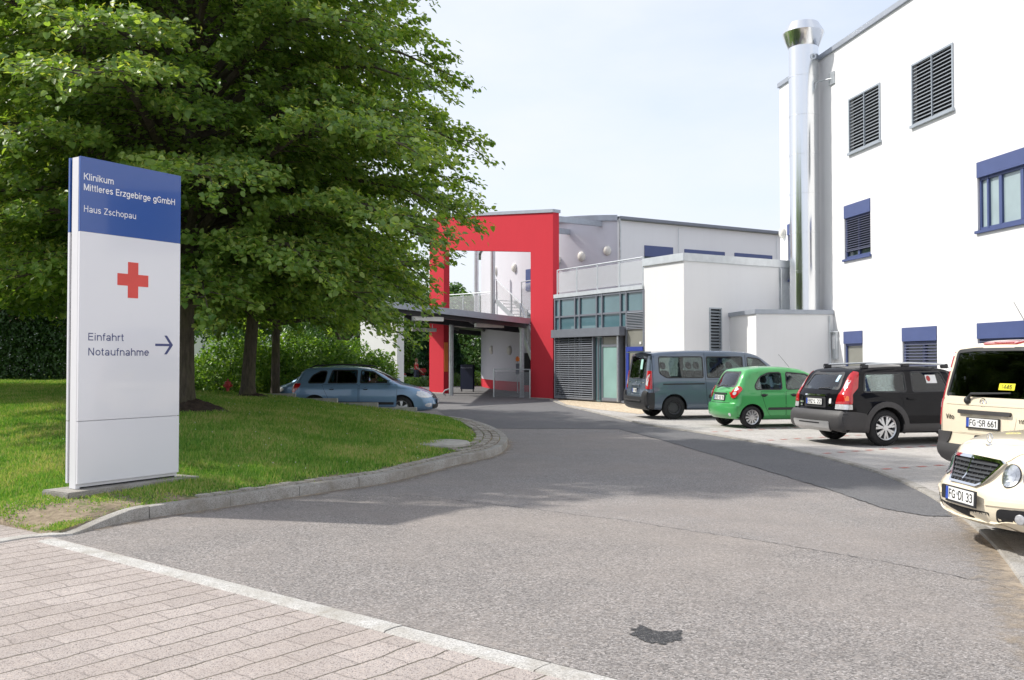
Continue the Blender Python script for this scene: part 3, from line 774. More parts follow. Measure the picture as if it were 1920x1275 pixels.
# worn cobbles behind the tip of the kerb
tipn = [p for p in kin if p.y > 10.2 and p.y < 24]
cob = MB(); rr = random.Random(9)
for row in range(3):
    path = []
    for i, p in enumerate(tipn):
        d = (tipn[min(i + 1, len(tipn) - 1)] - tipn[max(i - 1, 0)]).normalized(); path.append(p + Vector((-d.y, d.x, 0)) * (.09 + row * .16))
    s = 0
    for i in range(len(path) - 1):
        L = (path[i + 1] - path[i]).length; d = (path[i + 1] - path[i]).normalized(); k = max(1, int(L / .17))
        for q in range(k):
            c = path[i] + d * (L * (q + .5) / k)
            if row and c.y < 15.5: continue
            zz = lz(c.x, c.y)
            cob.obox((c.x, c.y, zz + rr.uniform(-.012, .004)), d, (-d.y, d.x, 0), (0, 0, 1), L / k * .9, .14, .06)
struct(cob.build('cobble_border', 'cobble', bevel=.012))
# flat round slab sunk in the grass
c = gp(822, 825, .27); zz = lz(c.x, c.y)
slab = MB().lathe([(0.0, -.05), (.52, -.05), (.55, -.02), (.55, .02), (.52, .04), (0.0, .045)], 40).build('cover_slab', 'concrete', smooth=True)
slab.location = (c.x, c.y, zz); tag(slab, 'flat round grey slab sunk in the lawn near the kerb tip', 'slab')
# low stepped concrete walls between lawn and lower drive
SW = [((485, 738), 545, 'highest pale concrete step wall beside the trunk, rising behind the car'), ((553, 747), 624, 'second pale concrete step wall from the tree, below the rear door'),
      ((626, 755), 700, 'third pale concrete step wall from the tree, below the front door'), ((702, 764), 773, 'lowest pale concrete step wall, hiding the front wheel of the estate car')]
for i, (p, u1, lab) in enumerate(SW):
    A = at(p[0], p[1], 25.5); B = at(u1, p[1], 25.5)
    w = MB().box(0, B.x - A.x + .12, 0, .14, -.9, 0).build('step_wall', 'concrete', bevel=.008)
    w.location = (A.x, 25.5 + i * .004, A.z); tag(w, lab, 'low wall', 'stepped walls beside the lower drive')
# ------------------------------------------------------------------ sign pylon
def make_sign():
    A = gp(145, 918, .25); ztop = at(145, 292, A.y).z
    d = ray(339.5, 330); t = (ztop - CAM_H) / d.z; Bp = Vector((d.x * t, d.y * t, 0))
    ax = Vector((Bp.x - A.x, Bp.y - A.y, 0)); W = ax.length; ang = math.atan2(ax.y, ax.x)
    # local x along the face to the right, local -y towards the viewer's side (front), z up
    zg = .25; H = ztop - zg
    s = thing('sign_pylon', 'tall white and blue hospital sign pylon with a red cross beside the kerb', 'sign', (A.x, A.y, zg), ang)
    zs = at(145, 791, A.y).z - zg; zb = at(145, 433, A.y).z - zg; z0 = .055
    MB().box(.0, W, .035, .155, 0.0, H - .004).build('core', 'sign_core', s, bevel=.004)
    for name, y0, y1 in (('front_panel', 0, .034), ('back_panel', .19, .224)):
        p = MB().box(0, W, y0, y1, zs + .006, zb).build(name, 'sign_white', s, bevel=.003)
        MB().box(0, W, y0, y1, zb + .001, H).build('blue_header', 'sign_blue', p, bevel=.003)
        MB().box(0, W, y0, y1, z0, zs).build('base_panel', 'sign_white', p, bevel=.003)
        if name == 'front_panel': front = p
    MB().box(.02, W - .02, .156, .189, .02, H - .02).build('joint', 'grey_plastic', s)
    MB().box(.05, W - .04, .026, .0345, 0.004, .017).build('plinth_slot', 'black_void', s)
    fr = Frame(A.x, A.y, ang)
    def loc(u, v): return fr.hit(u, v)
    def put(txt, u, vt, v, m, w, endu, dw=0):
        x, z = loc(u, v); cap = abs(loc(u, vt)[1] - z); x1 = loc(endu, v)[0]
        stroke_text(txt, cap, x1 - x, basis((x, -.0014, z - zg), (1, 0, 0), (0, 0, 1)), 'lettering', m, front, w)
    put('Klinikum', 157, 323.7, 336.3, 'sign_text', .15, 213)
    put('Mittleres Erzgebirge gGmbH', 157, 343.8, 356.2, 'sign_text', .15, 328)
    put('Haus Zschopau', 157, 384.5, 396.8, 'sign_text', .115, 255)
    put('Einfahrt', 165, 624, 638.2, 'sign_ink', .125, 232)
    put('Notaufnahme', 165, 652, 666.5, 'sign_ink', .125, 279)
    # red cross
    cx, cz = loc(249, 525); u0 = loc(220, 525)[0]; u1 = loc(278, 525)[0]; a = (u1 - u0) / 2; b = a * .335; cz -= zg
    vt = loc(249, 492)[1] - zg; vb = loc(249, 559)[1] - zg; a2 = (vt - vb) / 2; cz = (vt + vb) / 2; cx = (u0 + u1) / 2
    pl = [(-b, -a2), (b, -a2), (b, -b), (a, -b), (a, b), (b, b), (b, a2), (-b, a2), (-b, b), (-a, b), (-a, -b), (-b, -b)]
    MB().add([(cx + x, -.0022, cz + z) for x, z in pl] + [(cx + x, .0, cz + z) for x, z in pl], [list(range(12))] + [(i, (i + 1) % 12, 12 + (i + 1) % 12, 12 + i) for i in range(12)]).build('red_cross', 'sign_red', front)
    # arrow
    x0, zc = loc(291, 646.5); x1, _ = loc(323, 647); zc -= zg; hh = (loc(318, 629)[1] - loc(318, 664)[1]) / 2; w = .028
    tip = x1; arm = hh * .92
    mb = MB().box(x0, tip - .02, -.0018, .0, zc - w / 2, zc + w / 2)
    for sg in (1, -1):
        q = [(tip, zc), (tip - arm, zc + sg * hh), (tip - arm + w * 1.35, zc + sg * hh), (tip + w * .55, zc)]
        q = [(tip + .002, zc), (tip - arm * .75 - w * 1.3, zc + sg * hh), (tip - arm * .75, zc + sg * hh), (tip + w * .3, zc)]
        q[0] = (tip - w * 1.1, zc)
        mb.add([(x, -.0024, z) for x, z in q] + [(x, 0, z) for x, z in q], [(0, 1, 2, 3), (0, 1, 5, 4), (1, 2, 6, 5), (2, 3, 7, 6)])
    mb.build('arrow', 'sign_ink', front)
    b = MB().box(-.20, W + .20, -.15, .34, -.35, 0).build('plinth', 'granite', None, bevel=.012)
    b.location = (A.x, A.y, zg - .003); b.rotation_euler = (0, 0, ang)
    tag(b, 'pale granite plinth lying in the grass under the hospital sign', 'plinth')
make_sign()

# ------------------------------------------------------------------ building helpers
def wall_holes(mb, x0, x1, z0, z1, holes, depth=.18, y=0.0):
    xs = sorted({x0, x1, *[min(max(h[i], x0), x1) for h in holes for i in (0, 1)]}); zs = sorted({z0, z1, *[min(max(h[i], z0), z1) for h in holes for i in (2, 3)]})
    for i in range(len(xs) - 1):
        for j in range(len(zs) - 1):
            cx, cz = (xs[i] + xs[i + 1]) / 2, (zs[j] + zs[j + 1]) / 2
            if any(h[0] < cx < h[1] and h[2] < cz < h[3] for h in holes): continue
            mb.add([(xs[i], y, zs[j]), (xs[i + 1], y, zs[j]), (xs[i + 1], y, zs[j + 1]), (xs[i], y, zs[j + 1])], [(3, 2, 1, 0)])
    for a, b, c, d in holes:
        for q in (((a, c), (b, c)), ((b, c), (b, d)), ((b, d), (a, d)), ((a, d), (a, c))):
            (p, r), (s, t) = q
            mb.add([(p, y, r), (s, y, t), (s, y - depth, t), (p, y - depth, r)], [(0, 1, 2, 3)])
    return mb
def slats(x0, x1, z0, z1, y, pitch, depth=.05, tilt=.5, th=.004):
    mb = MB(); z = z0 + pitch / 2
    while z < z1:
        c, s = math.cos(tilt) * depth / 2, math.sin(tilt) * depth / 2
        mb.add([(x0, y - c, z + s), (x1, y - c, z + s), (x1, y + c, z - s), (x0, y + c, z - s), (x0, y - c, z + s + th), (x1, y - c, z + s + th), (x1, y + c, z - s + th), (x0, y + c, z - s + th)],
               [(0, 1, 2, 3), (4, 7, 6, 5), (0, 4, 5, 1), (2, 6, 7, 3), (0, 3, 7, 4), (1, 5, 6, 2)])
        z += pitch
    return mb
def louvre_vent(b, r, mid=True):
    x0, x1, z0, z1 = r
    f = MB().box(x0, x0 + .05, -.03, .035, z0, z1).box(x1 - .05, x1, -.03, .035, z0, z1).box(x0 + .05, x1 - .05, -.03, .035, z1 - .05, z1).box(x0 - .04, x1 + .04, -.03, .08, z0 - .05, z0 + .03)
    if mid: f.box((x0 + x1) / 2 - .015, (x0 + x1) / 2 + .015, -.02, .03, z0 + .03, z1 - .05)
    o = f.build('louvre_vent', 'louvre', b)
    slats(x0 + .05, x1 - .05, z0 + .03, z1 - .05, -.02, .105, .085, .75, .006).build('louvre_blades', 'louvre', o)
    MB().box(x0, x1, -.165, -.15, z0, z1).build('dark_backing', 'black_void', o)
def window(b, r, box=.42, blind=0.0, mull=(.5,), sill=True, pane_m='pane', open_below=False, pitch=.075, fw=.065, kind='window', rail=None):
    x0, x1, z0, z1 = r; zt = z1 - box
    y = -.12
    f = MB().box(x0, x0 + fw, y, y + .06, z0, zt).box(x1 - fw, x1, y, y + .06, z0, zt).box(x0 + fw, x1 - fw, y, y + .06, zt - fw, zt).box(x0 + fw, x1 - fw, y, y + .06, z0, z0 + fw * 1.3)
    for m in mull:
        xm = x0 + (x1 - x0) * m; f.box(xm - fw * .8, xm + fw * .8, y, y + .065, z0 + fw * 1.3, zt - fw)
    if rail: 
        zr = z0 + (zt - z0) * rail; f.box(x0 + fw, x1 - fw, y + .002, y + .062, zr - fw * 1.1, zr + fw * 1.1)
    o = f.build(kind, 'blue_frame', b)
    MB().box(x0 + .01, x1 - .01, y - .02, y + .01, z0 + .01, zt - .01).build('pane', pane_m, o)
    MB().box(x0 - .002, x1 + .002, -.15, .025, zt, z1 + .002).build('blind_box', 'blue_frame', o, bevel=.006)
    if blind > 0:
        zb = zt - (zt - z0) * blind
        mb = slats(x0 + .05, x1 - .05, zb, zt, -.035, pitch, .07, .62)
        for k in (.08, .5, .92): xm = x0 + (x1 - x0) * k; mb.box(xm - .004, xm + .004, -.037, -.033, zb, zt)
        mb.box(x0 + .05, x1 - .05, -.065, -.005, zb - .03, zb)
        mb.build('blind', 'blind', o)
    if sill: MB().box(x0 - .05, x1 + .05, -.14, .07, z0 - .075, z0 + .0).build('sill', 'blue_frame', o, bevel=.006)
    return o
M['blind'] = plain('blue_grey_blind', (.11, .12, .185), .45, .2, var=.05)
M['blind_grey'] = plain('grey_blind', (.30, .305, .33), .45, .3, var=.05)

# ------------------------------------------------------------------ main building on the right
dA = Vector((-.148, .989, 0)).normalized(); angA = math.atan2(dA.y, dA.x)
FA = Frame(10.99, 29.77, angA)
def main_building():
    b = thing('main_building', 'large white three storey building with blue window boxes on the right', 'building', FA.o, angA)
    xL = FA.hit(1463, 400)[0]; ztop = FA.hit(1463, 158)[1]; xR = -24.0
    r_l1 = FA.rect(1592, 1651, 186, 291); r_l1 = (r_l1[0], r_l1[1], FA.hit(1592, 290)[1], FA.hit(1592, 186)[1])
    a, c = FA.hit(1711, 238), FA.hit(1711, 122); r_l2 = (FA.hit(1789, 200)[0], a[0], a[1], c[1])
    zl0 = (r_l1[2] + r_l2[2]) / 2; zl1 = (r_l1[3] + r_l2[3]) / 2; r_l1 = (r_l1[0], r_l1[1], zl0, zl1); r_l2 = (r_l2[0], r_l2[1], zl0, zl1)
    zs, zt = FA.hit(1583, 487)[1], FA.hit(1583, 387)[1]
    r_m = (FA.hit(1632, 400)[0], FA.hit(1583, 400)[0], zs, zt)
    xa = FA.hit(1833, 400)[0]; r_b = (xa - 2.35, xa, FA.hit(1833, 438)[1], FA.hit(1833, 304)[1])
    r_b = (r_b[0], r_b[1], zs, zt)
    zl = FA.hit(1692, 615)[1]
    r_d = (FA.hit(1618, 700)[0], FA.hit(1583, 700)[0], .03, FA.hit(1583, 622)[1])
    r_w2 = (FA.hit(1757, 650)[0], FA.hit(1692, 650)[0], .75, zl)
    xb = FA.hit(1833, 650)[0]; r_w3 = (xb - 1.75, xb, .75, zl)
    r_e = (FA.hit(1487.5, 430)[0], FA.hit(1476.5, 430)[0], FA.hit(1477, 500)[1] - .5, FA.hit(1477, 421)[1])
    extra = [(-14.5, -12.3, zs, zt), (-14.5, -12.3, zl0, zl1), (-14.5, -12.4, .75, zl), (-19, -16.8, zs, zt), (-19, -17.2, .75, zl), (-19, -16.8, zl0, zl1)]
    holes = [r_l1, r_l2, r_m, r_b, r_d, r_w2, r_w3, r_e] + extra
    w = wall_holes(MB(), xR, xL, -.1, ztop - .12, holes)
    D = -16
    w.add([(xL, 0, -.1), (xL, D, -.1), (xL, D, ztop - .12), (xL, 0, ztop - .12)], [(0, 1, 2, 3)])
    w.add([(xR, 0, -.1), (xR, D, -.1), (xR, D, ztop - .12), (xR, 0, ztop - .12)], [(3, 2, 1, 0)])
    w.add([(xL, D, -.1), (xR, D, -.1), (xR, D, ztop - .12), (xL, D, ztop - .12)], [(0, 1, 2, 3)])
    w.build('wall', 'white_plaster', b, fix=False)
    MB().box(xR, xL, D, -.02, ztop - .6, ztop - .5).build('roof', 'coping', b)
    MB().box(xR - .05, xL + .06, -.35, .07, ztop - .12, ztop + .06).box(xL - .3, xL + .06, D, -.35, ztop - .12, ztop + .06).build('parapet_coping', 'coping', b, bevel=.01)
    louvre_vent(b, r_l1); louvre_vent(b, r_l2)
    for e in (extra[1], extra[5]): louvre_vent(b, e)
    window(b, r_m, .42, .80)
    wb = window(b, r_b, .40, 0, (.33, .66), pane_m='pane_curtain')
    MB().box(r_b[1] - .36, r_b[1] - .30, -.12, -.05, zs, zt - .4).build('guide_rail', 'blue_frame', wb)
    window(b, r_d, .40, 0, (), False, 'pane_dim', kind='door', rail=.62)
    window(b, r_w2, .40, .97, (.42,), True, 'pane', pitch=.085)
    window(b, r_w3, .40, .97, (.5,), True, 'pane', pitch=.10)
    window(b, r_e, .40, 0, (), True, 'pane')
    window(b, extra[0], .4, .6); window(b, extra[2], .4, .9); window(b, extra[3], .4, 0); window(b, extra[4], .4, .9)
    ap = FA.world(FA.hit(1573, 655)[0], 0)
    z0 = FA.hit(1573, 674)[1]; xx = FA.hit(1569, 660)[0]
    wl = MB().box(xx - .12, xx + .12, .002, .10, z0, z0 + .95).box(xx - .16, xx + .16, .002, .16, z0 + .9, z0 + .95).build('wall_box', 'light_zinc', None, bevel=.01)
    wl.location = FA.o; wl.rotation_euler = (0, 0, angA); MB().box(xx - .09, xx + .09, .10, .125, z0 + .35, z0 + .8).build('cover', 'clear_lens', wl, bevel=.006)
    tag(wl, 'small pale grey wall box between the low annex and the blue door', 'wall box')
    lx, lzz = FA.hit(1470, 437); wall_lamp(FA, lx, lzz, 'round white wall lamp beside the flue on the tall white building')
    return xL, ztop
M['pane_curtain'] = pane('curtained_pane', (.30, .38, .40), .12)
def wall_lamp(fr, x, z, label, r=.17, group='oval white wall lamps'):
    o = MB().lathe([(0.0, 0), (r * .9, 0), (r, .03), (r * .97, .09), (r * .75, .15), (r * .35, .18), (0.0, .185)], 20, axis='y').build('wall_lamp', 'lamp_glass', None, smooth=True)
    o.scale = (1, 1, 1.25); o.location = fr.world(x, .003, z); o.rotation_euler = (0, 0, fr.ang)
    tag(o, label, 'wall lamp', group); return o
mb_xL, mb_top = main_building()

# low annex in front of the main building: axes of the main building
def annex():
    xr = FA.hit(1563, 590)[0]; zt = FA.hit(1563, 584)[1]
    P = FA.world(xr, 0); n = FA.n
    # left corner on the pixel column 1418
    k = (1418 - 960) / FOC; t = (k * P.y - P.x) / (n.x - k * n.y); 
    b = thing('low_annex', 'low flat roofed white annex in front of the steel flue', 'building', (P.x, P.y, 0), angA)
    MB().box(.0, 4.4, .004, t, -.05, zt - .1).build('wall', 'white_plaster', b)
    MB().box(-.05, 4.4, .01, t + .06, zt - .1, zt + .05).build('roof', 'coping', b, bevel=.01)
    MB().tube([(-.05, .16, zt - .15), (-.05, .16, .9)], .03, 8).build('downpipe', 'light_zinc', b, smooth=True)
    return P, t, zt
anP, anT, anZ = annex()

# steel flue
def flue():
    Y = 31.75; c = at(1509.5, 560, Y); r = 27.0 / FOC * Y; zb = anZ + .03
    zn = at(1509, 90, Y).z; zw = at(1509, 66, Y).z; zt = at(1509, 46, Y).z; rw = 38.5 / FOC * Y; rt_ = 28.5 / FOC * Y
    s = thing('steel_flue', 'tall polished steel flue with a flared cap standing on the annex roof', 'flue', (c.x, Y, zb))
    prof = [(r, 0)]; z = 0
    while z + 1.35 < zn - zb:
        z += 1.35; prof += [(r, z - .03), (r + .012, z - .025), (r + .012, z + .025), (r, z + .03)]
    prof += [(r, zn - zb)]
    MB().lathe(prof, 64).build('pipe', 'steel', s, smooth=True)
    MB().lathe([(r, zn - zb - .02), (r + .02, zn - zb), (rw, zw - zb), (rw + .01, zw - zb + .03), (rt_, zt - zb), (rt_ - .05, zt - zb), (rt_ - .08, zt - zb - .3)], 64).build('cap', 'steel', s, smooth=True)
    ring = MB().lathe([(.06, 0), (.10, .0), (.10, .03), (.06, .03)], 20, axis='y', closed=True).build('hatch', 'galv', s, smooth=True)
    ring.location = (.18, -r - .005, zn - zb - .45)
    fx, fz = FA.hit(1561, 147); P = FA.world(fx, .02, fz)
    a = Vector((P.x - c.x, P.y - Y, fz - zb))
    MB().tube([(r * .5, -r * .9, a.z - .25), (r * .55, -r * .95 - .02, a.z - .06), (r * .8, -r * .9, a.z), a], .022, 8).build('wall_stay', 'galv', s, smooth=True)
    q = MB().obox(a, FA.d, (0, 0, 1), FA.n, .34, .42, .05).build('wall_plate', 'galv', s)
flue()
# ------------------------------------------------------------------ the wing with the glass front: block, glazing, hall
SB = .975
dB = Vector((-.5, .866, 0)).normalized(); angB = math.atan2(dB.y, dB.x)
C0 = Vector((6.08, 32.66, 0)) * SB                  # near corner of the white block
FB = Frame(C0.x, C0.y, angB)                        # left face (glass front continues it)
nB = Vector((.866, .5, 0))
FR = Frame(C0.x, C0.y, math.atan2(-nB.y, -nB.x))    # right face: local x towards the viewer's left, y outwards
def block():
    zt = FB.hit(1282, 474)[1]; w = FB.hit(1207, 500)[0]
    b = thing('white_block', 'plain white box shaped wing with a zinc roof edge and a tall louvre', 'building', C0, angB)
    ln = 5.6
    # local: x along the left face (away), y outwards of the left face => inside is -y
    lv = [FR.hit(1330, 640), FR.hit(1353, 640)]; y0, y1 = lv[0][0], lv[1][0]     # x in FR is -distance from corner
    lz0, lz1 = .35, FR.hit(1340, 577)[1]
    m = MB()
    m.add([(0, 0, -.1), (w, 0, -.1), (w, 0, zt - .28), (0, 0, zt - .28)], [(3, 2, 1, 0)])
    hole = (-max(-y0, -y1), -min(-y0, -y1), lz0, lz1)
    q = wall_holes(MB(), -ln, 0, -.1, zt - .28, [hole], .15)
    m.add([(-p[1], p[0], p[2]) for p in q.v], q.f)   # turn the right face into this frame
    m.add([(w, 0, -.1), (w, -ln, -.1), (w, -ln, zt - .28), (w, 0, zt - .28)], [(0, 1, 2, 3)])
    m.build('wall', 'white_plaster', b, fix=False)
    MB().box(-.06, w + .02, -ln, .06, zt - .28, zt).build('roof', 'light_zinc', b, bevel=.012)
    f = MB(); a, c = hole[0], hole[1]
    f.box(a, a + .05, -.03, .03, lz0, lz1).box(c - .05, c, -.03, .03, lz0, lz1).box(a + .05, c - .05, -.03, .03, lz1 - .05, lz1)
    fr = MB().add([(-p[1], p[0], p[2]) for p in f.v], f.f).build('louvre_vent', 'louvre', b)
    s = slats(a + .05, c - .05, lz0, lz1 - .05, -.01, .11, .09, .75, .006)
    MB().add([(-p[1], p[0], p[2]) for p in s.v], s.f).build('louvre_blades', 'louvre', fr)
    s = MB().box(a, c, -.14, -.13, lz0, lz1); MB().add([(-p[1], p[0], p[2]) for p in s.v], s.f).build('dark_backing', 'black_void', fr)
    # zinc clad end and rain pipe at the far right
    e0 = -FR.hit(1461, 560)[0]
    s = MB().box(-.035, -.004, -ln, -e0, -.05, zt - .285); s.build('zinc_cladding', 'light_zinc', b)
    MB().tube([(-.09, -e0 - .02, zt - .35), (-.09, -e0 - .02, 2.5)], .03, 8).build('rain_pipe', 'light_zinc', b, smooth=True)
    return w, zt
bw, bz = block()

def glass_front():
    x0 = bw + .005; x1 = FB.hit(1041, 650)[0]; b = thing('glass_front', 'glazed grey framed ground floor wing with teal panels and a slatted gate', 'building', FB.o, angB)
    zt = FB.hit(1205, 534)[1]; zc = zt - .16; zm1 = FB.hit(1180, 584.5)[1]; zm2 = FB.hit(1160, 614)[1]; zcan = FB.hit(1165, 628)[1]
    X = lambda u: FB.hit(u, 640)[0]
    us = [1041, 1050, 1078.5, 1087, 1119, 1129.5, 1164, 1175, 1207]
    f = MB(); fw = .035
    xs = [X(u) for u in us]; xs[-1] = x0
    for x in xs: f.box(x - fw, x + fw, -.10, .03, .05, zc)
    for i in range(len(xs) - 1):
        a, c = xs[i + 1] + fw, xs[i] - fw
        for z in (zm1, zm2, zc - .05): f.box(a, c, -.10, .02, z - .035, z + .035)
        f.box(a, c, -.10, .02, .05, .14)
    f.build('frame', 'grey_alu', b)
    for i in range(len(xs) - 1):
        a, c = xs[i + 1] + fw, xs[i] - fw
        MB().box(a, c, -.05, -.035, zm1 + .036, zc - .086).build('pane', 'pane_teal', b)
        MB().box(a, c, -.05, -.035, zm2 + .036, zm1 - .036).build('pane', 'pane_teal' , b)
    # last bay: blind above, door below
    bl = slats(x0, xs[-2] - fw, zm2 - .1, zm1 - .02, .02, .06, .06, .6); bl.build('blind', 'slat_alu', b)
    # canopy fascia over the gate
    xa, xb = X(1044), X(1173.5)
    MB().box(xb, xa, .031, .30, zcan - .03, zm2 + .02).build('canopy', 'grey_alu', b, bevel=.012)
    # slatted rolling gate
    ga, gb = X(1045), X(1118); 
    gt = MB().box(gb, gb + .07, .04, .16, .1, zcan - .05).box(ga - .07, ga, .04, .16, .1, zcan - .05).box(gb + .07, ga - .07, .05, .15, .1, .17)
    for k in (.33, .66): xm = gb + (ga - gb) * k; gt.box(xm - .025, xm + .025, .05, .075, .17, zcan - .05)
    g = gt.build('slatted_gate', 'grey_alu', b)
    slats(gb + .07, ga - .07, .17, zcan - .06, .11, .088, .075, .45, .012).build('gate_slats', 'slat_alu', g)
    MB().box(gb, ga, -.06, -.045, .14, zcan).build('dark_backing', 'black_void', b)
    # narrow clad pier, glass door with frosted pane
    MB().box(X(1130) + .02, X(1119), -.04, .05, .05, zm2).build('pier', 'pane_teal', b)
    da, db = X(1131), X(1164); zd = FB.hit(1150, 648)[1]
    d = MB().box(db, db + .06, .031, .08, .1, zcan - .06).box(da - .06, da, .031, .08, .1, zcan - .06).box(db + .06, da - .06, .031, .08, zd - .04, zd + .04).box(db + .06, da - .06, .031, .08, .1, .22).build('door', 'grey_alu', b)
    MB().box(db + .06, da - .06, .035, .05, .22, zd - .04).build('frosted_pane', 'pane_frost', d)
    MB().box(db + .06, da - .06, .035, .05, zd + .04, zcan - .06).build('pane', 'pane_dim', d)
    MB().tube([(da + .16, .12, .1), (da + .16, .12, zcan - .1)], .035, 10).build('post', 'grey_alu', b, smooth=True)
    MB().tube([(db - .1, .22, .1), (db - .1, .22, zcan - .035)], .04, 10).build('post', 'galv', b, smooth=True)
    ba, bb = X(1175) - fw, x0; 
    e = MB().box(bb, ba, .0, .07, zd - .22, zd - .06).box(ba - .16, ba, .0, .07, .1, zd - .22).build('blue_door', 'door_blue', b)
    MB().box(bb, ba - .16, .01, .03, .1, zd - .22).build('pane', 'pane_dim', e)
    MB().box(bb, ba, -.03, -.01, zd - .06, zm2 - .1).build('pane', 'pane_dim', b)
    MB().box(bb + .15, ba - .75, -.005, .012, zd + .03, zd + .12).build('notice', 'plate_white', b)
    MB().box(x0, x1 + .05, -9.0, .06, zc, zt).build('roof', 'light_zinc', b, bevel=.008)
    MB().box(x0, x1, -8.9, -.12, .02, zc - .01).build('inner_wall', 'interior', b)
    return x0, x1, zt
gx0, gx1, gz = glass_front()

def railing(name, label, pts, h, z=0.0, step=1.3, group=None, fill=True, zs=None, toprail=.028, im='infill'):
    t = thing(name, label, 'railing', (pts[0][0], pts[0][1], 0), 0, group); o = Vector((pts[0][0], pts[0][1], 0))
    P = [Vector((p[0], p[1], (zs[i] if zs else z))) - o for i, p in enumerate(pts)]
    MB().tube([p + Vector((0, 0, h)) for p in P], toprail, 8).build('handrail', 'galv', t, smooth=True)
    for i in range(len(P) - 1):
        L = (P[i + 1] - P[i]).length; k = max(1, round(L / step))
        for j in range(k + (1 if i == len(P) - 2 else 0)):
            q = P[i].lerp(P[i + 1], j / k); dd = (P[i + 1] - P[i]); dd.z = 0
            MB().obox(q + Vector((0, 0, h / 2)), dd, (-dd.y, dd.x, 0), (0, 0, 1), .06, .03, h).build('post', 'galv', t)
        if fill:
            a, c = P[i], P[i + 1]; m = MB()
            m.add([a + Vector((0, 0, .08)), c + Vector((0, 0, .08)), c + Vector((0, 0, h - .1)), a + Vector((0, 0, h - .1))], [(0, 1, 2, 3)])
            m.build('infill', im, t, fix=False)
    return t
a, c = FB.world(gx0 + .1, -.05), FB.world(gx1 - .1, -.05)
railing('terrace_railing', 'metal railing along the flat roof above the glazed front', [a, c], 1.02, gz, 1.5)

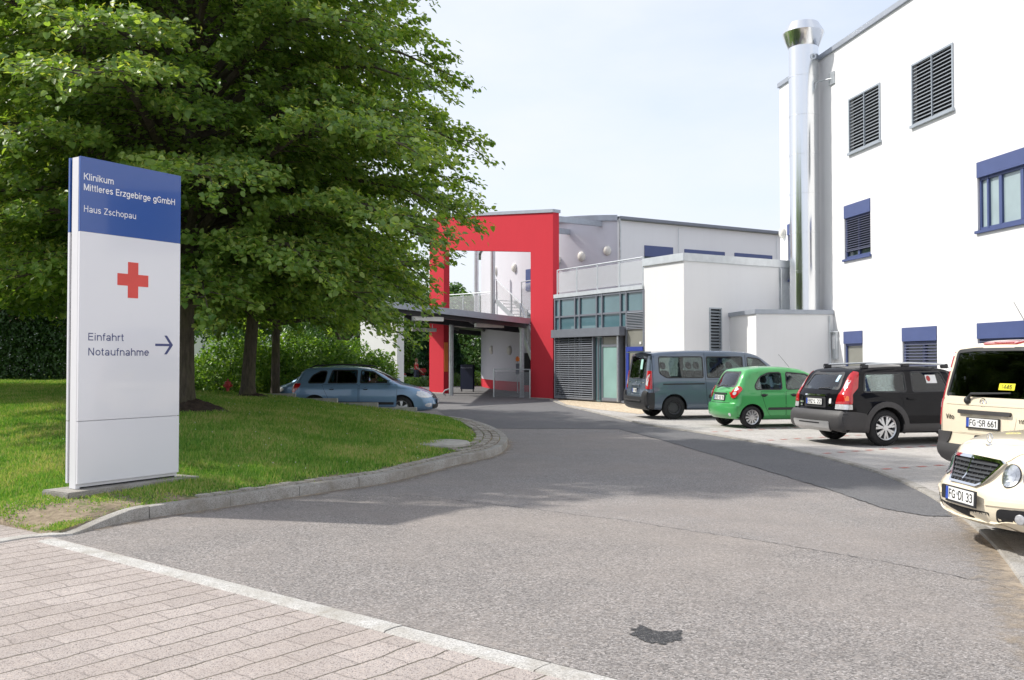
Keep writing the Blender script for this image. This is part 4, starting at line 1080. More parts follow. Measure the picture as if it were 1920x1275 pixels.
# hall behind: round grey drum and straight white wing
HALLY = 46.0
def hall():
    C = at(1158, 600, HALLY); C.z = 0; zt = at(1158, 405, HALLY).z
    k = .2914; d = nB; t = ((k * C.y) - C.x) / (d.x - k * d.y); t += 1.5
    E = C + d * t
    plan = [(1158, 46.0), (1128, 46.05), (1100, 46.2), (1072, 46.45), (1045, 46.85), (1018, 47.5), (990, 48.45), (962, 49.8), (938, 51.8), (920, 54.2), (908, 57), (902, 60), (905, 64)]
    pts = [at(u, 600, y) for u, y in plan]; pts = [Vector((p.x, p.y, 0)) - C for p in pts]
    sm = spline([(p.x, p.y) for p in pts], 4)
    b = thing('round_hall', 'round grey and white hall behind the red frame with a sloping roof', 'building', C)
    def ribbon(path, z0, z1, off=0.0):
        m = MB(); n = len(path); v = [(p.x, p.y, z0) for p in path] + [(p.x, p.y, z1) for p in path]
        return m.add(v, [(i, i + 1, n + i + 1, n + i) for i in range(n - 1)])
    zr = lambda p: zt
    ribbon(sm, -.1, zt - .22).build('round_wall', 'grey_plaster', b, smooth=True)
    back = [sm[-1], Vector((14, 24, 0)), Vector((E.x - C.x, E.y - C.y, 0)), Vector((0, 0, 0))]
    ee = E - C
    dz = at(1463, 434, E.y - 1.5 * .5).z - zt
    zE = zt
    mw = MB().add([(0, 0, -.1), (ee.x, ee.y, -.1), (ee.x, ee.y, zE - .2), (0, 0, zt - .2)], [(0, 1, 2, 3)])
    mw.build('straight_wall', 'white_plaster', b)
    # roof edge: coping over the drum, eaves gutter on the straight wing
    n = len(sm); v = []
    for i, p in enumerate(sm):
        q = (sm[min(i + 1, n - 1)] - sm[max(i - 1, 0)]).normalized(); nn = Vector((q.y, -q.x, 0)); nn = nn if (nn.dot(p + C) < 0) else -nn
        for o_, z in ((.12, zt - .24), (.12, zt + .04), (-.3, zt + .04), (-.3, zt - .24)): v.append((p.x + nn.x * o_, p.y + nn.y * o_, z))
    MB().add(v, [(i * 4 + k, i * 4 + (k + 1) % 4, i * 4 + 4 + (k + 1) % 4, i * 4 + 4 + k) for i in range(n - 1) for k in range(4)]).build('roof_coping', 'coping', b)
    m = MB(); m.obox((ee.x / 2, ee.y / 2, zt - .1), ee, (-ee.y, ee.x, 0), (0, 0, 1), ee.length, .5, .16); m.build('gutter', 'grey_alu', b, bevel=.02)
    MB().add([(p.x, p.y, zt - .05) for p in sm] + [(14, 24, zt - .05), (ee.x, ee.y, zt - .05)], [list(range(n + 2))]).build('roof', 'coping', b)
    # red plinth
    ribbon([p + Vector((0, -.02, 0)) for p in sm[22:]], -.1, .52).build('plinth', 'red_plaster', b, smooth=True)
    px = at(1163, 450, HALLY - .4)
    MB().tube([(px.x - C.x - .05, px.y - C.y + .02, zt - .2), (px.x - C.x, px.y - C.y + .1, zt - .5), (px.x - C.x, px.y - C.y + .1, 4)], .055, 10).build('downpipe', 'galv', b, smooth=True)
    fr = Frame(C.x, C.y, math.atan2(-nB.y, -nB.x))
    for u0, u1, v in ((1208, 1261, 460), (1283, 1358, 467), (1377, 1447, 474)):
        x0, z1 = fr.hit(u0, v); x1, _ = fr.hit(u1, v); x0, x1 = min(x0, x1), max(x0, x1)
        o = MB(); o.box(x0, x1, -.0, .05, z1 - .55, z1)
        mk = lambda q: [( -p[0] * nB.x + p[1] * fr.n.x, -p[0] * nB.y + p[1] * fr.n.y, p[2]) for p in q.v]
        w = MB().add(mk(o), o.f).build('window', 'blue_frame', b)
        s = slats(x0 + .05, x1 - .05, z1 - 1.6, z1 - .55, .03, .09, .07, .6); MB().add(mk(s), s.f).build('blind', 'blind', w)
        s = MB().box(x0, x1, .004, .012, z1 - 1.9, z1 - .55); MB().add(mk(s), s.f).build('pane', 'pane', w)
    for i, u in enumerate((1271, 1455)):
        x, z = fr.hit(u, 430); MB().tube([(x * -nB.x + .06 * fr.n.x, x * -nB.y + .06 * fr.n.y, zt - .3), (x * -nB.x + .06 * fr.n.x, x * -nB.y + .06 * fr.n.y, 4.5)], .015, 6).build('conductor', 'light_zinc', b)
    # wall lamps on the drum
    def on_drum(u):
        for i in range(n - 1):
            a_, b_ = sm[i] + C, sm[i + 1] + C
            ua, ub = 960 + FOC * a_.x / a_.y, 960 + FOC * b_.x / b_.y
            if (ua - u) * (ub - u) <= 0:
                s = (u - ua) / (ub - ua + 1e-9); p = a_.lerp(b_, s); q = (b_ - a_).normalized(); nn = Vector((q.y, -q.x, 0)); nn = nn if nn.dot(p) < 0 else -nn
                return p, nn
    L = [(1139, 470, 'upper white wall lamp nearest the downpipe on the grey drum'), (1091, 481, 'upper white wall lamp in the middle of the row right of the red frame'), (1046, 488, 'upper white wall lamp tight against the outer edge of the red frame'),
         (966, 502, 'upper white wall lamp seen through the red frame, nearer its right pillar'), (931, 508, 'upper white wall lamp seen through the red frame beside the tall posts'),
         (923, 656, 'lower white wall lamp on the drum farther from the stair'), (957, 657, 'lower white wall lamp on the drum nearer the stair')]
    for u, v, lab in L:
        p, nn = on_drum(u); z = at(u, v, p.y).z; f2 = Frame(p.x, p.y, math.atan2(-nn.x, nn.y)); f2.n = nn; f2.d = Vector((nn.y, -nn.x, 0)); f2.ang = math.atan2(-nn.x, nn.y)
        o = wall_lamp(f2, 0, z, lab, .2)
    # dark upper window and lower door on the drum
    for u0, u1, v0, v1, nm, m_ in ((987, 996, 505, 545, 'upper_window', 'blue_frame'), (981, 995, 662, 722, 'dark_door', 'black_void')):
        p, nn = on_drum((u0 + u1) / 2); q, _ = on_drum(u1); r_, _ = on_drum(u0); z0, z1 = at(u0, v1, p.y).z, at(u0, v0, p.y).z; w = (q - r_).length
        MB().obox((p.x - C.x, p.y - C.y, (z0 + z1) / 2), (nn.y, -nn.x, 0), (0, 0, 1), nn, w, z1 - z0, .1).build(nm, m_, b)
    return C, zt, on_drum
hC, hZ, on_drum = hall()
def gate_beams():
    for u0, v0, u1, v1, lab in ((1040, 410, 1127, 420, 'upper grey steel beam running from the red frame to the hall'), (1040, 432, 1066, 435, 'short lower grey steel beam beside the red frame')):
        A = at(u0, v0, 40.4); p, _ = on_drum(u1); B = at(u1, v1, p.y - .02)
        d = B - A
        o = MB().obox((d / 2), d, (-d.y, d.x, 0), (0, 0, 1), d.length, .16, .26).build('steel_beam', 'coping', None, bevel=.008)
        o.location = A; tag(o, lab, 'beam', 'steel beams between frame and hall')
gate_beams()

# ------------------------------------------------------------------ red frame
GR = at(1037, 700, 39.3); GL = at(805, 700, 47.0); gdir = Vector((GL.x - GR.x, GL.y - GR.y, 0)); gW = gdir.length; gang = math.atan2(gdir.y, gdir.x)
FG = Frame(GR.x, GR.y, gang)
def red_frame():
    th = .34
    zr, zl = FG.hit(1037, 398)[1], FG.hit(885, 405)[1]; xr = FG.hit(885, 405)[0]; sl = (zl - zr) / xr
    xp = FG.hit(995, 600)[0]; xq = FG.hit(832, 600)[0]
    b0, b1 = FG.hit(995, 472)[1], FG.hit(892, 470)[1]; sb = (b1 - b0) / (FG.hit(892, 470)[0] - xp)
    T = lambda x: zr + sl * x; Bm = lambda x: b0 + sb * (x - xp)
    b = thing('red_frame', 'big red plastered portal frame standing over the drive', 'portal frame', FG.o, gang)
    m = MB()
    pl = [(0, -.1), (0, T(0)), (gW, T(gW)), (gW, -.1), (xq, -.1), (xq, Bm(xq)), (xp, Bm(xp)), (xp, -.1)]
    n = 8; v = [(x, 0, z) for x, z in pl] + [(x, -th, z) for x, z in pl]
    q = [(0, 1, 6, 7), (1, 2, 5, 6), (2, 3, 4, 5)]
    m.add(v, q + [tuple(i + n for i in f[::-1]) for f in q] + [(i, (i + 1) % n, n + (i + 1) % n, n + i) for i in range(n)])
    m.build('wall', 'red_plaster', b)
    v = [(x, y, T(x) + dz) for x in (-.05, gW + .05) for y, dz in ((.05, 0), (.05, .14), (-th - .05, .14), (-th - .05, 0))]
    MB().add(v, [(0, 1, 2, 3), (4, 7, 6, 5)] + [(k, (k + 1) % 4, 4 + (k + 1) % 4, 4 + k) for k in range(4)]).build('coping', 'coping', b)
    MB().box(-.01, xp + .01, .002, .03, -.05, .04).build('base_strip', 'concrete', b); MB().box(xq - .01, gW + .01, .002, .03, -.05, .06).build('base_strip', 'concrete', b)
    # orange sign strip and small plates on the inner side of the far pillar
    o = MB().box(xq - .03, xq - .003, -.24, -.02, 1.1, 2.55).build('orange_strip', 'orange', b)
    return xp, xq
rxp, rxq = red_frame()
# white end wall of the ambulance bay at the left
A = at(757, 650, 35.5); wz = at(757, 590, 35.5).z
w = MB().box(-2.6, 0, 0, .32, -.1, wz).build('white_wall', 'white_plaster', None, bevel=.006); w.location = (A.x - .25, A.y, 0); w.rotation_euler = (0, 0, R(-48))
tag(w, 'freestanding white wall carrying the left end of the bay canopy', 'wall')

def canopy():
    FLp, FRp = at(752, 567, 35.0), at(994, 597, 40.6)
    zl, zr = FLp.z, FRp.z
    d = Vector((FRp.x - FLp.x, FRp.y - FLp.y, 0)); n = Vector((-d.y, d.x, 0)).normalized(); L = d.length; ang = math.atan2(d.y, d.x)
    c = thing('bay_canopy', 'flat dark grey steel canopy over the ambulance drive', 'canopy', (FLp.x, FLp.y, 0), ang)
    D = 17.0; SHX = d.y / d.x * 1.03; Z = lambda x: zl + (zr - zl) * x / L
    def slab(x0, x1, y0, y1, t, b_, name, m):
        v = [(x + y * SHX, y, Z(x) + z) for x in (x0, x1) for y in (y0, y1) for z in (b_, t)]
        return MB().add(v, [(0, 1, 3, 2), (4, 6, 7, 5), (0, 4, 5, 1), (2, 3, 7, 6), (0, 2, 6, 4), (1, 5, 7, 3)]).build(name, m, c)
    slab(-1.3, L, 0, .12, 0, -.25, 'fascia', 'coping')
    slab(-1.3, L - .02, .125, D, -.03, -.12, 'roof', 'dark_steel')
    slab(-1.3, L - .25, .35, .6, -.125, -.42, 'beam', 'dark_steel'); slab(-1.3, L - .25, 5.6, 5.85, -.125, -.42, 'beam', 'dark_steel'); slab(-1.3, L - .25, D - .4, D - .15, -.125, -.42, 'beam', 'dark_steel')
    for x in (L * .97 - .3, L * .42, L * .05): slab(x, x + .18, .62, D - .5, -.125, -.26, 'rafter', 'dark_steel')
    return c, FLp, d.normalized(), n, L, Z, ang
cano, cO, cd, cn, cL, cZ, cang = canopy()
def canopy_stuff():
    def lamp(u0, u1, v, Y, lab):
        A, B = at(u0, v, Y), at(u1, v + 5, Y + .9); d = B - A; L = math.hypot(d.x, d.y)
        t = thing('strip_lamp', lab, 'strip lamp', A, math.atan2(d.y, d.x), 'strip lamps hanging under the canopy')
        zc = min(cZ(0), cZ(cL)) - A.z
        MB().box(0, L, -.09, .09, -.1, .07).build('housing', 'plate_white', t, bevel=.015)
        for k in (.14, .86): MB().tube([(L * k, 0, .07), (L * k, 0, zc - .1)], .015, 6).build('hanger', 'galv', t)
    lamp(774, 830, 596, 36.2, 'near left white strip lamp hanging under the bay canopy')
    lamp(891, 943, 609, 40.0, 'right hand white strip lamp hanging under the bay canopy')
    lamp(771, 817, 617, 44, 'far strip lamp hanging low beside the left pillar')
    for u, Y, v, lab in ((846, 43.5, 728, 'slim round steel post under the middle of the canopy'), (978.5, 41.2, 742, 'slim round steel post beside the right red pillar')):
        P = at(u, v, Y); top = at(u, 609 if u < 900 else 603, Y).z
        p = MB().tube([(0, 0, -.05), (0, 0, top)], .11 if u < 900 else .10, 14).tube([(-.25, 0, .02), (-.4, 0, .1), (-.3, 0, .25), (0, 0, .35)] if u < 900 else [(0, 0, .5), (0, .01, .6)], .03, 8).build('post', 'galv', None, smooth=True)
        p.location = (P.x, P.y, 0); p.name = 'canopy_post'; tag(p, lab, 'post', 'canopy posts')
    # tall round columns behind the frame
    for u, Y, lab in ((893, 50.5, 'left tall pale column rising behind the canopy'), (924, 48.5, 'right tall pale column rising behind the canopy')):
        P = at(u, 600, Y); top = at(u, 460, Y).z
        p = MB().tube([(0, 0, 3.4), (0, 0, top)], .13, 16).build('column', 'light_zinc', None, smooth=True); p.location = (P.x, P.y, 0); p.name = 'tall_column'; tag(p, lab, 'column', 'tall columns behind the canopy')
    # terrace deck, railings and stairs
    A, B = at(836, 580, 51.5), at(990, 590, 47.5)
    zt = 3.95
    dk = MB().prism([(0, 0), (B.x - A.x, B.y - A.y), (B.x - A.x + 1.0, B.y - A.y + 3), (.6, 5)], 3.65, zt).build('terrace_deck', 'concrete', None); dk.location = (A.x, A.y, 0); tag(dk, 'raised concrete terrace deck behind the red frame', 'terrace')
    E = at(932, 590, 49.0)
    railing('deck_railing', 'pale metal railing on the terrace deck between the red pillars', [A + Vector((.05, .1, 0)), E], 1.35, zt, 1.3)
    # upper flight: from the deck down to the right
    s0, s1 = at(930, 585, 48.4), at(990, 592, 46.4)
    def stair(name, lab, p0, p1, z0, z1, w, n):
        d = Vector((p1.x - p0.x, p1.y - p0.y, 0)); L = d.length; t = thing(name, lab, 'stair', (p0.x, p0.y, 0), math.atan2(d.y, d.x))
        m = MB()
        for i in range(n): x = L * (i + .5) / n; z = z0 + (z1 - z0) * (i + .5) / n; m.box(x - .16, x + .16, 0, w, z - .03, z)
        m.build('treads', 'galv', t)
        for y in (-.03, w + .03): MB().obox((L / 2, y, (z0 + z1) / 2 - .1), (L, 0, z1 - z0), (0, 1, 0), (-(z1 - z0), 0, L), math.hypot(L, z1 - z0), .04, .24).build('stringer', 'galv', t)
        MB().tube([(0, 0, z0 + 1.0), (L, 0, z1 + 1.0)], .03, 8).build('handrail', 'galv', t, smooth=True)
        for k in (.02, .5, .98): MB().tube([(L * k, 0, z0 + (z1 - z0) * k), (L * k, 0, z0 + (z1 - z0) * k + 1.0)], .03, 6).build('baluster', 'galv', t)
        MB().add([(0, 0, z0 + .1), (L, 0, z1 + .1), (L, 0, z1 + .92), (0, 0, z0 + .92)], [(0, 1, 2, 3)]).build('infill', 'infill', t, fix=False)
    stair('upper_stair', 'galvanised stair dropping from the terrace behind the canopy edge', s0, s1, 4.9, 3.2, 1.2, 9)
    l0, l1 = at(985, 620, 43.2), at(1003, 690, 41.2)
    stair('lower_stair', 'galvanised stair with open treads beside the right red pillar', at(975, 640, 44.6), at(1006, 690, 42.6), 3.4, 1.3, 1.1, 10)
    railing('ramp_railing', 'low grey mesh railing in front of the drum at ground level', [at(926, 735, 41.6), at(994, 744, 40.2)], 1.28, -.02, 1.55, im='infill_dark')
    railing('upper_side_railing', 'short metal railing at the top of the stair by the red pillar', [at(978, 560, 45.2), at(996, 560, 44.4)], 1.5, 4.0, .8)
    # navy board, little orange fire box, barrier stub
    P = at(863, 725, 49.0); Q = at(887, 725, 48.4); L = math.hypot(Q.x - P.x, Q.y - P.y)
    t = thing('navy_board', 'dark navy information board standing on the pavement under the canopy', 'notice board', (P.x, P.y, .02), math.atan2(Q.y - P.y, Q.x - P.x))
    MB().box(0, L, 0, .12, .12, 1.42).build('board', 'navy', t, bevel=.01)
    for x in (.02, L - .06): MB().box(x, x + .04, .03, .09, -.02, .12).build('leg', 'dark_steel', t)
    stroke_text('Notaufnahme', .07, L - .12, basis((.06, -.002, 1.22), (1, 0, 0), (0, 0, 1)), 'lettering', 'grey_alu', t)
    P = at(970.5, 690, 47.0)
    t = thing('call_post', 'narrow dark call box with an orange cap in front of the drum', 'call box', (P.x, P.y, 0))
    MB().box(-.09, .09, -.05, .05, .95, 1.5).build('box', 'grey_alu', t); MB().lathe([(.0, 1.6), (.09, 1.62), (.11, 1.75), (.05, 1.85), (0, 1.87)], 12).build('cap', 'orange', t, smooth=True); MB().tube([(0, 0, 0), (0, 0, .95)], .03, 8).tube([(0, 0, 1.5), (0, 0, 1.62)], .03, 8).build('stem', 'galv', t)
    P = gp(1021, 746); z = 0
    t = thing('barrier_stub', 'small pale folded parking barrier at the foot of the right red pillar', 'barrier', (P.x, P.y - .5, 0), R(20))
    MB().box(-.42, .38, -.05, .05, .30, .37).build('arm', 'light_zinc', t, bevel=.01); MB().box(-.1, .1, -.08, .08, 0, .3).build('foot', 'light_zinc', t, bevel=.01); MB().tube([(.32, 0, .1), (.32, 0, .42)], .05, 8).build('counterweight', 'galv', t)
canopy_stuff()
# ------------------------------------------------------------------ trees and shrubs
def bark(name, c, moss=(.10, .11, .03)):
    t = NT(name); v = t.coord((6, 6, 1.2)); n = t.noise(v, 3.5, 6, .65); g = t.noise(t.coord(), 1.1, 4)
    a = t.ramp(n, [(.3, tuple(x * .5 for x in c)), (.7, tuple(x * 1.35 for x in c))])
    t.col(t.mix(t.rng(g, .45, .7, 0, .55), a, moss)); t.b.inputs['Roughness'].default_value = .95; t.bump(n, .9, .03); return t.m
M['bark'] = bark('linden_bark', (.095, .080, .062))
def leaf_mat(name, stops, trans=.35, rough=.4, spec=.4):
    t = NT(name); g = t.n('ShaderNodeNewGeometry'); v = t.coord()
    k = t.math('ADD', t.math('MULTIPLY', g.outputs['Random Per Island'], .6), t.math('MULTIPLY', t.noise(v, .7, 3), .5))
    c = t.ramp(k, stops); t.col(c)
    t.b.inputs['Roughness'].default_value = rough; t.b.inputs['Specular IOR Level'].default_value = spec
    tr = t.n('ShaderNodeBsdfTranslucent'); t.l(t.mix(1.0, c, (1.5, 1.45, .45), 'MULTIPLY'), tr.inputs['Color'])
    ms = t.n('ShaderNodeMixShader'); ms.inputs[0].default_value = trans
    t.l(t.b.outputs[0], ms.inputs[1]); t.l(tr.outputs[0], ms.inputs[2]); t.l(ms.outputs[0], t.out.inputs['Surface']); return t.m
M['leaf_linden'] = leaf_mat('linden_leaf', [(.2, (.095, .19, .042)), (.5, (.17, .285, .065)), (.75, (.26, .38, .10)), (.95, (.40, .50, .17))], .5, .42, .55)
M['bract'] = leaf_mat('linden_bract', [(.2, (.28, .35, .08)), (.9, (.46, .48, .15))], .4)
M['leaf_hedge'] = leaf_mat('hedge_leaf', [(.2, (.07, .16, .026)), (.55, (.14, .28, .045)), (.85, (.28, .42, .08)), (1.0, (.36, .48, .12))], .42)
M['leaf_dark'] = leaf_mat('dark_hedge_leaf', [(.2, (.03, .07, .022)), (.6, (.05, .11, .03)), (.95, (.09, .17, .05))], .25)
M['leaf_back'] = leaf_mat('background_leaf', [(.2, (.04, .10, .02)), (.6, (.075, .165, .03)), (.95, (.14, .24, .05))], .3)
M['leaf_conifer'] = leaf_mat('conifer_leaf', [(.2, (.012, .045, .022)), (.9, (.03, .085, .04))], .15)

def leaves_mesh(name, pos, nrm, tipdir, size, mat, parent, narrow=.8, kind=None):
    """one folded six-cornered leaf (two quads) per row of pos"""
    n = len(pos)
    t = tipdir - nrm * np.sum(tipdir * nrm, 1, keepdims=True); t /= np.linalg.norm(t, axis=1, keepdims=True) + 1e-9
    s = np.cross(nrm, t); L = size[:, None]; W = L * narrow * .5
    b = pos; tip = pos + t * L; fold = nrm * L * .10
    co = np.empty((n, 6, 3), np.float32)
    co[:, 0] = b; co[:, 1] = b + t * L * .18 + s * W * .92 + fold; co[:, 2] = b + t * L * .62 + s * W * .8 + fold * .8 - nrm * L * .03
    co[:, 3] = tip - nrm * L * .10; co[:, 4] = b + t * L * .62 - s * W * .8 + fold * .8 - nrm * L * .03; co[:, 5] = b + t * L * .18 - s * W * .92 + fold
    me = bpy.data.meshes.new(name); me.vertices.add(n * 6); me.vertices.foreach_set('co', co.ravel())
    idx = (np.arange(n, dtype=np.int32)[:, None] * 6 + np.array([0, 1, 2, 3, 0, 3, 4, 5], np.int32)[None]).ravel()
    me.loops.add(n * 8); me.loops.foreach_set('vertex_index', idx)
    me.polygons.add(n * 2); me.polygons.foreach_set('loop_start', np.arange(0, n * 8, 4, dtype=np.int32)); me.update(calc_edges=True)
    me.materials.append(M[mat]); o = bpy.data.objects.new(name, me); COL.objects.link(o)
    if parent: o.parent = parent
    return o

def unit(v): return v / (np.linalg.norm(v, axis=-1, keepdims=True) + 1e-9)

def linden(label, x, y, z, H, rfun, z_lo, trunk_r, n_limbs, leaf, per_m, seed, lean=(0, 0), bracts=True, group=None, mat='leaf_linden', cat='tree', name='linden_tree', limit_back=None):
    """trunk, limbs and twigs, with leaves set in flat drooping sprays along the twigs"""
    g = np.random.default_rng(seed)
    t = thing(name, label, cat, (x, y, z), 0, group)
    tp = [Vector((lean[0] * h ** 1.4, lean[1] * h ** 1.4, H * h)) for h in (0, .04, .1, .2, .35, .5, .65, .8, .93)]
    MB().tube(tp, [trunk_r * k for k in (1.5, 1.12, 1.0, .93, .8, .62, .42, .24, .06)], 14).build('trunk', 'bark', t, smooth=True)
    wood = MB(); LP, LN, LT, LS = [], [], [], []; BP, BT = [], []
    for i in range(n_limbs):
        f = (i + .5) / n_limbs; zh = z_lo + (H - z_lo) * (f ** 1.12) * .96
        az = i * 2.39996 + g.uniform(-.35, .35); ln = rfun(zh, az) * g.uniform(.88, 1.01)
        if ln < .5: ln = .5
        fh = np.clip((zh - z_lo) / (H - z_lo), 0, 1)
        rise = (.10 + .62 * fh) * ln * g.uniform(.7, 1.3); za = max(.9, zh - rise * .9)
        d = np.array([math.cos(az), math.sin(az)]); base = np.array([lean[0] * (za / H) ** 1.4, lean[1] * (za / H) ** 1.4, za])
        droop = (.13 * (1 - fh) + .055) * ln; side = np.array([-d[1], d[0]]) * g.uniform(-.12, .12) * ln
        path = []
        for s in (0, .2, .4, .6, .8, 1.0):
            h = za + rise * math.sin(min(1, s * 1.25) * PI / 2) - droop * max(0, s - .45) ** 2 * 3.2
            path.append(np.array([*(base[:2] + d * ln * s + side * s * s), h]))
        wood.tube([Vector(p) for p in path], [max(.008, (.018 * ln + .01) * (1 - .9 * s)) for s in (0, .2, .4, .6, .8, 1.0)], 5, False)
        # twigs along the limb
        nt = max(5, int(ln * 4.2)); P = np.array(path)
        for k in range(nt + 1):
            s = .22 + .78 * (k / nt); q = s * 5; j = min(4, int(q)); p = P[j] + (P[j + 1] - P[j]) * (q - j); dirn = unit(P[j + 1] - P[j])
            sg = 1 if k % 2 else -1
            tl = (.35 + .95 * (1 - s) ** .8 + .25 * g.random()) * min(1.4, .45 + ln / 4.5)
            out = unit(np.array([dirn[0], dirn[1], 0.0])); sd = np.array([-out[1], out[0], 0]) * sg
            if k == nt: tdir = dirn; tl = .55
            else: tdir = unit(sd * g.uniform(.7, 1.0) + out * g.uniform(.35, .8) + np.array([0, 0, g.uniform(-.12, .22)]))
            dr = np.array([0, 0, -g.uniform(.10, .32)])
            m = max(4, int(per_m * tl)); u = g.random(m) ** .75
            pos = p + tdir * (tl * u)[:, None] + dr * ((u ** 2) * tl)[:, None] + g.normal(0, 1, (m, 3)) * np.array([.085, .085, .055]) * (leaf / .1) ** .5
            outv = unit(tdir * .8 + np.array([0, 0, -.35]) + g.normal(0, .45, (m, 3)))
            nr = unit(np.array([0, 0, .85]) + out * .45 + g.normal(0, .42, (m, 3)))
            LP.append(pos); LT.append(outv); LN.append(nr); LS.append(leaf * g.uniform(.7, 1.25, m))
            if bracts and s > .5:
                mb_ = max(1, int(m * .34)); ii = g.integers(0, m, mb_); BP.append(pos[ii] + np.array([0, 0, .03]) + g.normal(0, .03, (mb_, 3))); BT.append(unit(outv[ii] + g.normal(0, .5, (mb_, 3))))
            if tl > .5: wood.tube([Vector(p), Vector(p + tdir * tl * .5 + dr * tl * .25), Vector(p + tdir * tl * .95 + dr * tl * .9)], [.012, .008, .004], 4, False)
    wood.build('limbs', 'bark', t, smooth=True, fix=False)
    LP, LN, LT, LS = np.concatenate(LP), np.concatenate(LN), np.concatenate(LT), np.concatenate(LS)
    cr_ = leaves_mesh('crown', LP, LN, LT, LS, mat, t)
    if bracts and BP:
        BP, BT = np.concatenate(BP), np.concatenate(BT); nb = len(BP)
        leaves_mesh('bracts', BP, unit(np.array([0, 0, 1.]) + g.normal(0, .6, (nb, 3))), BT, np.full(nb, leaf * .75), 'bract', cr_, .28)
    return t, len(LP)

def R1(z, az):
    # wide, low crown: 5.9 m at 3.5 m above the ground, tapering upwards
    base = np.interp(z, [1.6, 2.4, 3.4, 4.6, 6.0, 7.5, 9.0, 11.0, 12.5], [2.6, 3.6, 4.7, 5.4, 5.15, 4.6, 3.8, 2.5, .8])
    return base * (1 + .07 * math.sin(3 * az + z) + .05 * math.sin(5 * az - 2 * z) + .11 * max(0, math.cos(az)) * math.exp(-((z - 4.0) / 1.8) ** 2))
T1 = at(346, 775, 17.0); z1 = lz(T1.x, T1.y)
cnt = []
cnt.append(linden('big leafy linden tree right behind the hospital sign, the nearest tree', T1.x, T1.y, z1 - .05, 12.4, R1, 2.3, .155, 108, .105, 88, 11, (.1, .1))[1])
def R2(z, az):
    return np.interp(z, [1.4, 2.2, 3.2, 4.6, 6.0, 8.0, 9.8], [2.6, 3.9, 4.5, 4.5, 4.0, 2.7, .6]) * (1 + .08 * math.sin(3 * az + z))
T2 = at(464, 738, 24.2); z2 = lz(T2.x, T2.y)
cnt.append(linden('linden tree with a leaning trunk beside the highest concrete step', T2.x, T2.y, z2 - .05, 9.6, R2, 2.6, .165, 54, .115, 58, 23, (1.0, .3), False)[1])
T3 = at(516, 730, 29.6)
def R3(z, az):
    return np.interp(z, [1.6, 2.6, 3.8, 5.5, 7.5, 9.0], [3.0, 4.5, 5.2, 4.8, 3.0, .6]) * (1 + .08 * math.sin(3 * az + z)) * (1 - .5 * max(0, math.sin(az)))
cnt.append(linden('slim straight linden tree growing between hedge and estate car', T3.x, T3.y, -.02, 9.2, R3, 3.1, .14, 44, .125, 50, 37, (.1, 0), False)[1])
# trees farther left behind the sign
def RL(z, az): return np.interp(z, [2.0, 3.0, 4.5, 7, 10, 13], [3.0, 4.6, 5.4, 5.2, 3.8, .6]) * (1 + .08 * math.sin(3 * az + z))
for u, Y, sd, lab in ((185, 22.5, 51, 'dense linden tree standing farther back directly behind the sign'), (-110, 26, 57, 'dense linden tree reaching in over the far left edge of the lawn')):
    P = at(u, 700, Y); cnt.append(linden(lab, P.x, P.y, lz(P.x, P.y) - .05, 13.2, RL, 2.6, .24, 58, .17, 34, sd, (0, 0), False)[1])
print('leaves', cnt)
# mulch mounds at the two front trunks
for P, r, hh, lab in ((T1, .62, .24, 'dark mulch heap round the foot of the nearest tree'), (T2, .5, .14, 'dark mulch heap round the foot of the leaning trunk')):
    rr = random.Random(int(r * 100)); mb = MB(); n = 40; rings = 9; v = []
    for i in range(rings):
        q = i / (rings - 1)
        for j in range(n):
            a = 2 * PI * j / n; rad = r * q * (1 + .12 * math.sin(3 * a + 1) + .08 * math.sin(7 * a)) + .02; xx, yy = P.x + rad * math.cos(a) + .12, P.y + rad * math.sin(a) * .9
            v.append((xx, yy, lz(xx, yy) + hh * (1 - q ** 1.6) - .02 + rr.uniform(-.022, .022)))
    mb.add(v, [(i * n + j, i * n + (j + 1) % n, (i + 1) * n + (j + 1) % n, (i + 1) * n + j) for i in range(rings - 1) for j in range(n)])
    o = mb.build('mulch_mound', 'mulch', smooth=True); tag(o, lab, 'mulch mound', 'mulch mounds at the trunks')

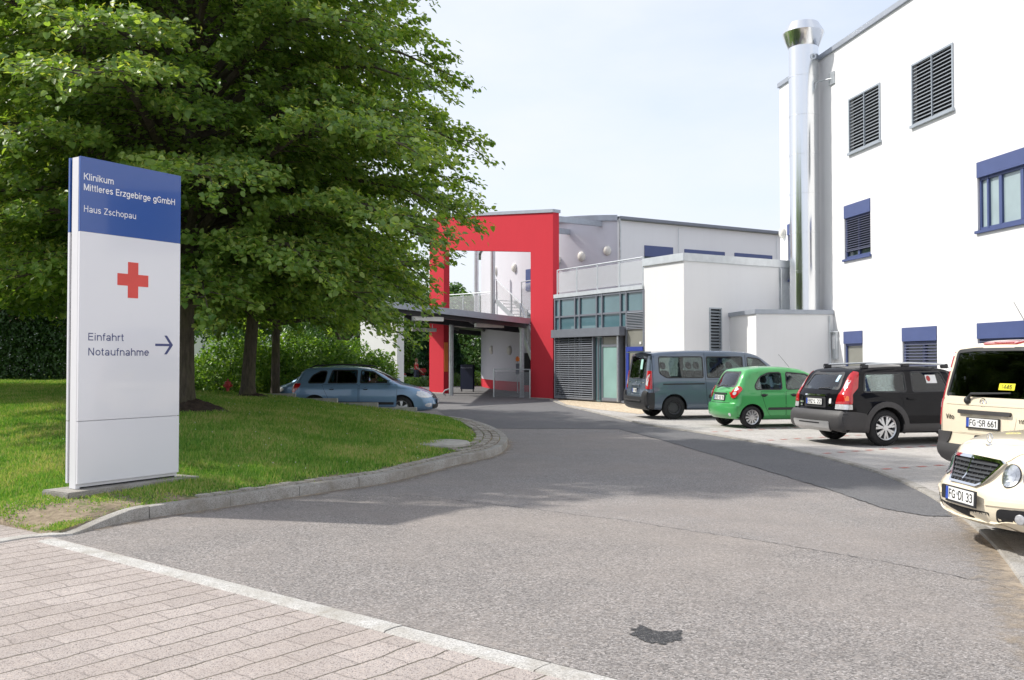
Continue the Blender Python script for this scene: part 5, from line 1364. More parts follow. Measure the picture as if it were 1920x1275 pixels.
def bush(name, label, cat, x, y, z, rx, ry, rz, n, leaf, mat, seed, rz_=0.0, boxy=2.0, group=None, lump=.12, parent_core=True):
    """a shrub: leaves scattered through a lumpy shell round a darker core of stems"""
    g = np.random.default_rng(seed); t = thing(name, label, cat, (x, y, z), rz_, group)
    d = unit(g.normal(0, 1, (n, 3))); d[:, 2] = np.abs(d[:, 2]) * 1.0 - .12
    p = boxy; k = 1 / (np.abs(d[:, 0]) ** p + np.abs(d[:, 1]) ** p + np.abs(d[:, 2]) ** p) ** (1 / p)
    s = d * k[:, None]; lmp = 1 + lump * np.sin(s[:, 0] * rx * 3.1 + seed) * np.sin(s[:, 1] * ry * 3.7 + 1) + lump * .7 * np.sin(s[:, 2] * rz * 4 + s[:, 0] * rx * 2.2)
    q = (1 - .28 * g.random(n) ** 1.7) * lmp
    pos = s * q[:, None] * np.array([rx, ry, rz]); pos[:, 2] = np.maximum(pos[:, 2], .02)
    nr = unit(d / np.array([rx, ry, rz]) + g.normal(0, .55, (n, 3)) + np.array([0, 0, .3])); tip = unit(g.normal(0, .7, (n, 3)) + d * .8 + np.array([0, 0, -.1]))
    leaves_mesh('foliage', pos, nr, tip, leaf * g.uniform(.6, 1.3, n), mat, t, .6)
    w = MB(); rr = random.Random(seed)
    for i in range(14): a = rr.uniform(0, 2 * PI); w.tube([(0, 0, 0), (rx * .35 * math.cos(a), ry * .35 * math.sin(a), rz * .45), (rx * .7 * math.cos(a), ry * .7 * math.sin(a), rz * .75)], [.03, .02, .006], 5, False)
    w.build('stems', 'bark', t, smooth=True, fix=False)
    return t
HB = [(430, 31.5, 1.75, 1.35, 2.0, 'round bright hedge bush at the left end, beside the red hydrant'), (505, 32.2, 1.9, 1.4, 2.3, 'tall bright hedge bush right behind the slim tree trunk'), (585, 32.3, 1.9, 1.4, 2.45, 'clipped bright hedge bush above the rear windows of the estate car'),
      (650, 32.2, 1.6, 1.3, 2.25, 'clipped bright hedge bush above the driver of the estate car'), (702, 31.6, .95, 1.0, 1.75, 'small light green bush in front of the white wall')]
for i, (u, Y, rx, ry, rz, lab) in enumerate(HB):
    P = at(u, 700, Y); bush('hedge_bush', lab, 'bush', P.x, P.y, -.02 if u > 480 else .25, rx, ry, rz, int(5200 * rx), .11, 'leaf_hedge', 60 + i, 0, 2.6, 'bright hedge bushes behind the estate car')
# dark clipped hedge at far left
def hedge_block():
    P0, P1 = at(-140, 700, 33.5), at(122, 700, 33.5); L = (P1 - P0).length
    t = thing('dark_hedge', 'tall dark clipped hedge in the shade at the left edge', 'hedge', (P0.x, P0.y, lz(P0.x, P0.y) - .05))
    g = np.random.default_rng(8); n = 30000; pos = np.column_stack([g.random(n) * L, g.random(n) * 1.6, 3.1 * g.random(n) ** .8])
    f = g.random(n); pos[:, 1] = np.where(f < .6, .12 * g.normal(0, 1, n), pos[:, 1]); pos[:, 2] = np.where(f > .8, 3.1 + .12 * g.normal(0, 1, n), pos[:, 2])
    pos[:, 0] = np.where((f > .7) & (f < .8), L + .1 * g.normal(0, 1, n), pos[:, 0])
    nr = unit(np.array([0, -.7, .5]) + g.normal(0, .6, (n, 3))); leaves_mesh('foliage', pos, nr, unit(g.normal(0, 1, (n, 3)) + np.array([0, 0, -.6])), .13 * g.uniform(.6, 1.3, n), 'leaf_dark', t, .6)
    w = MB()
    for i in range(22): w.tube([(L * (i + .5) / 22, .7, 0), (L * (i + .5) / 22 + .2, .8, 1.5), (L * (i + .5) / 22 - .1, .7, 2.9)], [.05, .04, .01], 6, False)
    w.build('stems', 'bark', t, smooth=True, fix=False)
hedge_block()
# brown roofed shed behind the dark hedge
P0, P1 = at(-60, 560, 42), at(118, 560, 42); zt = at(60, 540, 42).z
t = thing('garden_shed', 'low building with a brown tiled roof showing over the dark hedge', 'shed', (P0.x, P0.y, 0))
L = (P1 - P0).length
MB().box(0, L, .6, 5, 0, zt - 1.3).build('wall', 'grey_plaster', t)
MB().add([(-.3, .2, zt - 1.5), (L + .3, .2, zt - 1.5), (L + .3, 3, zt), (-.3, 3, zt), (-.3, 5.6, zt - 1.5), (L + .3, 5.6, zt - 1.5)], [(0, 1, 2, 3), (3, 2, 5, 4)]).build('roof', 'roof_tile', t)
# distant setting on the left: grass slope, path, bollard lamps, white house, trees
M['far_grass'] = plain('far_grass', (.115, .165, .045), .95, var=.35, vscale=.6)
M['path'] = plain('pale_path', (.36, .34, .32), .9, var=.1)
def sheet(name, pts, mat):
    m = MB().add(pts, [list(range(len(pts)))]); o = m.build(name, mat); struct(o); return o
sheet('far_lawn', [(-90, 40, .72), (-11.3, 40, .72), (-11.5, 62, 1.0), (-6, 80, .5), (40, 80, .3), (40, 140, 3.2), (-120, 140, 4.5), (-120, 60, 1)], 'far_grass')
sheet('path', [(-60, 50, .96), (-11.6, 52, .96), (-11.6, 54.5, .99), (-60, 53, .99)], 'path')
sheet('back_verge', [(-11, 61.5, .06), (6, 61.5, .06), (12, 80, .32), (-11, 80, .52)], 'far_grass')
for i, (u, Y, h, lab) in enumerate(((392, 51, 1.05, 'dark bollard light beside the pale path left of the hedge'), (381, 72, 1.3, 'slim lamp post on the grass slope far behind the path'))):
    P = at(u, 690, Y); z = .95 if i == 0 else 1.6
    b = MB().lathe([(.13, -.1), (.13, h * .72), (.10, h * .72), (.10, h * .86), (.14, h * .86), (.14, h), (0, h + .02)], 16).build('bollard_light', 'grey_alu', None, smooth=True); b.location = (P.x, P.y, z); tag(b, lab, 'bollard light')
def hydrant():
    P = at(427, 740, 26.3); z = lz(P.x, P.y) if P.x < -9 else .55
    z = at(427, 741, 26.3).z
    t = thing('fire_hydrant', 'small red fire hydrant in the grass between tree trunk and hedge', 'hydrant', (P.x, P.y, z))
    MB().lathe([(.10, -.2), (.10, .03), (.075, .05), (.075, .32), (.13, .36), (.155, .50), (.15, .58), (.10, .64), (0.0, .66)], 20).build('body', 'hydrant_red', t, smooth=True)
    for s in (-1, 1): MB().tube([(s * .09, 0, .44), (s * .21, 0, .44)], .055, 12).build('outlet', 'hydrant_red', t, smooth=True)
    MB().tube([(0, 0, .66), (0, 0, .74)], .035, 6).build('valve', 'hydrant_red', t, smooth=True); t.scale = (.62, .62, .62)
hyd = hydrant()
def house(u0, u1, v0, vb, Y, lab):
    A, B = at(u0, v0, Y), at(u1, v0, Y); zt = A.z; L = B.x - A.x; zb = at(u0, vb, Y).z
    t = thing('white_house', lab, 'house', (A.x, Y, zb)); H = zt - zb
    hs = [(L * k, L * k + 1.3, 1.0 + 2.9 * j, 2.4 + 2.9 * j) for k in (.08, .36, .64) for j in range(max(1, int(H / 3)))]
    w = wall_holes(MB(), 0, L, -1, H, hs, .2, 0); w.v = [(x, -y, z) for x, y, z in w.v]
    w.add([(L, 0, -1), (L, 9, -1), (L, 9, H), (L, 0, H)], [(0, 1, 2, 3)]); w.add([(0, 0, -1), (0, 9, -1), (0, 9, H), (0, 0, H)], [(3, 2, 1, 0)])
    w.build('wall', 'white_plaster', t, fix=False)
    for h in hs:
        f = MB().box(h[0], h[1], .1, .14, h[2], h[3]).build('window', 'sign_core', t); MB().box(h[0] + .1, h[1] - .1, .08, .099, h[2] + .1, h[3] - .1).build('pane', 'pane', f)
    MB().add([(-.5, -.5, H - .2), (L + .5, -.5, H - .2), (L + .5, 4.5, H + 3), (-.5, 4.5, H + 3), (-.5, 9.5, H - .2), (L + .5, 9.5, H - .2)], [(0, 1, 2, 3), (3, 2, 5, 4)]).build('roof', 'roof_tile', t)
house(340, 470, 588, 650, 90, 'white house with a brown roof far behind the lindens')
# background trees
BT = [(372, 110, 14, 6.5), (300, 80, 12, 6), (250, 60, 9, 5), (560, 75, 10, 5.5), (480, 70, 10, 5.5), (640, 62, 9, 5), (705, 80, 10, 6)]
LABS = ['far tree on the grass slope behind the white house', 'far tree glimpsed left of the white house', 'shady tree beyond the path behind the sign', 'tree behind the middle of the bright hedge', 'tree behind the left half of the bright hedge', 'tree behind the white bay wall', 'far tree behind the right end of the hedge']
def simple_tree(label, P, z, H, r, leaf, n, seed, mat='leaf_back', lo=.28, name='background_tree', group='trees in the background'):
    g = np.random.default_rng(seed); t = thing(name, label, 'tree', (P.x, P.y, z), 0, group)
    MB().tube([(0, 0, -.3), (.1, 0, H * .3), (0, .1, H * .6), (.1, 0, H * .85)], [r * .07, r * .055, r * .035, .03], 9).build('trunk', 'bark', t, smooth=True)
    nb = 46; w = MB(); C = []
    for i in range(nb):
        f = (i + .5) / nb; zz = H * (lo + (1 - lo) * f); rr_ = r * math.sin(PI * min(1, (.12 + .86 * f) ** .8)) ** .7 * g.uniform(.6, 1.05); az = i * 2.4 + g.uniform(-.3, .3)
        c = np.array([math.cos(az) * rr_ * .8, math.sin(az) * rr_ * .8, zz - .1 * r]); C.append(c); w.tube([(0, 0, max(.8, zz - .4 * rr_)), (c[0] * .5, c[1] * .5, zz - .1), tuple(c)], [.09, .06, .02], 5, False)
    w.build('limbs', 'bark', t, smooth=True, fix=False); C = np.array(C); k = g.integers(0, nb, n)
    d = unit(g.normal(0, 1, (n, 3))); s = r * .30 * g.random(n) ** .4
    pos = C[k] + d * s[:, None] * np.array([1.15, 1.15, .62]); nr = unit(d * .7 + np.array([0, 0, .7]) + g.normal(0, .4, (n, 3)))
    leaves_mesh('crown', pos, nr, unit(d + np.array([0, 0, -.4]) + g.normal(0, .5, (n, 3))), leaf * g.uniform(.6, 1.3, n), mat, t)
    return t
for i, ((u, Y, H, r), lab) in enumerate(zip(BT, LABS)):
    P = at(u, 690, Y); simple_tree(lab, P, .9 if Y < 70 else 1.4, H, r, .32 if Y > 65 else .26, 7000, 200 + i)
GT = [(790, 84, 11.5, 5.0, 'broad leafy tree behind the walking person'), (868, 78, 11.2, 4.6, 'leafy tree behind the navy board, left of the drum'), (742, 96, 12, 6, 'leafy tree behind the gap left of the red frame')]
for i, (u, Y, H, r, lab) in enumerate(GT):
    P = at(u, 690, Y); simple_tree(lab, P, .4, H * .62, r, .26, 9000, 300 + i, lo=.1)
P = at(846, 690, 90); simple_tree('pale tree top showing above the terrace railing', P, .5, 8.7, 3.0, .3, 5000, 320)
# dark conifer near the middle post
def conifer(label, P, z, H, r, seed):
    g = np.random.default_rng(seed); t = thing('conifer', label, 'tree', (P.x, P.y, z)); MB().tube([(0, 0, -.2), (0, 0, H * .9)], [.12, .02], 8).build('trunk', 'bark', t, smooth=True)
    n = 6000; f = g.random(n) ** .7; zz = H * (1 - f); a = g.random(n) * 2 * PI; lay = np.abs(np.sin(zz * 5.5)); rr_ = r * f * (.55 + .45 * lay) * g.random(n) ** .35
    pos = np.column_stack([rr_ * np.cos(a), rr_ * np.sin(a), zz - .25 * rr_]); d = np.column_stack([np.cos(a), np.sin(a), -.35 + 0 * a])
    leaves_mesh('crown', pos, unit(np.array([0, 0, 1.]) + g.normal(0, .35, (n, 3))), unit(d + g.normal(0, .35, (n, 3))), .2 * g.uniform(.6, 1.3, n), 'leaf_conifer', t, .35)
conifer('dark conifer between the middle canopy post and the navy board', at(852, 700, 63), .1, 3.4, 1.3, 5)
conifer('dark conifer behind the left red pillar, beside the motorcycles', at(799, 700, 70), .2, 3.6, 1.4, 6)
# low shrubs along the back verge
for i, (u, Y, rx, rz, m_) in enumerate(((762, 58.5, 1.0, .62, 'leaf_hedge'), (785, 58.8, 1.1, .58, 'leaf_hedge'), (803, 58.6, .9, .62, 'leaf_back'), (852, 59, .8, .75, 'leaf_back'), (893, 60.5, 1.0, .9, 'leaf_hedge'), (872, 62, 1.0, .7, 'leaf_back'))):
    P = at(u, 700, Y)
    bush('low_shrub', ['low yellow green shrub by the right edge of the white wall', 'low yellow green shrub in front of the walking person', 'low shrub tight against the left red pillar', 'loose shrub right of the middle canopy post', 'light green shrub beside the drum plinth', 'small shrub right behind the navy board'][i],
         'shrub', P.x, P.y, 0, rx, .7, rz, 1300, .12, m_, 80 + i, 0, 2.2, 'low shrubs on the back verge')
# ------------------------------------------------------------------ vehicles
def chaikin(pts, it=2, keep=.25):
    for _ in range(it):
        o = []
        for i in range(len(pts)):
            a, b = pts[i], pts[(i + 1) % len(pts)]
            o += [(a[0] + (b[0] - a[0]) * keep, a[1] + (b[1] - a[1]) * keep), (a[0] + (b[0] - a[0]) * (1 - keep), a[1] + (b[1] - a[1]) * (1 - keep))]
        pts = o
    return pts
def rnd(poly, r=.05, n=4):
    """polygon with rounded corners"""
    out = []; k = len(poly)
    for i in range(k):
        p, a, b = Vector(poly[i]), Vector(poly[i - 1]), Vector(poly[(i + 1) % k])
        da, db = (a - p), (b - p); q = min(r, da.length * .45, db.length * .45); s, e = p + da.normalized() * q, p + db.normalized() * q
        for j in range(n + 1):
            t = j / n; out.append(tuple((s * (1 - t) ** 2 + p * 2 * t * (1 - t) + e * t * t)))
    return out
def ell(cx, cy, rx, ry, rot=0.0, n=28):
    c, s = math.cos(rot), math.sin(rot)
    return [(cx + rx * math.cos(2 * PI * i / n) * c - ry * math.sin(2 * PI * i / n) * s, cy + rx * math.cos(2 * PI * i / n) * s + ry * math.sin(2 * PI * i / n) * c) for i in range(n)]
def line_poly(pts, w):
    P = [Vector(p) for p in pts]; L, Q = [], []
    for i in range(len(P)):
        d = (P[min(i + 1, len(P) - 1)] - P[max(i - 1, 0)]).normalized(); n = Vector((-d.y, d.x)) * w / 2; L.append(tuple(P[i] + n)); Q.append(tuple(P[i] - n))
    return L + Q[::-1]
def sstep(a, b, x):
    t = max(0, min(1, (x - a) / (b - a))); return t * t * (3 - 2 * t)

class Car:
    graze = .22
    def __init__(s, name, label, cat, paint, sil, W, tum, wheels, wr, tw=.2, group=None, ra=None, bowF=.18, bowR=.08, planF=.12, planR=.06, bowFl=.8, bowRl=.5, r=.09, crown=.035, roof=1.3, trim='paint', soft=2):
        s.L = max(p[0] for p in sil); s.W = W; s.paint = paint; s.wheels = wheels; s.wr = wr; s.tw = tw; s.ra = ra or wr * 1.14
        s.root = thing(name, label, cat, (0, 0, 0), 0, group)
        out = chaikin(sil, soft); n = len(out); area = sum(out[i][0] * out[(i + 1) % n][1] - out[(i + 1) % n][0] * out[i][1] for i in range(n))
        if area < 0: out = out[::-1]
        nn = []
        for i in range(n):
            d = Vector((out[(i + 1) % n][0] - out[i - 1][0], out[(i + 1) % n][1] - out[i - 1][1])).normalized(); nn.append((-d.y, d.x))   # inward for ccw
        H = W / 2; rows = []
        for a in (90, 68, 45, 22, 0): rows.append((-(H - r + r * math.sin(R(a))), r * (1 - math.cos(R(a)))))
        for k in range(1, 12): rows.append((-(H - r) + 2 * (H - r) * k / 12, 0))
        for a in (0, 22, 45, 68, 90): rows.append(((H - r + r * math.sin(R(a))), r * (1 - math.cos(R(a)))))
        bm = bmesh.new(); V = [[bm.verts.new((out[i][0] + nn[i][0] * ins, y, out[i][1] + nn[i][1] * ins)) for i in range(n)] for y, ins in rows]
        for k in range(len(rows) - 1):
            for i in range(n): bm.faces.new((V[k][i], V[k][(i + 1) % n], V[k + 1][(i + 1) % n], V[k + 1][i]))
        bm.faces.new(V[0][::-1]); bm.faces.new(V[-1])
        zs = [p[1] for p in out]; x = .1
        while x < s.L:
            bmesh.ops.bisect_plane(bm, geom=bm.verts[:] + bm.edges[:] + bm.faces[:], plane_co=(x, 0, 0), plane_no=(1, 0, 0), dist=1e-5); x += .1
        z = min(zs) + .07
        while z < max(zs):
            bmesh.ops.bisect_plane(bm, geom=bm.verts[:] + bm.edges[:] + bm.faces[:], plane_co=(0, 0, z), plane_no=(0, 0, 1), dist=1e-5); z += .07
        tz, tf = [t[0] for t in tum], [t[1] for t in tum]
        for v in bm.verts:
            x, y, z = v.co; yy = min(1, abs(y) / H)
            f = float(np.interp(z, tz, tf)); f *= 1 - planF * sstep(s.L - 1.4, s.L, x) ** 1.5 - planR * sstep(1.0, 0, x) ** 1.5
            v.co.y = y * f
            v.co.x = x - bowF * yy ** 2.4 * sstep(s.L - bowFl, s.L - .05, x) + bowR * yy ** 2.4 * sstep(bowRl, .03, x)
            if z > .6: v.co.z = z - crown * (yy ** 2) * sstep(.6, roof, z)
        bmesh.ops.recalc_face_normals(bm, faces=bm.faces); s.bm = bm; s.bvh = BVHTree.FromBMesh(bm)
        s.cut = []; s.out = out
    def proj(s, a, b, axis):
        o, d = {'R': ((a, -4, b), (0, 1, 0)), 'L': ((a, 4, b), (0, -1, 0)), 'B': ((-4, a, b), (1, 0, 0)), 'F': ((s.L + 4, a, b), (-1, 0, 0)), 'T': ((a, b, 5), (0, 0, -1))}[axis]
        h = s.bvh.ray_cast(Vector(o), Vector(d))
        s.miss = h[0] is None
        if h[0] is None:
            t = {'R': (a, -s.W / 2, b), 'L': (a, s.W / 2, b), 'B': (0, a, b), 'F': (s.L, a, b), 'T': (a, b, 1.2)}[axis]; h = s.bvh.find_nearest(Vector(t))
        n = h[1].copy()
        if n.dot(Vector(d)) > 0: n = -n
        s.miss = s.miss or -n.dot(Vector(d)) < s.graze
        return h[0], n
    def shape(s, poly, axis, o0, o1, res=.07, drop=True):
        """a thin solid hugging the body: the polygon is laid on the surface along one axis, from offset o0 to o1"""
        bm = bmesh.new(); f = bm.faces.new([bm.verts.new((p[0], p[1], 0)) for p in poly]); bm.normal_update(); bmesh.ops.triangulate(bm, faces=bm.faces[:])
        xs = [p[0] for p in poly]; ys = [p[1] for p in poly]
        for ax, lo, hi in ((0, min(xs), max(xs)), (1, min(ys), max(ys))):
            k = max(1, int((hi - lo) / res))
            for i in range(1, k):
                co = [0, 0, 0]; co[ax] = lo + (hi - lo) * i / k; no = [0, 0, 0]; no[ax] = 1
                bmesh.ops.bisect_plane(bm, geom=bm.verts[:] + bm.edges[:] + bm.faces[:], plane_co=co, plane_no=no, dist=1e-6)
        if drop:
            bad = []
            for v in bm.verts:
                s.proj(v.co.x, v.co.y, axis)
                if s.miss: bad.append(v)
            if len(bad) < len(bm.verts): bmesh.ops.delete(bm, geom=bad, context='VERTS')
        bm.verts.index_update(); V = [s.proj(v.co.x, v.co.y, axis) for v in bm.verts]
        fs = [[v.index for v in f.verts] for f in bm.faces]; be = [(e.verts[0].index, e.verts[1].index) for e in bm.edges if len(e.link_faces) == 1]; n = len(V)
        vs = [h + nn * o1 for h, nn in V] + [h + nn * o0 for h, nn in V]; bm.free()
        return vs, fs + [[i + n for i in f[::-1]] for f in fs] + [(a, b, b + n, a + n) for a, b in be]
    def add(s, name, poly, axis, m, o0=0.0, o1=.006, parent=None, res=.045, both=False):
        axes = {'S': ('R', 'L')}.get(axis, (axis,)); r = None
        for a in axes:
            vs, fs = s.shape(poly, a, o0, o1, min(res, .028) if 'light' in name else res); r = MB().add(vs, fs).build(name, m, parent or s.root, smooth=True)
        return r
    def win(s, poly, axis, m='glass_clear', frame=.022, name='window', fm='black_plastic', band=None):
        """opening in the body + rubber rim + glass"""
        for a in {'S': ('R', 'L')}.get(axis, (axis,)):
            s.cut.append((list(poly), a))
            vs, fs = s.shape(poly, a, -.012, -.006, .07); g = MB().add(vs, fs).build(name, m, s.root, smooth=True)
            c = Vector((sum(p[0] for p in poly) / len(poly), sum(p[1] for p in poly) / len(poly)))
            ring = MB(); k = len(poly); inner = []
            P = [Vector(p) for p in poly]; rr = []
            ar = sum(P[i].x * P[(i + 1) % k].y - P[(i + 1) % k].x * P[i].y for i in range(k)); sg = 1 if ar > 0 else -1
            for i in range(k):
                d = (P[(i + 1) % k] - P[i - 1]).normalized(); nn = Vector((-d.y, d.x)) * sg; inner.append(P[i] + nn * frame); rr.append(P[i] - nn * .006)
            v = []
            for i in range(k):
                h, nn = s.proj(rr[i].x, rr[i].y, a); h2, n2 = s.proj(inner[i].x, inner[i].y, a)
                v += [h + nn * .003, h2 + n2 * .003, h2 + n2 * -.02, h - nn * .01]
            ring.add(v, [(i * 4 + j, i * 4 + (j + 1) % 4, ((i + 1) % k) * 4 + (j + 1) % 4, ((i + 1) % k) * 4 + j) for i in range(k) for j in range(4)])
            ring.build('rim', fm, g)
    def wheel(s, x, y, style):
        sg = -1 if y < 0 else 1; r, w = s.wr, s.tw
        wl = thing('wheel', None, None); wl.parent = s.root; wl.location = (x, y, r)
        o = sg * w / 2; rr = style.get('rim', .66) * r
        prof = [(rr, -.02), (rr + .012, .0), (r * .90, .008), (r * .965, .025), (r, .06), (r, w - .06), (r * .965, w - .025), (r * .9, w - .008), (rr, w)]
        MB().lathe([(a, sg * (w / 2 - b)) for a, b in prof], 40, axis='y', closed=True).build('tyre', 'rubber', wl, smooth=True)
        m = style.get('mat', 'alloy'); mb = MB()
        mb.lathe([(rr + .004, o - sg * .012), (rr - .012, o - sg * .004), (rr - .03, o - sg * .018), (rr - .035, o - sg * .10), (rr - .0, o - sg * .14)], 40, axis='y', closed=True)
        k = style.get('spokes', 5); f0 = o - sg * style.get('dish', .02)
        mb.lathe([(0, f0 + sg * .004), (.055, f0 + sg * .003), (.065, f0 - sg * .02), (.06, f0 - sg * .06), (0, f0 - sg * .06)], 20, axis='y')
        for i in range(k):
            a0 = 2 * PI * i / k + .3
            for da, w0, w1 in style.get('pair', [(0, .05, .035)]):
                a1 = a0 + da; p0 = Vector((math.cos(a0), 0, math.sin(a0))) * .045; p1 = Vector((math.cos(a1), 0, math.sin(a1))) * (rr - .02); d = (p1 - p0).normalized(); t = Vector((-d.z, 0, d.x))
                v = []
                for p, ww, yy in ((p0, w0, f0), (p1, w1, f0 - sg * .008)):
                    for q in (-1, 1):
                        for dep in (0, -.03): v.append(p + t * ww / 2 * q + Vector((0, yy + sg * dep, 0)))
                mb.add(v, [(0, 2, 6, 4), (1, 5, 7, 3), (0, 4, 5, 1), (2, 3, 7, 6), (4, 6, 7, 5), (0, 1, 3, 2)])
        rim = mb.build('rim', m, wl, smooth=True)
        MB().lathe([(0, o - sg * .115), (rr - .03, o - sg * .11), (rr - .03, o - sg * .12), (0, o - sg * .125)], 24, axis='y').build('brake_disc', 'dark_steel', wl)
    def seats(s, rows, m='seat_dark', z=.36, ys=(-.36, .36), h=.60, hw=.24):
        for x in rows:
            for y in ys:
                mb = MB().box(x - .1, x + .42, y - hw, y + hw, z - .05, z + .12)
                b0, b1 = Vector((x - .06, y, z + .1)), Vector((x - .26, y, z + h + .06)); d = (b1 - b0); mb.obox((b0 + b1) / 2, (0, 1, 0), d, d.cross(Vector((0, 1, 0))), hw * 2 - .04, d.length, .12)
                hd = b1 + d.normalized() * .15; mb.obox(hd, (0, 1, 0), d, d.cross(Vector((0, 1, 0))), .27, .20, .10)
                se = mb.build('seat', m, s.root, bevel=.035)
    def plate(s, x, y, z, txt, face='B', tilt=0.0, w=.52, xs=None, frame=True, light=False, p=None):
        """number plate; face B looks backwards (-x), F forwards (+x)"""
        h = .11; sg = -1 if face == 'B' else 1
        X = Vector((0, sg, 0)); Y = Vector((-sg * math.sin(tilt), 0, math.cos(tilt))); mt = basis((x, y, z), X, Y)
        def place(mb): mb.v = [tuple(mt @ Vector(v)) for v in mb.v]; return mb
        b = place(MB().box(-w / 2 - .012, w / 2 + .012, -h / 2 - .02, h / 2 + .01, -.02, .0)).build('number_plate', 'black_plastic', s.root)
        place(MB().box(-w / 2, w / 2, -h / 2, h / 2, .0, .004)).build('plate_face', 'plate_white', b)
        place(MB().box(-w / 2, -w / 2 + .042, -h / 2, h / 2, .0041, .0052)).build('blue_band', 'plate_blue', b)
        place(MB().lathe([(0, .0042), (.016, .0042), (.016, .0056), (0, .0056)], 12, c=(-w / 2 + .195 if len(txt.split()[0]) == 2 else -w / 2 + .25, .012, 0))).build('seal', 'light_zinc', b)
        a, c = txt.split(' ', 1)
        x0 = -w / 2 + .052; xa = (.11 if len(a) == 2 else .165)
        stroke_text(a, .076, xa, mt @ Matrix.Translation((x0, -.038, .0052)), 'lettering', 'ink', b, .15)
        x1 = x0 + xa + .05; stroke_text(c, .076, w / 2 - .018 - x1, mt @ Matrix.Translation((x1, -.038, .0052)), 'lettering', 'ink', b, .15)
    def finish(s, loc, heading, style, door_m=None):
        H = s.W / 2
        # openings: the skin is sliced along each outline and the faces inside are taken out
        bm = s.bm; AX = {'R': (0, 2, Vector((0, -1, 0))), 'L': (0, 2, Vector((0, 1, 0))), 'B': (1, 2, Vector((-1, 0, 0))), 'F': (1, 2, Vector((1, 0, 0)))}
        jobs = [(p, a, .12, None) for p, a in s.cut]
        for x in s.wheels:
            for a in 'RL': jobs.append((ell(x, s.wr + .01, s.ra, s.ra, 0, 40), a, None, H - .30))
        for poly, a, mn, ylim in jobs:
            i, j, out = AX[a]; xs = [q[0] for q in poly]; ys = [q[1] for q in poly]; bx = (min(xs) - .002, max(xs) + .002, min(ys) - .002, max(ys) + .002)
            def local():
                bm.normal_update(); r = []
                for f in bm.faces:
                    u = [v.co[i] for v in f.verts]; w = [v.co[j] for v in f.verts]
                    if max(u) < bx[0] or min(u) > bx[1] or max(w) < bx[2] or min(w) > bx[3]: continue
                    if ylim is not None:
                        if f.calc_center_median().y * out.y < ylim: continue
                    elif f.normal.dot(out) < mn: continue
                    elif a in 'BF' and (f.calc_center_median().x - s.L / 2) * out.x < 0: continue
                    r.append(f)
                return r
            if ylim is not None:
                fs = [f for f in bm.faces if min(v.co.y * out.y for v in f.verts) < ylim < max(v.co.y * out.y for v in f.verts)]
                ge = list({e for f in fs for e in f.edges}) + list({v for f in fs for v in f.verts}) + fs
                bmesh.ops.bisect_plane(bm, geom=ge, plane_co=(0, ylim * out.y, 0), plane_no=(0, 1, 0), dist=1e-6)
            fs = local(); k = len(poly)
            for q in range(k):
                p0, p1 = poly[q], poly[(q + 1) % k]; no = [0, 0, 0]; no[i] = -(p1[1] - p0[1]); no[j] = p1[0] - p0[0]; co = [0, 0, 0]; co[i] = p0[0]; co[j] = p0[1]
                if abs(no[i]) + abs(no[j]) < 1e-7: continue
                # only faces the outline edge runs through
                e0, e1, e2, e3 = min(p0[0], p1[0]) - .001, max(p0[0], p1[0]) + .001, min(p0[1], p1[1]) - .001, max(p0[1], p1[1]) + .001
                hit = []
                for f in fs:
                    if not f.is_valid: continue
                    u = [v.co[i] for v in f.verts]; w = [v.co[j] for v in f.verts]
                    if max(u) < e0 or min(u) > e1 or max(w) < e2 or min(w) > e3: continue
                    hit.append(f)
                if not hit: continue
                ge = list({e for f in hit for e in f.edges}) + list({v for f in hit for v in f.verts}) + hit
                res = bmesh.ops.bisect_plane(bm, geom=ge, plane_co=co, plane_no=no, dist=1e-6)
                fs = [f for f in fs if f.is_valid] + [g for g in res['geom'] if isinstance(g, bmesh.types.BMFace) and g.is_valid]; fs = list(dict.fromkeys(fs))
            fs = local(); P = np.array([(f.calc_center_median()[i], f.calc_center_median()[j]) for f in fs])
            if len(fs):
                m = inside(P, poly); bmesh.ops.delete(bm, geom=[f for f, q in zip(fs, m) if q], context='FACES')
        bm.normal_update(); bm.verts.index_update(); fs = [[v.index for v in f.verts] for f in bm.faces]
        body = MB().add([v.co.copy() for v in bm.verts], fs).build('body', s.paint, s.root, smooth=True, fix=False); body.data.set_sharp_from_angle(angle=R(40))
        MB().add([v.co - v.normal * .03 for v in bm.verts], [f[::-1] for f in fs]).build('lining', 'interior', body, fix=False)
        bm.free()
        # arch liners, floor and wheels
        for x in s.wheels:
            for sg in (-1, 1):
                k = 24; ra = s.ra + .012; v = []
                for i in range(k + 1):
                    a = R(-12) + R(204) * i / k; v += [(x + ra * math.cos(a), sg * (H - .07), s.wr + .01 + ra * math.sin(a)), (x + ra * math.cos(a), sg * (H - .34), s.wr + .01 + ra * math.sin(a))]
                f = [(2 * i, 2 * i + 2, 2 * i + 3, 2 * i + 1) for i in range(k)] + [[2 * i + 1 for i in range(k + 1)]]
                MB().add(v, f).build('arch_liner', 'black_plastic', s.root, fix=False)
                s.wheel(x, sg * (H - s.tw / 2 - .035), style)
        s.root.rotation_euler = (0, 0, R(90 - heading)); s.root.location = loc
        return s.root
    def place(s, wheel_xy, wi, side, heading):
        """location so that wheel wi on side -1/+1 stands on wheel_xy"""
        a = R(90 - heading); x = s.wheels[wi]; y = side * (s.W / 2 - .05); c, q = math.cos(a), math.sin(a)
        return (wheel_xy.x - (x * c - y * q), wheel_xy.y - (x * q + y * c), wheel_xy.z)
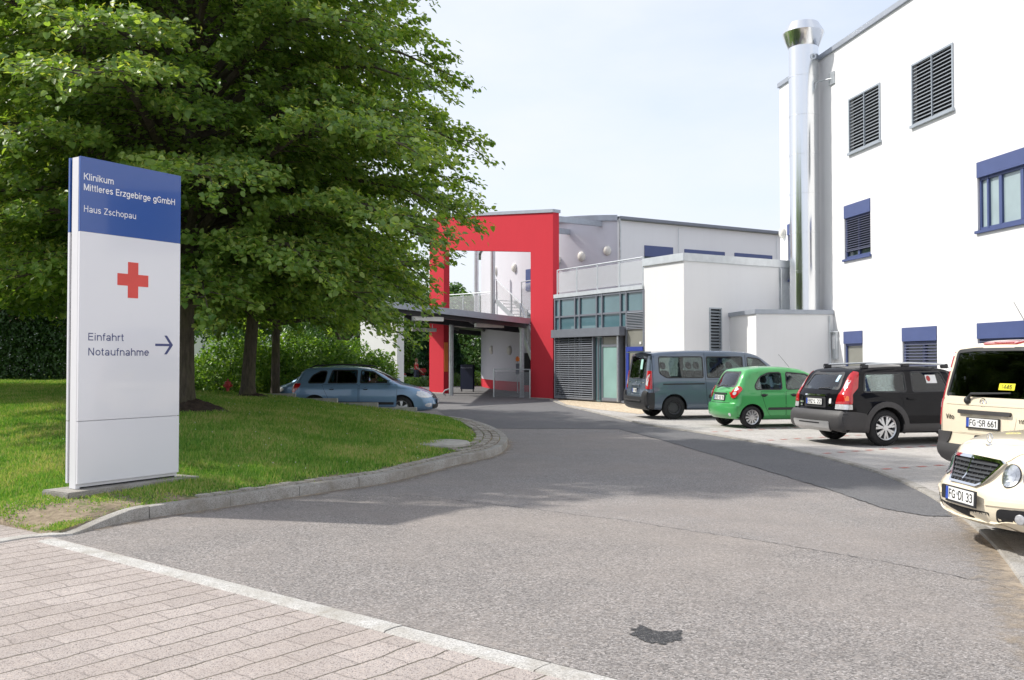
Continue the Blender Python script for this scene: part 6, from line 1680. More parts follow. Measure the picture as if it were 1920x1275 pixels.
    def door(s, poly, m=None, handle=None, hm='black_plastic', axis='S', hw=.2):
        for a in {'S': ('R', 'L')}.get(axis, (axis,)):
            P = [Vector(p) for p in poly]; c = sum(P, Vector((0, 0))) / len(P)
            k = len(P); big = []; ar = sum(P[i].x * P[(i + 1) % k].y - P[(i + 1) % k].x * P[i].y for i in range(k)); sg = 1 if ar > 0 else -1
            for i in range(k):
                d = (P[(i + 1) % k] - P[i - 1]).normalized(); big.append(tuple(P[i] - Vector((-d.y, d.x)) * sg * .007))
            d = s.add('door', poly, a, m or s.paint, .0012, .004)
            vs, fs = s.shape(big, a, -.002, .0012); MB().add(vs, fs).build('seam', 'black_void', d, smooth=True)
            if handle:
                hx, hz = handle; s.add('handle', rnd([(hx - hw / 2, hz - .018), (hx + hw / 2, hz - .014), (hx + hw / 2, hz + .018), (hx - hw / 2, hz + .018)], .015), a, hm, .004, .034, d, .05)
                s.add('handle_recess', ell(hx, hz - .01, hw * .42, .038), a, 'black_void', .0035, .0046, d, .03)
    def mirror(s, x, z, m):
        for sg in (-1, 1):
            h, n = s.proj(x, z, 'R' if sg < 0 else 'L')
            mb = MB().tube([(h.x + .02, h.y, h.z - .02), (h.x + .02, h.y + sg * .1, h.z + .0)], .022, 8); o = mb.build('mirror', 'black_plastic', s.root, smooth=True)
            MB().ball((h.x + .03, h.y + sg * .16, h.z + .04), .075, .10, .075, 16, 10).build('mirror_shell', m, o, smooth=True)

def steering(c, x, y=.36, z=.86):
    k = 20; mb = MB(); t = R(62)
    mb.tube([(x - .18 * math.sin(2 * PI * i / k) * math.cos(t), y + .18 * math.cos(2 * PI * i / k), z + .18 * math.sin(2 * PI * i / k) * math.sin(t)) for i in range(k + 1)], .015, 8, False)
    mb.tube([(x, y, z), (x + .35, y, z - .2)], .02, 6); mb.build('steering_wheel', 'black_plastic', c.root, smooth=True)
    MB().box(x + .12, x + .62, -c.W / 2 + .16, c.W / 2 - .16, z - .28, z - .02).build('dashboard', 'interior', c.root, bevel=.05)

# ---- black estate with grey cladding
def black_estate():
    sil = [(.10, .30), (.0, .36), (.0, .60), (.10, .66), (.12, .98), (.20, 1.06), (.46, 1.44), (.66, 1.50), (1.5, 1.545), (2.3, 1.525), (2.75, 1.45), (3.42, 1.07), (3.56, 1.0), (4.1, .93), (4.5, .80), (4.66, .66), (4.73, .50), (4.70, .26), (4.3, .22), (.5, .24)]
    c = Car('black_estate_car', 'black estate car with dark grey cladding and roof rails, between green car and ivory van', 'car', 'paint_black', sil, 1.86, [(.2, .95), (.32, .985), (.6, 1.0), (.88, .985), (1.0, .945), (1.5, .74)], (1.06, 3.82), .345, .225, bowF=.22, bowR=.12, planR=.05, roof=1.4)
    c.win(rnd([(.60, 1.02), (1.55, 1.02), (1.60, 1.40), (.72, 1.38)], .06), 'S', 'glass_clear')
    c.win(rnd([(1.68, 1.02), (2.55, 1.03), (2.42, 1.42), (1.74, 1.415)], .05), 'S', 'glass_clear')
    c.win(rnd([(2.64, 1.03), (3.36, 1.04), (2.78, 1.40), (2.58, 1.42)], .05), 'S', 'glass_clear')
    c.win(rnd([(-.60, 1.07), (.60, 1.07), (.50, 1.40), (-.50, 1.40)], .07), 'B', 'glass_clear', .05, 'rear_window')
    c.win(rnd([(-.66, 1.10), (.66, 1.10), (.54, 1.44), (-.54, 1.44)], .07), 'F', 'glass_clear', .03, 'windscreen')
    c.door(rnd([(1.40, .99), (2.58, 1.0), (2.60, .44), (1.62, .44), (1.46, .62)], .03), None, (1.62, .90), 'paint_black')
    c.door(rnd([(2.63, 1.0), (3.50, 1.01), (3.48, .44), (2.64, .44)], .03), None, (2.83, .90), 'paint_black')
    # grey cladding: sill, arches, bumpers
    c.add('sill_cladding', rnd([(1.42, .23), (3.44, .23), (3.44, .42), (1.42, .42)], .02), 'S', 'grey_plastic', .0, .02)
    for x in c.wheels:
        a = [(x + (c.ra + .10) * math.cos(t), .355 + (c.ra + .10) * math.sin(t)) for t in [R(-14) + R(208) * i / 20 for i in range(21)]]; b = [(x + (c.ra - .004) * math.cos(t), .355 + (c.ra - .004) * math.sin(t)) for t in [R(-14) + R(208) * i / 20 for i in range(21)]]
        c.add('arch_cladding', a + b[::-1], 'S', 'grey_plastic', .0, .022)
    c.add('rear_bumper_side', rnd([(.02, .28), (.62, .28), (.62, .62), (.36, .66), (.02, .66)], .03), 'S', 'grey_plastic', 0, .02)
    c.add('front_bumper_side', rnd([(4.28, .27), (4.70, .27), (4.70, .60), (4.28, .60)], .03), 'S', 'grey_plastic', 0, .02)
    b = c.add('rear_bumper', rnd([(-.88, .28), (.88, .28), (.90, .58), (.84, .66), (-.84, .66), (-.90, .58)], .05), 'B', 'grey_plastic', 0, .03)
    c.add('bumper_plate', rnd([(-.56, .31), (.56, .31), (.60, .47), (-.60, .47)], .05), 'B', 'silver_paint', .03, .042, b); c.add('slot', rnd([(-.34, .42), (.34, .42), (.34, .445), (-.34, .445)], .01), 'B', 'black_void', .0421, .0435, b)
    c.add('front_bumper', rnd([(-.8, .26), (.8, .26), (.84, .58), (-.84, .58)], .05), 'F', 'grey_plastic', 0, .02)
    # tail lights: tall, hugging the rear pillar
    for ax, s in (('R', -1), ('L', 1)):
        l = c.add('tail_light', rnd([(.10, .80), (.33, .80), (.36, .98), (.50, 1.10), (.60, 1.40), (.47, 1.42), (.20, 1.06), (.08, 1.0)], .02), ax, 'red_lens', -.004, .014)
        c.add('reversing_light', rnd([(.08, .70), (.33, .70), (.33, .795), (.08, .795)], .01), ax, 'clear_lens', -.004, .013)
        c.add('side_lamp', rnd([(.11, .86), (.27, .86), (.28, .95), (.12, .95)], .02), ax, 'orange_lens', .014, .0165, l)
        v = [(s * .62, .80), (s * .86, .80), (s * .86, 1.06), (s * .78, 1.40), (s * .655, 1.40), (s * .67, 1.04)]
        k = c.add('tail_light', rnd(v if s > 0 else v[::-1], .02), 'B', 'red_lens', -.003, .013); c.add('clear_section', rnd([(s * .69, 1.09), (s * .76, 1.09), (s * .745, 1.24), (s * .675, 1.24)][::s], .01), 'B', 'clear_lens', .013, .0155, k)
        c.add('reversing_light', rnd([(s * .62, .70), (s * .86, .70), (s * .86, .795), (s * .62, .795)][::s], .01), 'B', 'clear_lens', -.003, .012)
        c.add('headlight', rnd([(s * .48, .68), (s * .86, .70), (s * .84, .84), (s * .50, .80)][::s], .04), 'F', 'clear_lens', -.002, .012)
    t = c.add('tailgate', rnd([(-.60, .67), (.60, .67), (.60, 1.05), (-.60, 1.05)], .03), 'B', 'paint_black', .001, .004)
    c.add('seam', rnd([(-.612, .655), (.612, .655), (.612, .667), (-.612, .667)], .003), 'B', 'black_void', .001, .0025, t)
    c.add('plate_recess', rnd([(-.36, .72), (.36, .72), (.33, .93), (-.33, .93)], .03), 'B', 'black_plastic', .004, .006, t); c.add('handle_strip', rnd([(-.34, .935), (.34, .935), (.34, .965), (-.34, .965)], .01), 'B', 'chrome', .004, .022, t)
    h, n = c.proj(0, .83, 'B'); c.plate(h.x - .02, 0, .83, 'ERZ L 22', tilt=.02)
    c.add('badge', rnd([(-.50, .80), (-.44, .80), (-.44, .90), (-.50, .90)], .02), 'B', 'plate_white', .004, .006, t)
    for y0, z0, y1 in ((.58, .79, .42), (.58, .73, .45), (-.42, .75, -.54)): c.add('badge', rnd([(y1, z0), (y0, z0), (y0, z0 + .03), (y1, z0 + .03)], .004), 'B', 'chrome', .004, .006, t)
    w = MB().tube([(h.x + .09, .0, 1.08), (h.x + .09, -.36, 1.10)], .012, 6).build('wiper', 'black_plastic', c.root, smooth=True)
    st = c.add('sticker', rnd([(-.44, 1.22), (-.36, 1.22), (-.36, 1.36), (-.44, 1.36)], .015), 'B', 'sticker_blue', -.006, -.004)
    st = c.add('sticker', rnd([(2.06, 1.19), (2.30, 1.19), (2.30, 1.35), (2.06, 1.35)], .01), 'R', 'plate_white', -.0055, -.004); c.add('sticker_spot', ell(2.12, 1.28, .045, .055), 'R', 'hydrant_red', -.0039, -.003, st)
    for s in (-1, 1):
        r = MB().tube([(.72, s * .60, 1.50), (.86, s * .60, 1.548), (1.8, s * .605, 1.578), (2.6, s * .60, 1.55), (2.72, s * .6, 1.49)], .019, 10).build('roof_rail', 'light_zinc', c.root, smooth=True)
        for x in (.80, 1.72, 2.62): MB().box(x - .09, x + .09, s * .60 - .022, s * .60 + .022, 1.47, 1.56).build('rail_foot', 'black_plastic', r, bevel=.015)
    c.seats((1.55, 2.45), 'seat_grey', .42); steering(c, 3.0); c.mirror(3.30, 1.03, 'paint_black')
    g = gp(1661, 836.5, .024)
    c.finish(c.place(g, 0, -1, 75), 75, dict(rim=.70, spokes=7, pair=[(-.16, .03, .045), (.16, .03, .045)], dish=.012))
M['sticker_blue'] = plain('pale_blue_sticker', (.45, .62, .75), .4)
black_estate()

# ---- small green hatchback
def green_hatch(name, label, paint, loc=None, heading=75, group=None, plate='ERZ OE 15'):
    sil = [(.10, .24), (.0, .32), (.0, .56), (.06, .62), (.09, .88), (.16, .96), (.44, 1.38), (.62, 1.46), (1.3, 1.50), (1.9, 1.46), (2.25, 1.34), (2.80, 1.0), (2.95, .93), (3.25, .84), (3.42, .70), (3.50, .50), (3.48, .24), (3.2, .2), (.4, .2)]
    c = Car(name, label, 'car', paint, sil, 1.52, [(.18, .95), (.34, .985), (.55, 1.0), (.82, .985), (.92, .94), (1.5, .74)], (.55, 2.89), .272, .17, bowF=.24, bowR=.14, planF=.18, planR=.07, bowFl=.9, roof=1.4, group=group, r=.12)
    c.win(rnd([(.66, .92), (1.38, .92), (1.40, 1.345), (1.05, 1.34), (.80, 1.24), (.64, 1.02)], .08), 'S', 'glass_clear')
    c.win(rnd([(1.48, .92), (2.55, .94), (2.08, 1.30), (1.52, 1.35)], .06), 'S', 'glass_clear')
    c.win(rnd([(-.50, .98), (.50, .98), (.42, 1.36), (-.42, 1.36)], .09), 'B', 'glass_clear', .045, 'rear_window')
    c.win(rnd([(-.54, 1.02), (.54, 1.02), (.44, 1.36), (-.44, 1.36)], .08), 'F', 'glass_clear', .03, 'windscreen')
    c.door(rnd([(.78, .88), (1.42, .88), (1.43, .30), (1.02, .30), (.90, .50)], .04), None, (.86, .80), hw=.16)
    c.door(rnd([(1.46, .88), (2.48, .89), (2.46, .30), (1.46, .30)], .04), None, (1.66, .80), hw=.16)
    c.add('side_strip', rnd([(.96, .44), (2.46, .44), (2.46, .50), (.96, .50)], .012), 'S', 'black_plastic', .004, .014)
    c.add('bumper', rnd([(-.70, .25), (.70, .25), (.72, .54), (.66, .58), (-.66, .58), (-.72, .54)], .05), 'B', paint, 0, .028)
    for s in (-1, 1):
        l = c.add('tail_light', ell(s * .57, .86, .095, .145, -s * .25), 'B', 'red_lens', -.004, .022); c.add('clear_section', ell(s * .575, .835, .045, .04), 'B', 'clear_lens', .022, .026, l); c.add('clear_section', ell(s * .585, .925, .035, .03), 'B', 'clear_lens', .0215, .0255, l)
        ax = 'R' if s < 0 else 'L'
        c.add('tail_light', ell(.115, .87, .075, .14, -.15), ax, 'red_lens', -.004, .016); c.add('fog_light', ell(s * .52, .34, .035, .035), 'B', 'clear_lens', .027, .034)
        c.add('headlight', ell(s * .50, .70, .14, .10), 'F', 'clear_lens', -.002, .014)
    t = c.add('tailgate', rnd([(-.46, .61), (.46, .61), (.46, .94), (-.46, .94)], .03), 'B', paint, .001, .004)
    c.add('seam', rnd([(-.47, .598), (.47, .598), (.47, .607), (-.47, .607)], .003), 'B', 'black_void', .0, .003, t)
    c.add('plate_recess', rnd([(-.31, .64), (.31, .64), (.29, .80), (-.29, .80)], .03), 'B', paint, .004, .006, t); c.add('handle_strip', rnd([(-.31, .81), (.31, .81), (.31, .84), (-.31, .84)], .01), 'B', 'black_plastic', .004, .022, t)
    h, n = c.proj(0, .73, 'B'); c.plate(h.x - .018, 0, .73, plate, tilt=.08)
    MB().tube([(h.x + .0, .12, .955), (h.x + .055, -.10, 1.03), (h.x + .05, -.30, 1.02)], .014, 6).build('wiper', 'black_plastic', c.root, smooth=True)
    c.seats((.95, 1.75), 'seat_grey', .40, (-.33, .33), .56, .22); steering(c, 2.25, .33, .84); c.mirror(2.42, .95, 'black_plastic')
    MB().tube([(2.0, 0, 1.46), (1.7, 0, 1.78)], .004, 5).build('aerial', 'black_plastic', c.root)
    c.finish(loc if loc else c.place(gp(1410, 803.5, .024), 0, -1, heading), heading, dict(rim=.68, spokes=11, pair=[(0, .025, .05)], mat='alloy', dish=.012))
green_hatch('green_hatchback', 'small bright green hatchback parked between the grey blue van and black estate', 'paint_green')

# ---- grey blue passenger van
def van():
    sil = [(.10, .30), (.0, .38), (.0, .74), (.05, .80), (.07, 1.05), (.17, 1.80), (.26, 1.87), (1.0, 1.92), (2.4, 1.93), (3.2, 1.88), (3.55, 1.72), (4.15, 1.22), (4.3, 1.14), (4.6, 1.0), (4.74, .82), (4.80, .55), (4.78, .28), (4.5, .24), (.4, .26)]
    c = Car('passenger_van', 'long grey blue passenger van parked in front of the white block', 'van', 'paint_greyblue', sil, 1.90, [(.2, .96), (.4, .99), (.7, 1.0), (1.05, .985), (1.2, .965), (1.85, .86)], (.85, 3.87), .325, .21, bowF=.3, bowR=.05, planF=.14, planR=.02, bowFl=1.0, roof=1.8, r=.08)
    c.win(rnd([(.42, 1.27), (.62, 1.14), (1.72, 1.14), (1.72, 1.74), (.42, 1.74)], .07), 'S', 'glass_dark')
    c.win(rnd([(1.82, 1.14), (2.92, 1.16), (2.92, 1.74), (1.82, 1.74)], .06), 'S', 'glass_dark')
    c.win(rnd([(3.05, 1.17), (4.0, 1.18), (3.42, 1.68), (3.05, 1.73)], .06), 'S', 'glass_clear')
    c.win(rnd([(-.66, 1.12), (.66, 1.12), (.60, 1.76), (-.60, 1.76)], .06), 'B', 'glass_dark', .03, 'rear_window')
    c.win(rnd([(-.72, 1.26), (.72, 1.26), (.60, 1.74), (-.60, 1.74)], .07), 'F', 'glass_clear', .03, 'windscreen')
    c.door(rnd([(1.78, 1.09), (2.97, 1.09), (2.99, .40), (1.82, .40)], .03), None, (2.86, .98))
    c.door(rnd([(3.02, 1.10), (4.10, 1.13), (4.0, .82), (3.50, .66), (3.46, .40), (3.02, .40)], .03), None, (3.18, .98))
    for x, z0, z1 in ((1.77, 1.08, 1.86), (3.0, 1.08, 1.86), (.235, .70, 1.80)): c.add('seam', line_poly([(x, z0), (x, z1)], .012), 'S', 'black_void', -.002, .0015)
    c.add('sliding_rail', rnd([(.52, .955), (1.74, .965), (1.74, 1.0), (.52, .99)], .012), 'S', 'black_plastic', -.004, .006)
    c.add('side_rubber', rnd([(1.86, .58), (2.98, .58), (2.98, .68), (1.86, .68)], .03), 'S', 'black_plastic', .004, .024)
    c.add('crease', line_poly([(.25, .72), (.45, .735), (.60, .70)], .016), 'S', 'paint_greyblue', 0, .012)
    b = c.add('rear_bumper', rnd([(-.95, .30), (.95, .30), (.95, .74), (.88, .78), (.72, .76), (.66, .62), (-.66, .62), (-.72, .76), (-.88, .78), (-.95, .74)], .04), 'B', 'black_plastic', 0, .05)
    c.add('bumper_side', rnd([(.02, .30), (.27, .30), (.27, .74), (.02, .74)], .03), 'S', 'black_plastic', 0, .022)
    c.add('bumper_step', rnd([(-.64, .50), (.64, .50), (.64, .53), (-.64, .53)], .01), 'B', 'grey_plastic', .05, .08, b)
    t = c.add('tailgate', rnd([(-.72, .64), (.72, .64), (.72, 1.09), (-.72, 1.09)], .04), 'B', 'paint_greyblue', .001, .005)
    c.add('plate_recess', rnd([(-.42, .66), (.36, .66), (.34, .92), (-.36, .92)], .04), 'B', 'paint_recess_shade', .005, .0065, t); c.add('handle_strip', rnd([(-.36, .93), (.36, .93), (.34, .965), (-.34, .965)], .012), 'B', 'paint_greyblue', .005, .035, t)
    h, n = c.proj(0, .78, 'B'); c.plate(h.x - .02, -.02, .79, 'FG K 43', w=.34, tilt=.03)
    for dz in (0, .045): c.add('chevron', [(-.055, .985 + dz), (0, 1.02 + dz), (.055, .985 + dz), (.055, 1.005 + dz), (0, 1.043 + dz), (-.055, 1.005 + dz)], 'B', 'chrome', .005, .010, t, .02)
    for y0, y1 in ((.62, .44), (-.40, -.64)): c.add('badge', rnd([(y1, 1.0), (y0, 1.0), (y0, 1.028), (y1, 1.028)], .004), 'B', 'chrome', .005, .008, t)
    for s in (-1, 1):
        ax = 'R' if s < 0 else 'L'
        c.add('tail_light', rnd([(.03, .84), (.20, .84), (.215, 1.34), (.08, 1.34)], .02), ax, 'red_lens', -.004, .014)
        v = [(s * .75, .84), (s * .93, .84), (s * .915, 1.34), (s * .74, 1.34)]; k = c.add('tail_light', rnd(v[::s], .02), 'B', 'red_lens', -.004, .015); c.add('clear_section', rnd([(s * .76, .95), (s * .87, .92), (s * .87, 1.26), (s * .76, 1.12)][::s], .02), 'B', 'clear_lens', .015, .018, k)
        c.add('headlight', rnd([(s * .50, .82), (s * .88, .84), (s * .82, 1.10), (s * .56, 1.02)][::s], .05), 'F', 'clear_lens', -.002, .012)
    sp = MB().prism([(.02, -.72), (.02, .72), (.24, .78), (.24, -.78)], 1.845, 1.875).build('spoiler', 'paint_greyblue', c.root, bevel=.012)
    st = c.add('sticker', rnd([(-.36, 1.38), (-.20, 1.38), (-.20, 1.66), (-.36, 1.66)], .01), 'B', 'sticker_mint', -.0055, -.004)
    MB().tube([(.02, .1, 1.12), (.03, -.45, 1.15)], .014, 6).build('wiper', 'black_plastic', c.root, smooth=True)
    c.seats((.95, 1.95, 2.95), 'seat_dark', .62, (-.55, .0, .55), .66); steering(c, 3.5, .45, 1.12); c.mirror(3.85, 1.2, 'black_plastic')
    g = gp(1264, 786.5, .024)
    c.finish(c.place(g, 0, -1, 78), 78, dict(rim=.60, spokes=10, pair=[(0, .055, .075)], mat='dark_steel', dish=.05))
M['paint_recess_shade'] = paint('recess_shade_paint', (.06, .08, .12), .3, .4)  # shade of the plate recess, put into a darker copy of the van paint
M['sticker_mint'] = plain('mint_sticker', (.45, .75, .68), .4)
van()

# ---- ivory taxi van, seen from behind
def ivory_van():
    sil = [(.12, .34), (.02, .40), (.0, .50), (.04, .56), (.05, .95), (.08, 1.15), (.25, 1.78), (.34, 1.86), (1.0, 1.90), (2.4, 1.91), (3.1, 1.86), (3.5, 1.66), (4.05, 1.20), (4.25, 1.12), (4.6, .98), (4.70, .8), (4.75, .5), (4.72, .28), (4.4, .24), (.5, .28)]
    c = Car('ivory_taxi_van', 'ivory taxi van seen from behind, parked right of the black estate', 'van', 'paint_ivory', sil, 1.92, [(.2, .95), (.45, .985), (.8, 1.0), (1.1, .985), (1.2, .97), (1.85, .86)], (.95, 4.0), .325, .21, bowF=.3, bowR=.10, planR=.03, roof=1.8, r=.11, bowRl=.4)
    c.graze = .1
    c.win(rnd([(-.79, 1.17), (.79, 1.17), (.71, 1.76), (.40, 1.785), (-.40, 1.785), (-.71, 1.76)], .05), 'B', 'glass_dark', .04, 'rear_window')
    for p in ([(.55, 1.17), (1.62, 1.17), (1.62, 1.72), (.62, 1.70)], [(1.75, 1.17), (2.85, 1.18), (2.85, 1.72), (1.75, 1.72)], [(2.98, 1.19), (3.9, 1.2), (3.4, 1.63), (2.98, 1.70)]): c.win(rnd(p, .07), 'S', 'glass_clear')
    c.win(rnd([(-.74, 1.24), (.74, 1.24), (.62, 1.70), (-.62, 1.70)], .07), 'F', 'glass_clear', .03, 'windscreen')
    c.door(rnd([(1.70, 1.12), (2.90, 1.13), (2.90, .42), (1.74, .42)], .04), None, (2.75, 1.0)); c.door(rnd([(2.95, 1.13), (3.98, 1.15), (3.60, .66), (3.55, .42), (2.95, .42)], .04), None, (3.12, 1.0))
    t = c.add('tailgate', rnd([(-.80, .56), (.80, .56), (.82, 1.14), (-.82, 1.14)], .05), 'B', 'paint_ivory', .001, .006)
    vs = c.add('seam', rnd([(-.815, .70), (.815, .70), (.815, .708), (-.815, .708)], .002), 'B', 'seam_ivory', .006, .0068, t)
    for s in (-1, 1): c.add('seam', rnd([(s * .807, .55), (s * .817, .55), (s * .83, 1.14), (s * .82, 1.14)][::s], .002), 'B', 'black_void', -.001, .003, t)
    rec = c.add('plate_recess', rnd([(-.46, .72), (.46, .72), (.50, .95), (.42, .98), (-.42, .98), (-.50, .95)], .05), 'B', 'paint_ivory', .006, .0105, t)
    c.add('upper_crease', rnd([(-.74, 1.065), (.74, 1.065), (.74, 1.085), (-.74, 1.085)], .008), 'B', 'paint_ivory', .006, .012, t)
    c.add('plate_lamp_strip', rnd([(-.43, .955), (.43, .955), (.43, 1.005), (-.43, 1.005)], .02), 'B', 'grey_plastic', .008, .045, t)
    c.add('handle', rnd([(-.13, .62), (.13, .62), (.13, .70), (-.13, .70)], .03), 'B', 'black_plastic', .006, .03, t)
    h, n = c.proj(0, .86, 'B'); c.plate(h.x - .03, 0, .855, 'FG SR 661', tilt=.05)
    # emblem ring with a three pointed star
    h, n = c.proj(.045, 1.115, 'B'); k = 28; mb = MB(); X = h.x - .012
    mb.tube([(X, .03 + .052 * math.cos(2 * PI * i / k), 1.105 + .052 * math.sin(2 * PI * i / k)) for i in range(k + 1)], .006, 8, False)
    for a in (90, 210, 330):
        q = Vector((0, math.cos(R(a)), math.sin(R(a)))); p = Vector((0, -q.z, q.y)); o = Vector((X, .03, 1.105)); mb.add([o + q * .05, o + p * .012, o - p * .012, o + Vector((-.008, 0, 0))], [(0, 1, 3), (0, 3, 2), (0, 2, 1)])
    mb.build('emblem', 'chrome', t)
    for txt, y0, y1, z, cap in (('Vito', .72, .54, .875, .062), ('115 CDI', -.53, -.74, .885, .045)):
        p0, p1 = c.proj(y0, z, 'B')[0], c.proj(y1, z, 'B')[0]
        stroke_text(txt, cap, abs(y1 - y0), basis(p0 - Vector((.013, 0, 0)), p1 - p0, (0, 0, 1)), 'lettering', 'chrome_dark', t, .2)
    b = c.add('rear_bumper', rnd([(-.96, .34), (.96, .34), (.96, .70), (.90, .72), (.86, .56), (-.86, .56), (-.90, .72), (-.96, .70)], .03), 'B', 'grey_plastic', 0, .04)
    c.add('bumper_side', rnd([(.03, .34), (.5, .34), (.5, .56), (.2, .70), (.03, .72)], .03), 'S', 'grey_plastic', 0, .025)
    for s in (-1, 1):
        ax = 'R' if s < 0 else 'L'
        l = c.add('tail_light', rnd([(.18, .80), (.25, .80), (.28, 1.16), (.47, 1.74), (.38, 1.76), (.21, 1.20)], .02), ax, 'red_lens', -.003, .016)
        v = [(s * .885, .78), (s * .945, .78), (s * .945, 1.15), (s * .85, 1.74), (s * .80, 1.74), (s * .885, 1.16)]
        l = c.add('tail_light', rnd(v[::s], .012), 'B', 'red_lens', -.003, .016); c.add('clear_section', rnd([(s * .886, .90), (s * .944, .90), (s * .944, 1.12), (s * .886, 1.12)][::s], .008), 'B', 'clear_lens', .014, .019, l)
        c.add('reflector', rnd([(s * .88, .56), (s * .945, .56), (s * .945, .63), (s * .88, .63)][::s], .006), 'B', 'red_lens', .04, .046, b)
        c.add('headlight', rnd([(s * .50, .80), (s * .88, .82), (s * .82, 1.04), (s * .56, .98)][::s], .05), 'F', 'clear_lens', -.002, .012)
    h, n = c.proj(.10, 1.2, 'B')
    MB().tube([(h.x - .04, .30, 1.13), (h.x - .045, .22, 1.21), (h.x + .02, -.36, 1.235)], [.022, .016, .008], 8).build('wiper', 'black_plastic', c.root, smooth=True)
    MB().ball((h.x - .03, .30, 1.125), .04, .05, .05, 12, 8).build('wiper_pivot', 'black_plastic', c.root, smooth=True)
    st = c.add('number_sticker', rnd([(-.40, 1.27), (-.16, 1.27), (-.16, 1.35), (-.40, 1.35)], .004), 'B', 'sticker_yellow', -.0055, -.0045)
    h, n = c.proj(-.19, 1.29, 'B'); stroke_text('1445', .052, .17, basis((h.x - .006 + .009, -.195, 1.283), (0, -1, 0), Vector((.27, 0, 1))), 'lettering', 'ink', st, .14)
    r = c.add('roof_lamp', rnd([(.30, -.30), (.48, -.30), (.48, .30), (.30, .30)], .05), 'T', 'red_lens', -.002, .02)
    MB().tube([(.9, .05, 1.90), (.82, .05, 1.96), (.55, .05, 2.36)], [.012, .006, .003], 6).build('aerial', 'black_plastic', c.root, smooth=True)
    c.seats((1.0, 2.0, 3.0), 'seat_dark', .62, (-.55, .0, .55), .66); c.mirror(3.75, 1.22, 'black_plastic')
    hd = 76; a = R(90 - hd); P = at(1739, 760, 12.3)      # rear left corner
    yl = .96; loc = (P.x + yl * math.sin(a), P.y - yl * math.cos(a), .024)
    c.finish(loc, hd, dict(rim=.62, spokes=7, pair=[(0, .06, .08)]))
M['chrome_dark'] = plain('dark_chrome_lettering', (.22, .2, .17), .25, .8)
M['seam_ivory'] = plain('ivory_seam', (.42, .36, .27), .5)
M['sticker_yellow'] = plain('yellow_sticker', (.80, .72, .03), .5)
ivory_van()

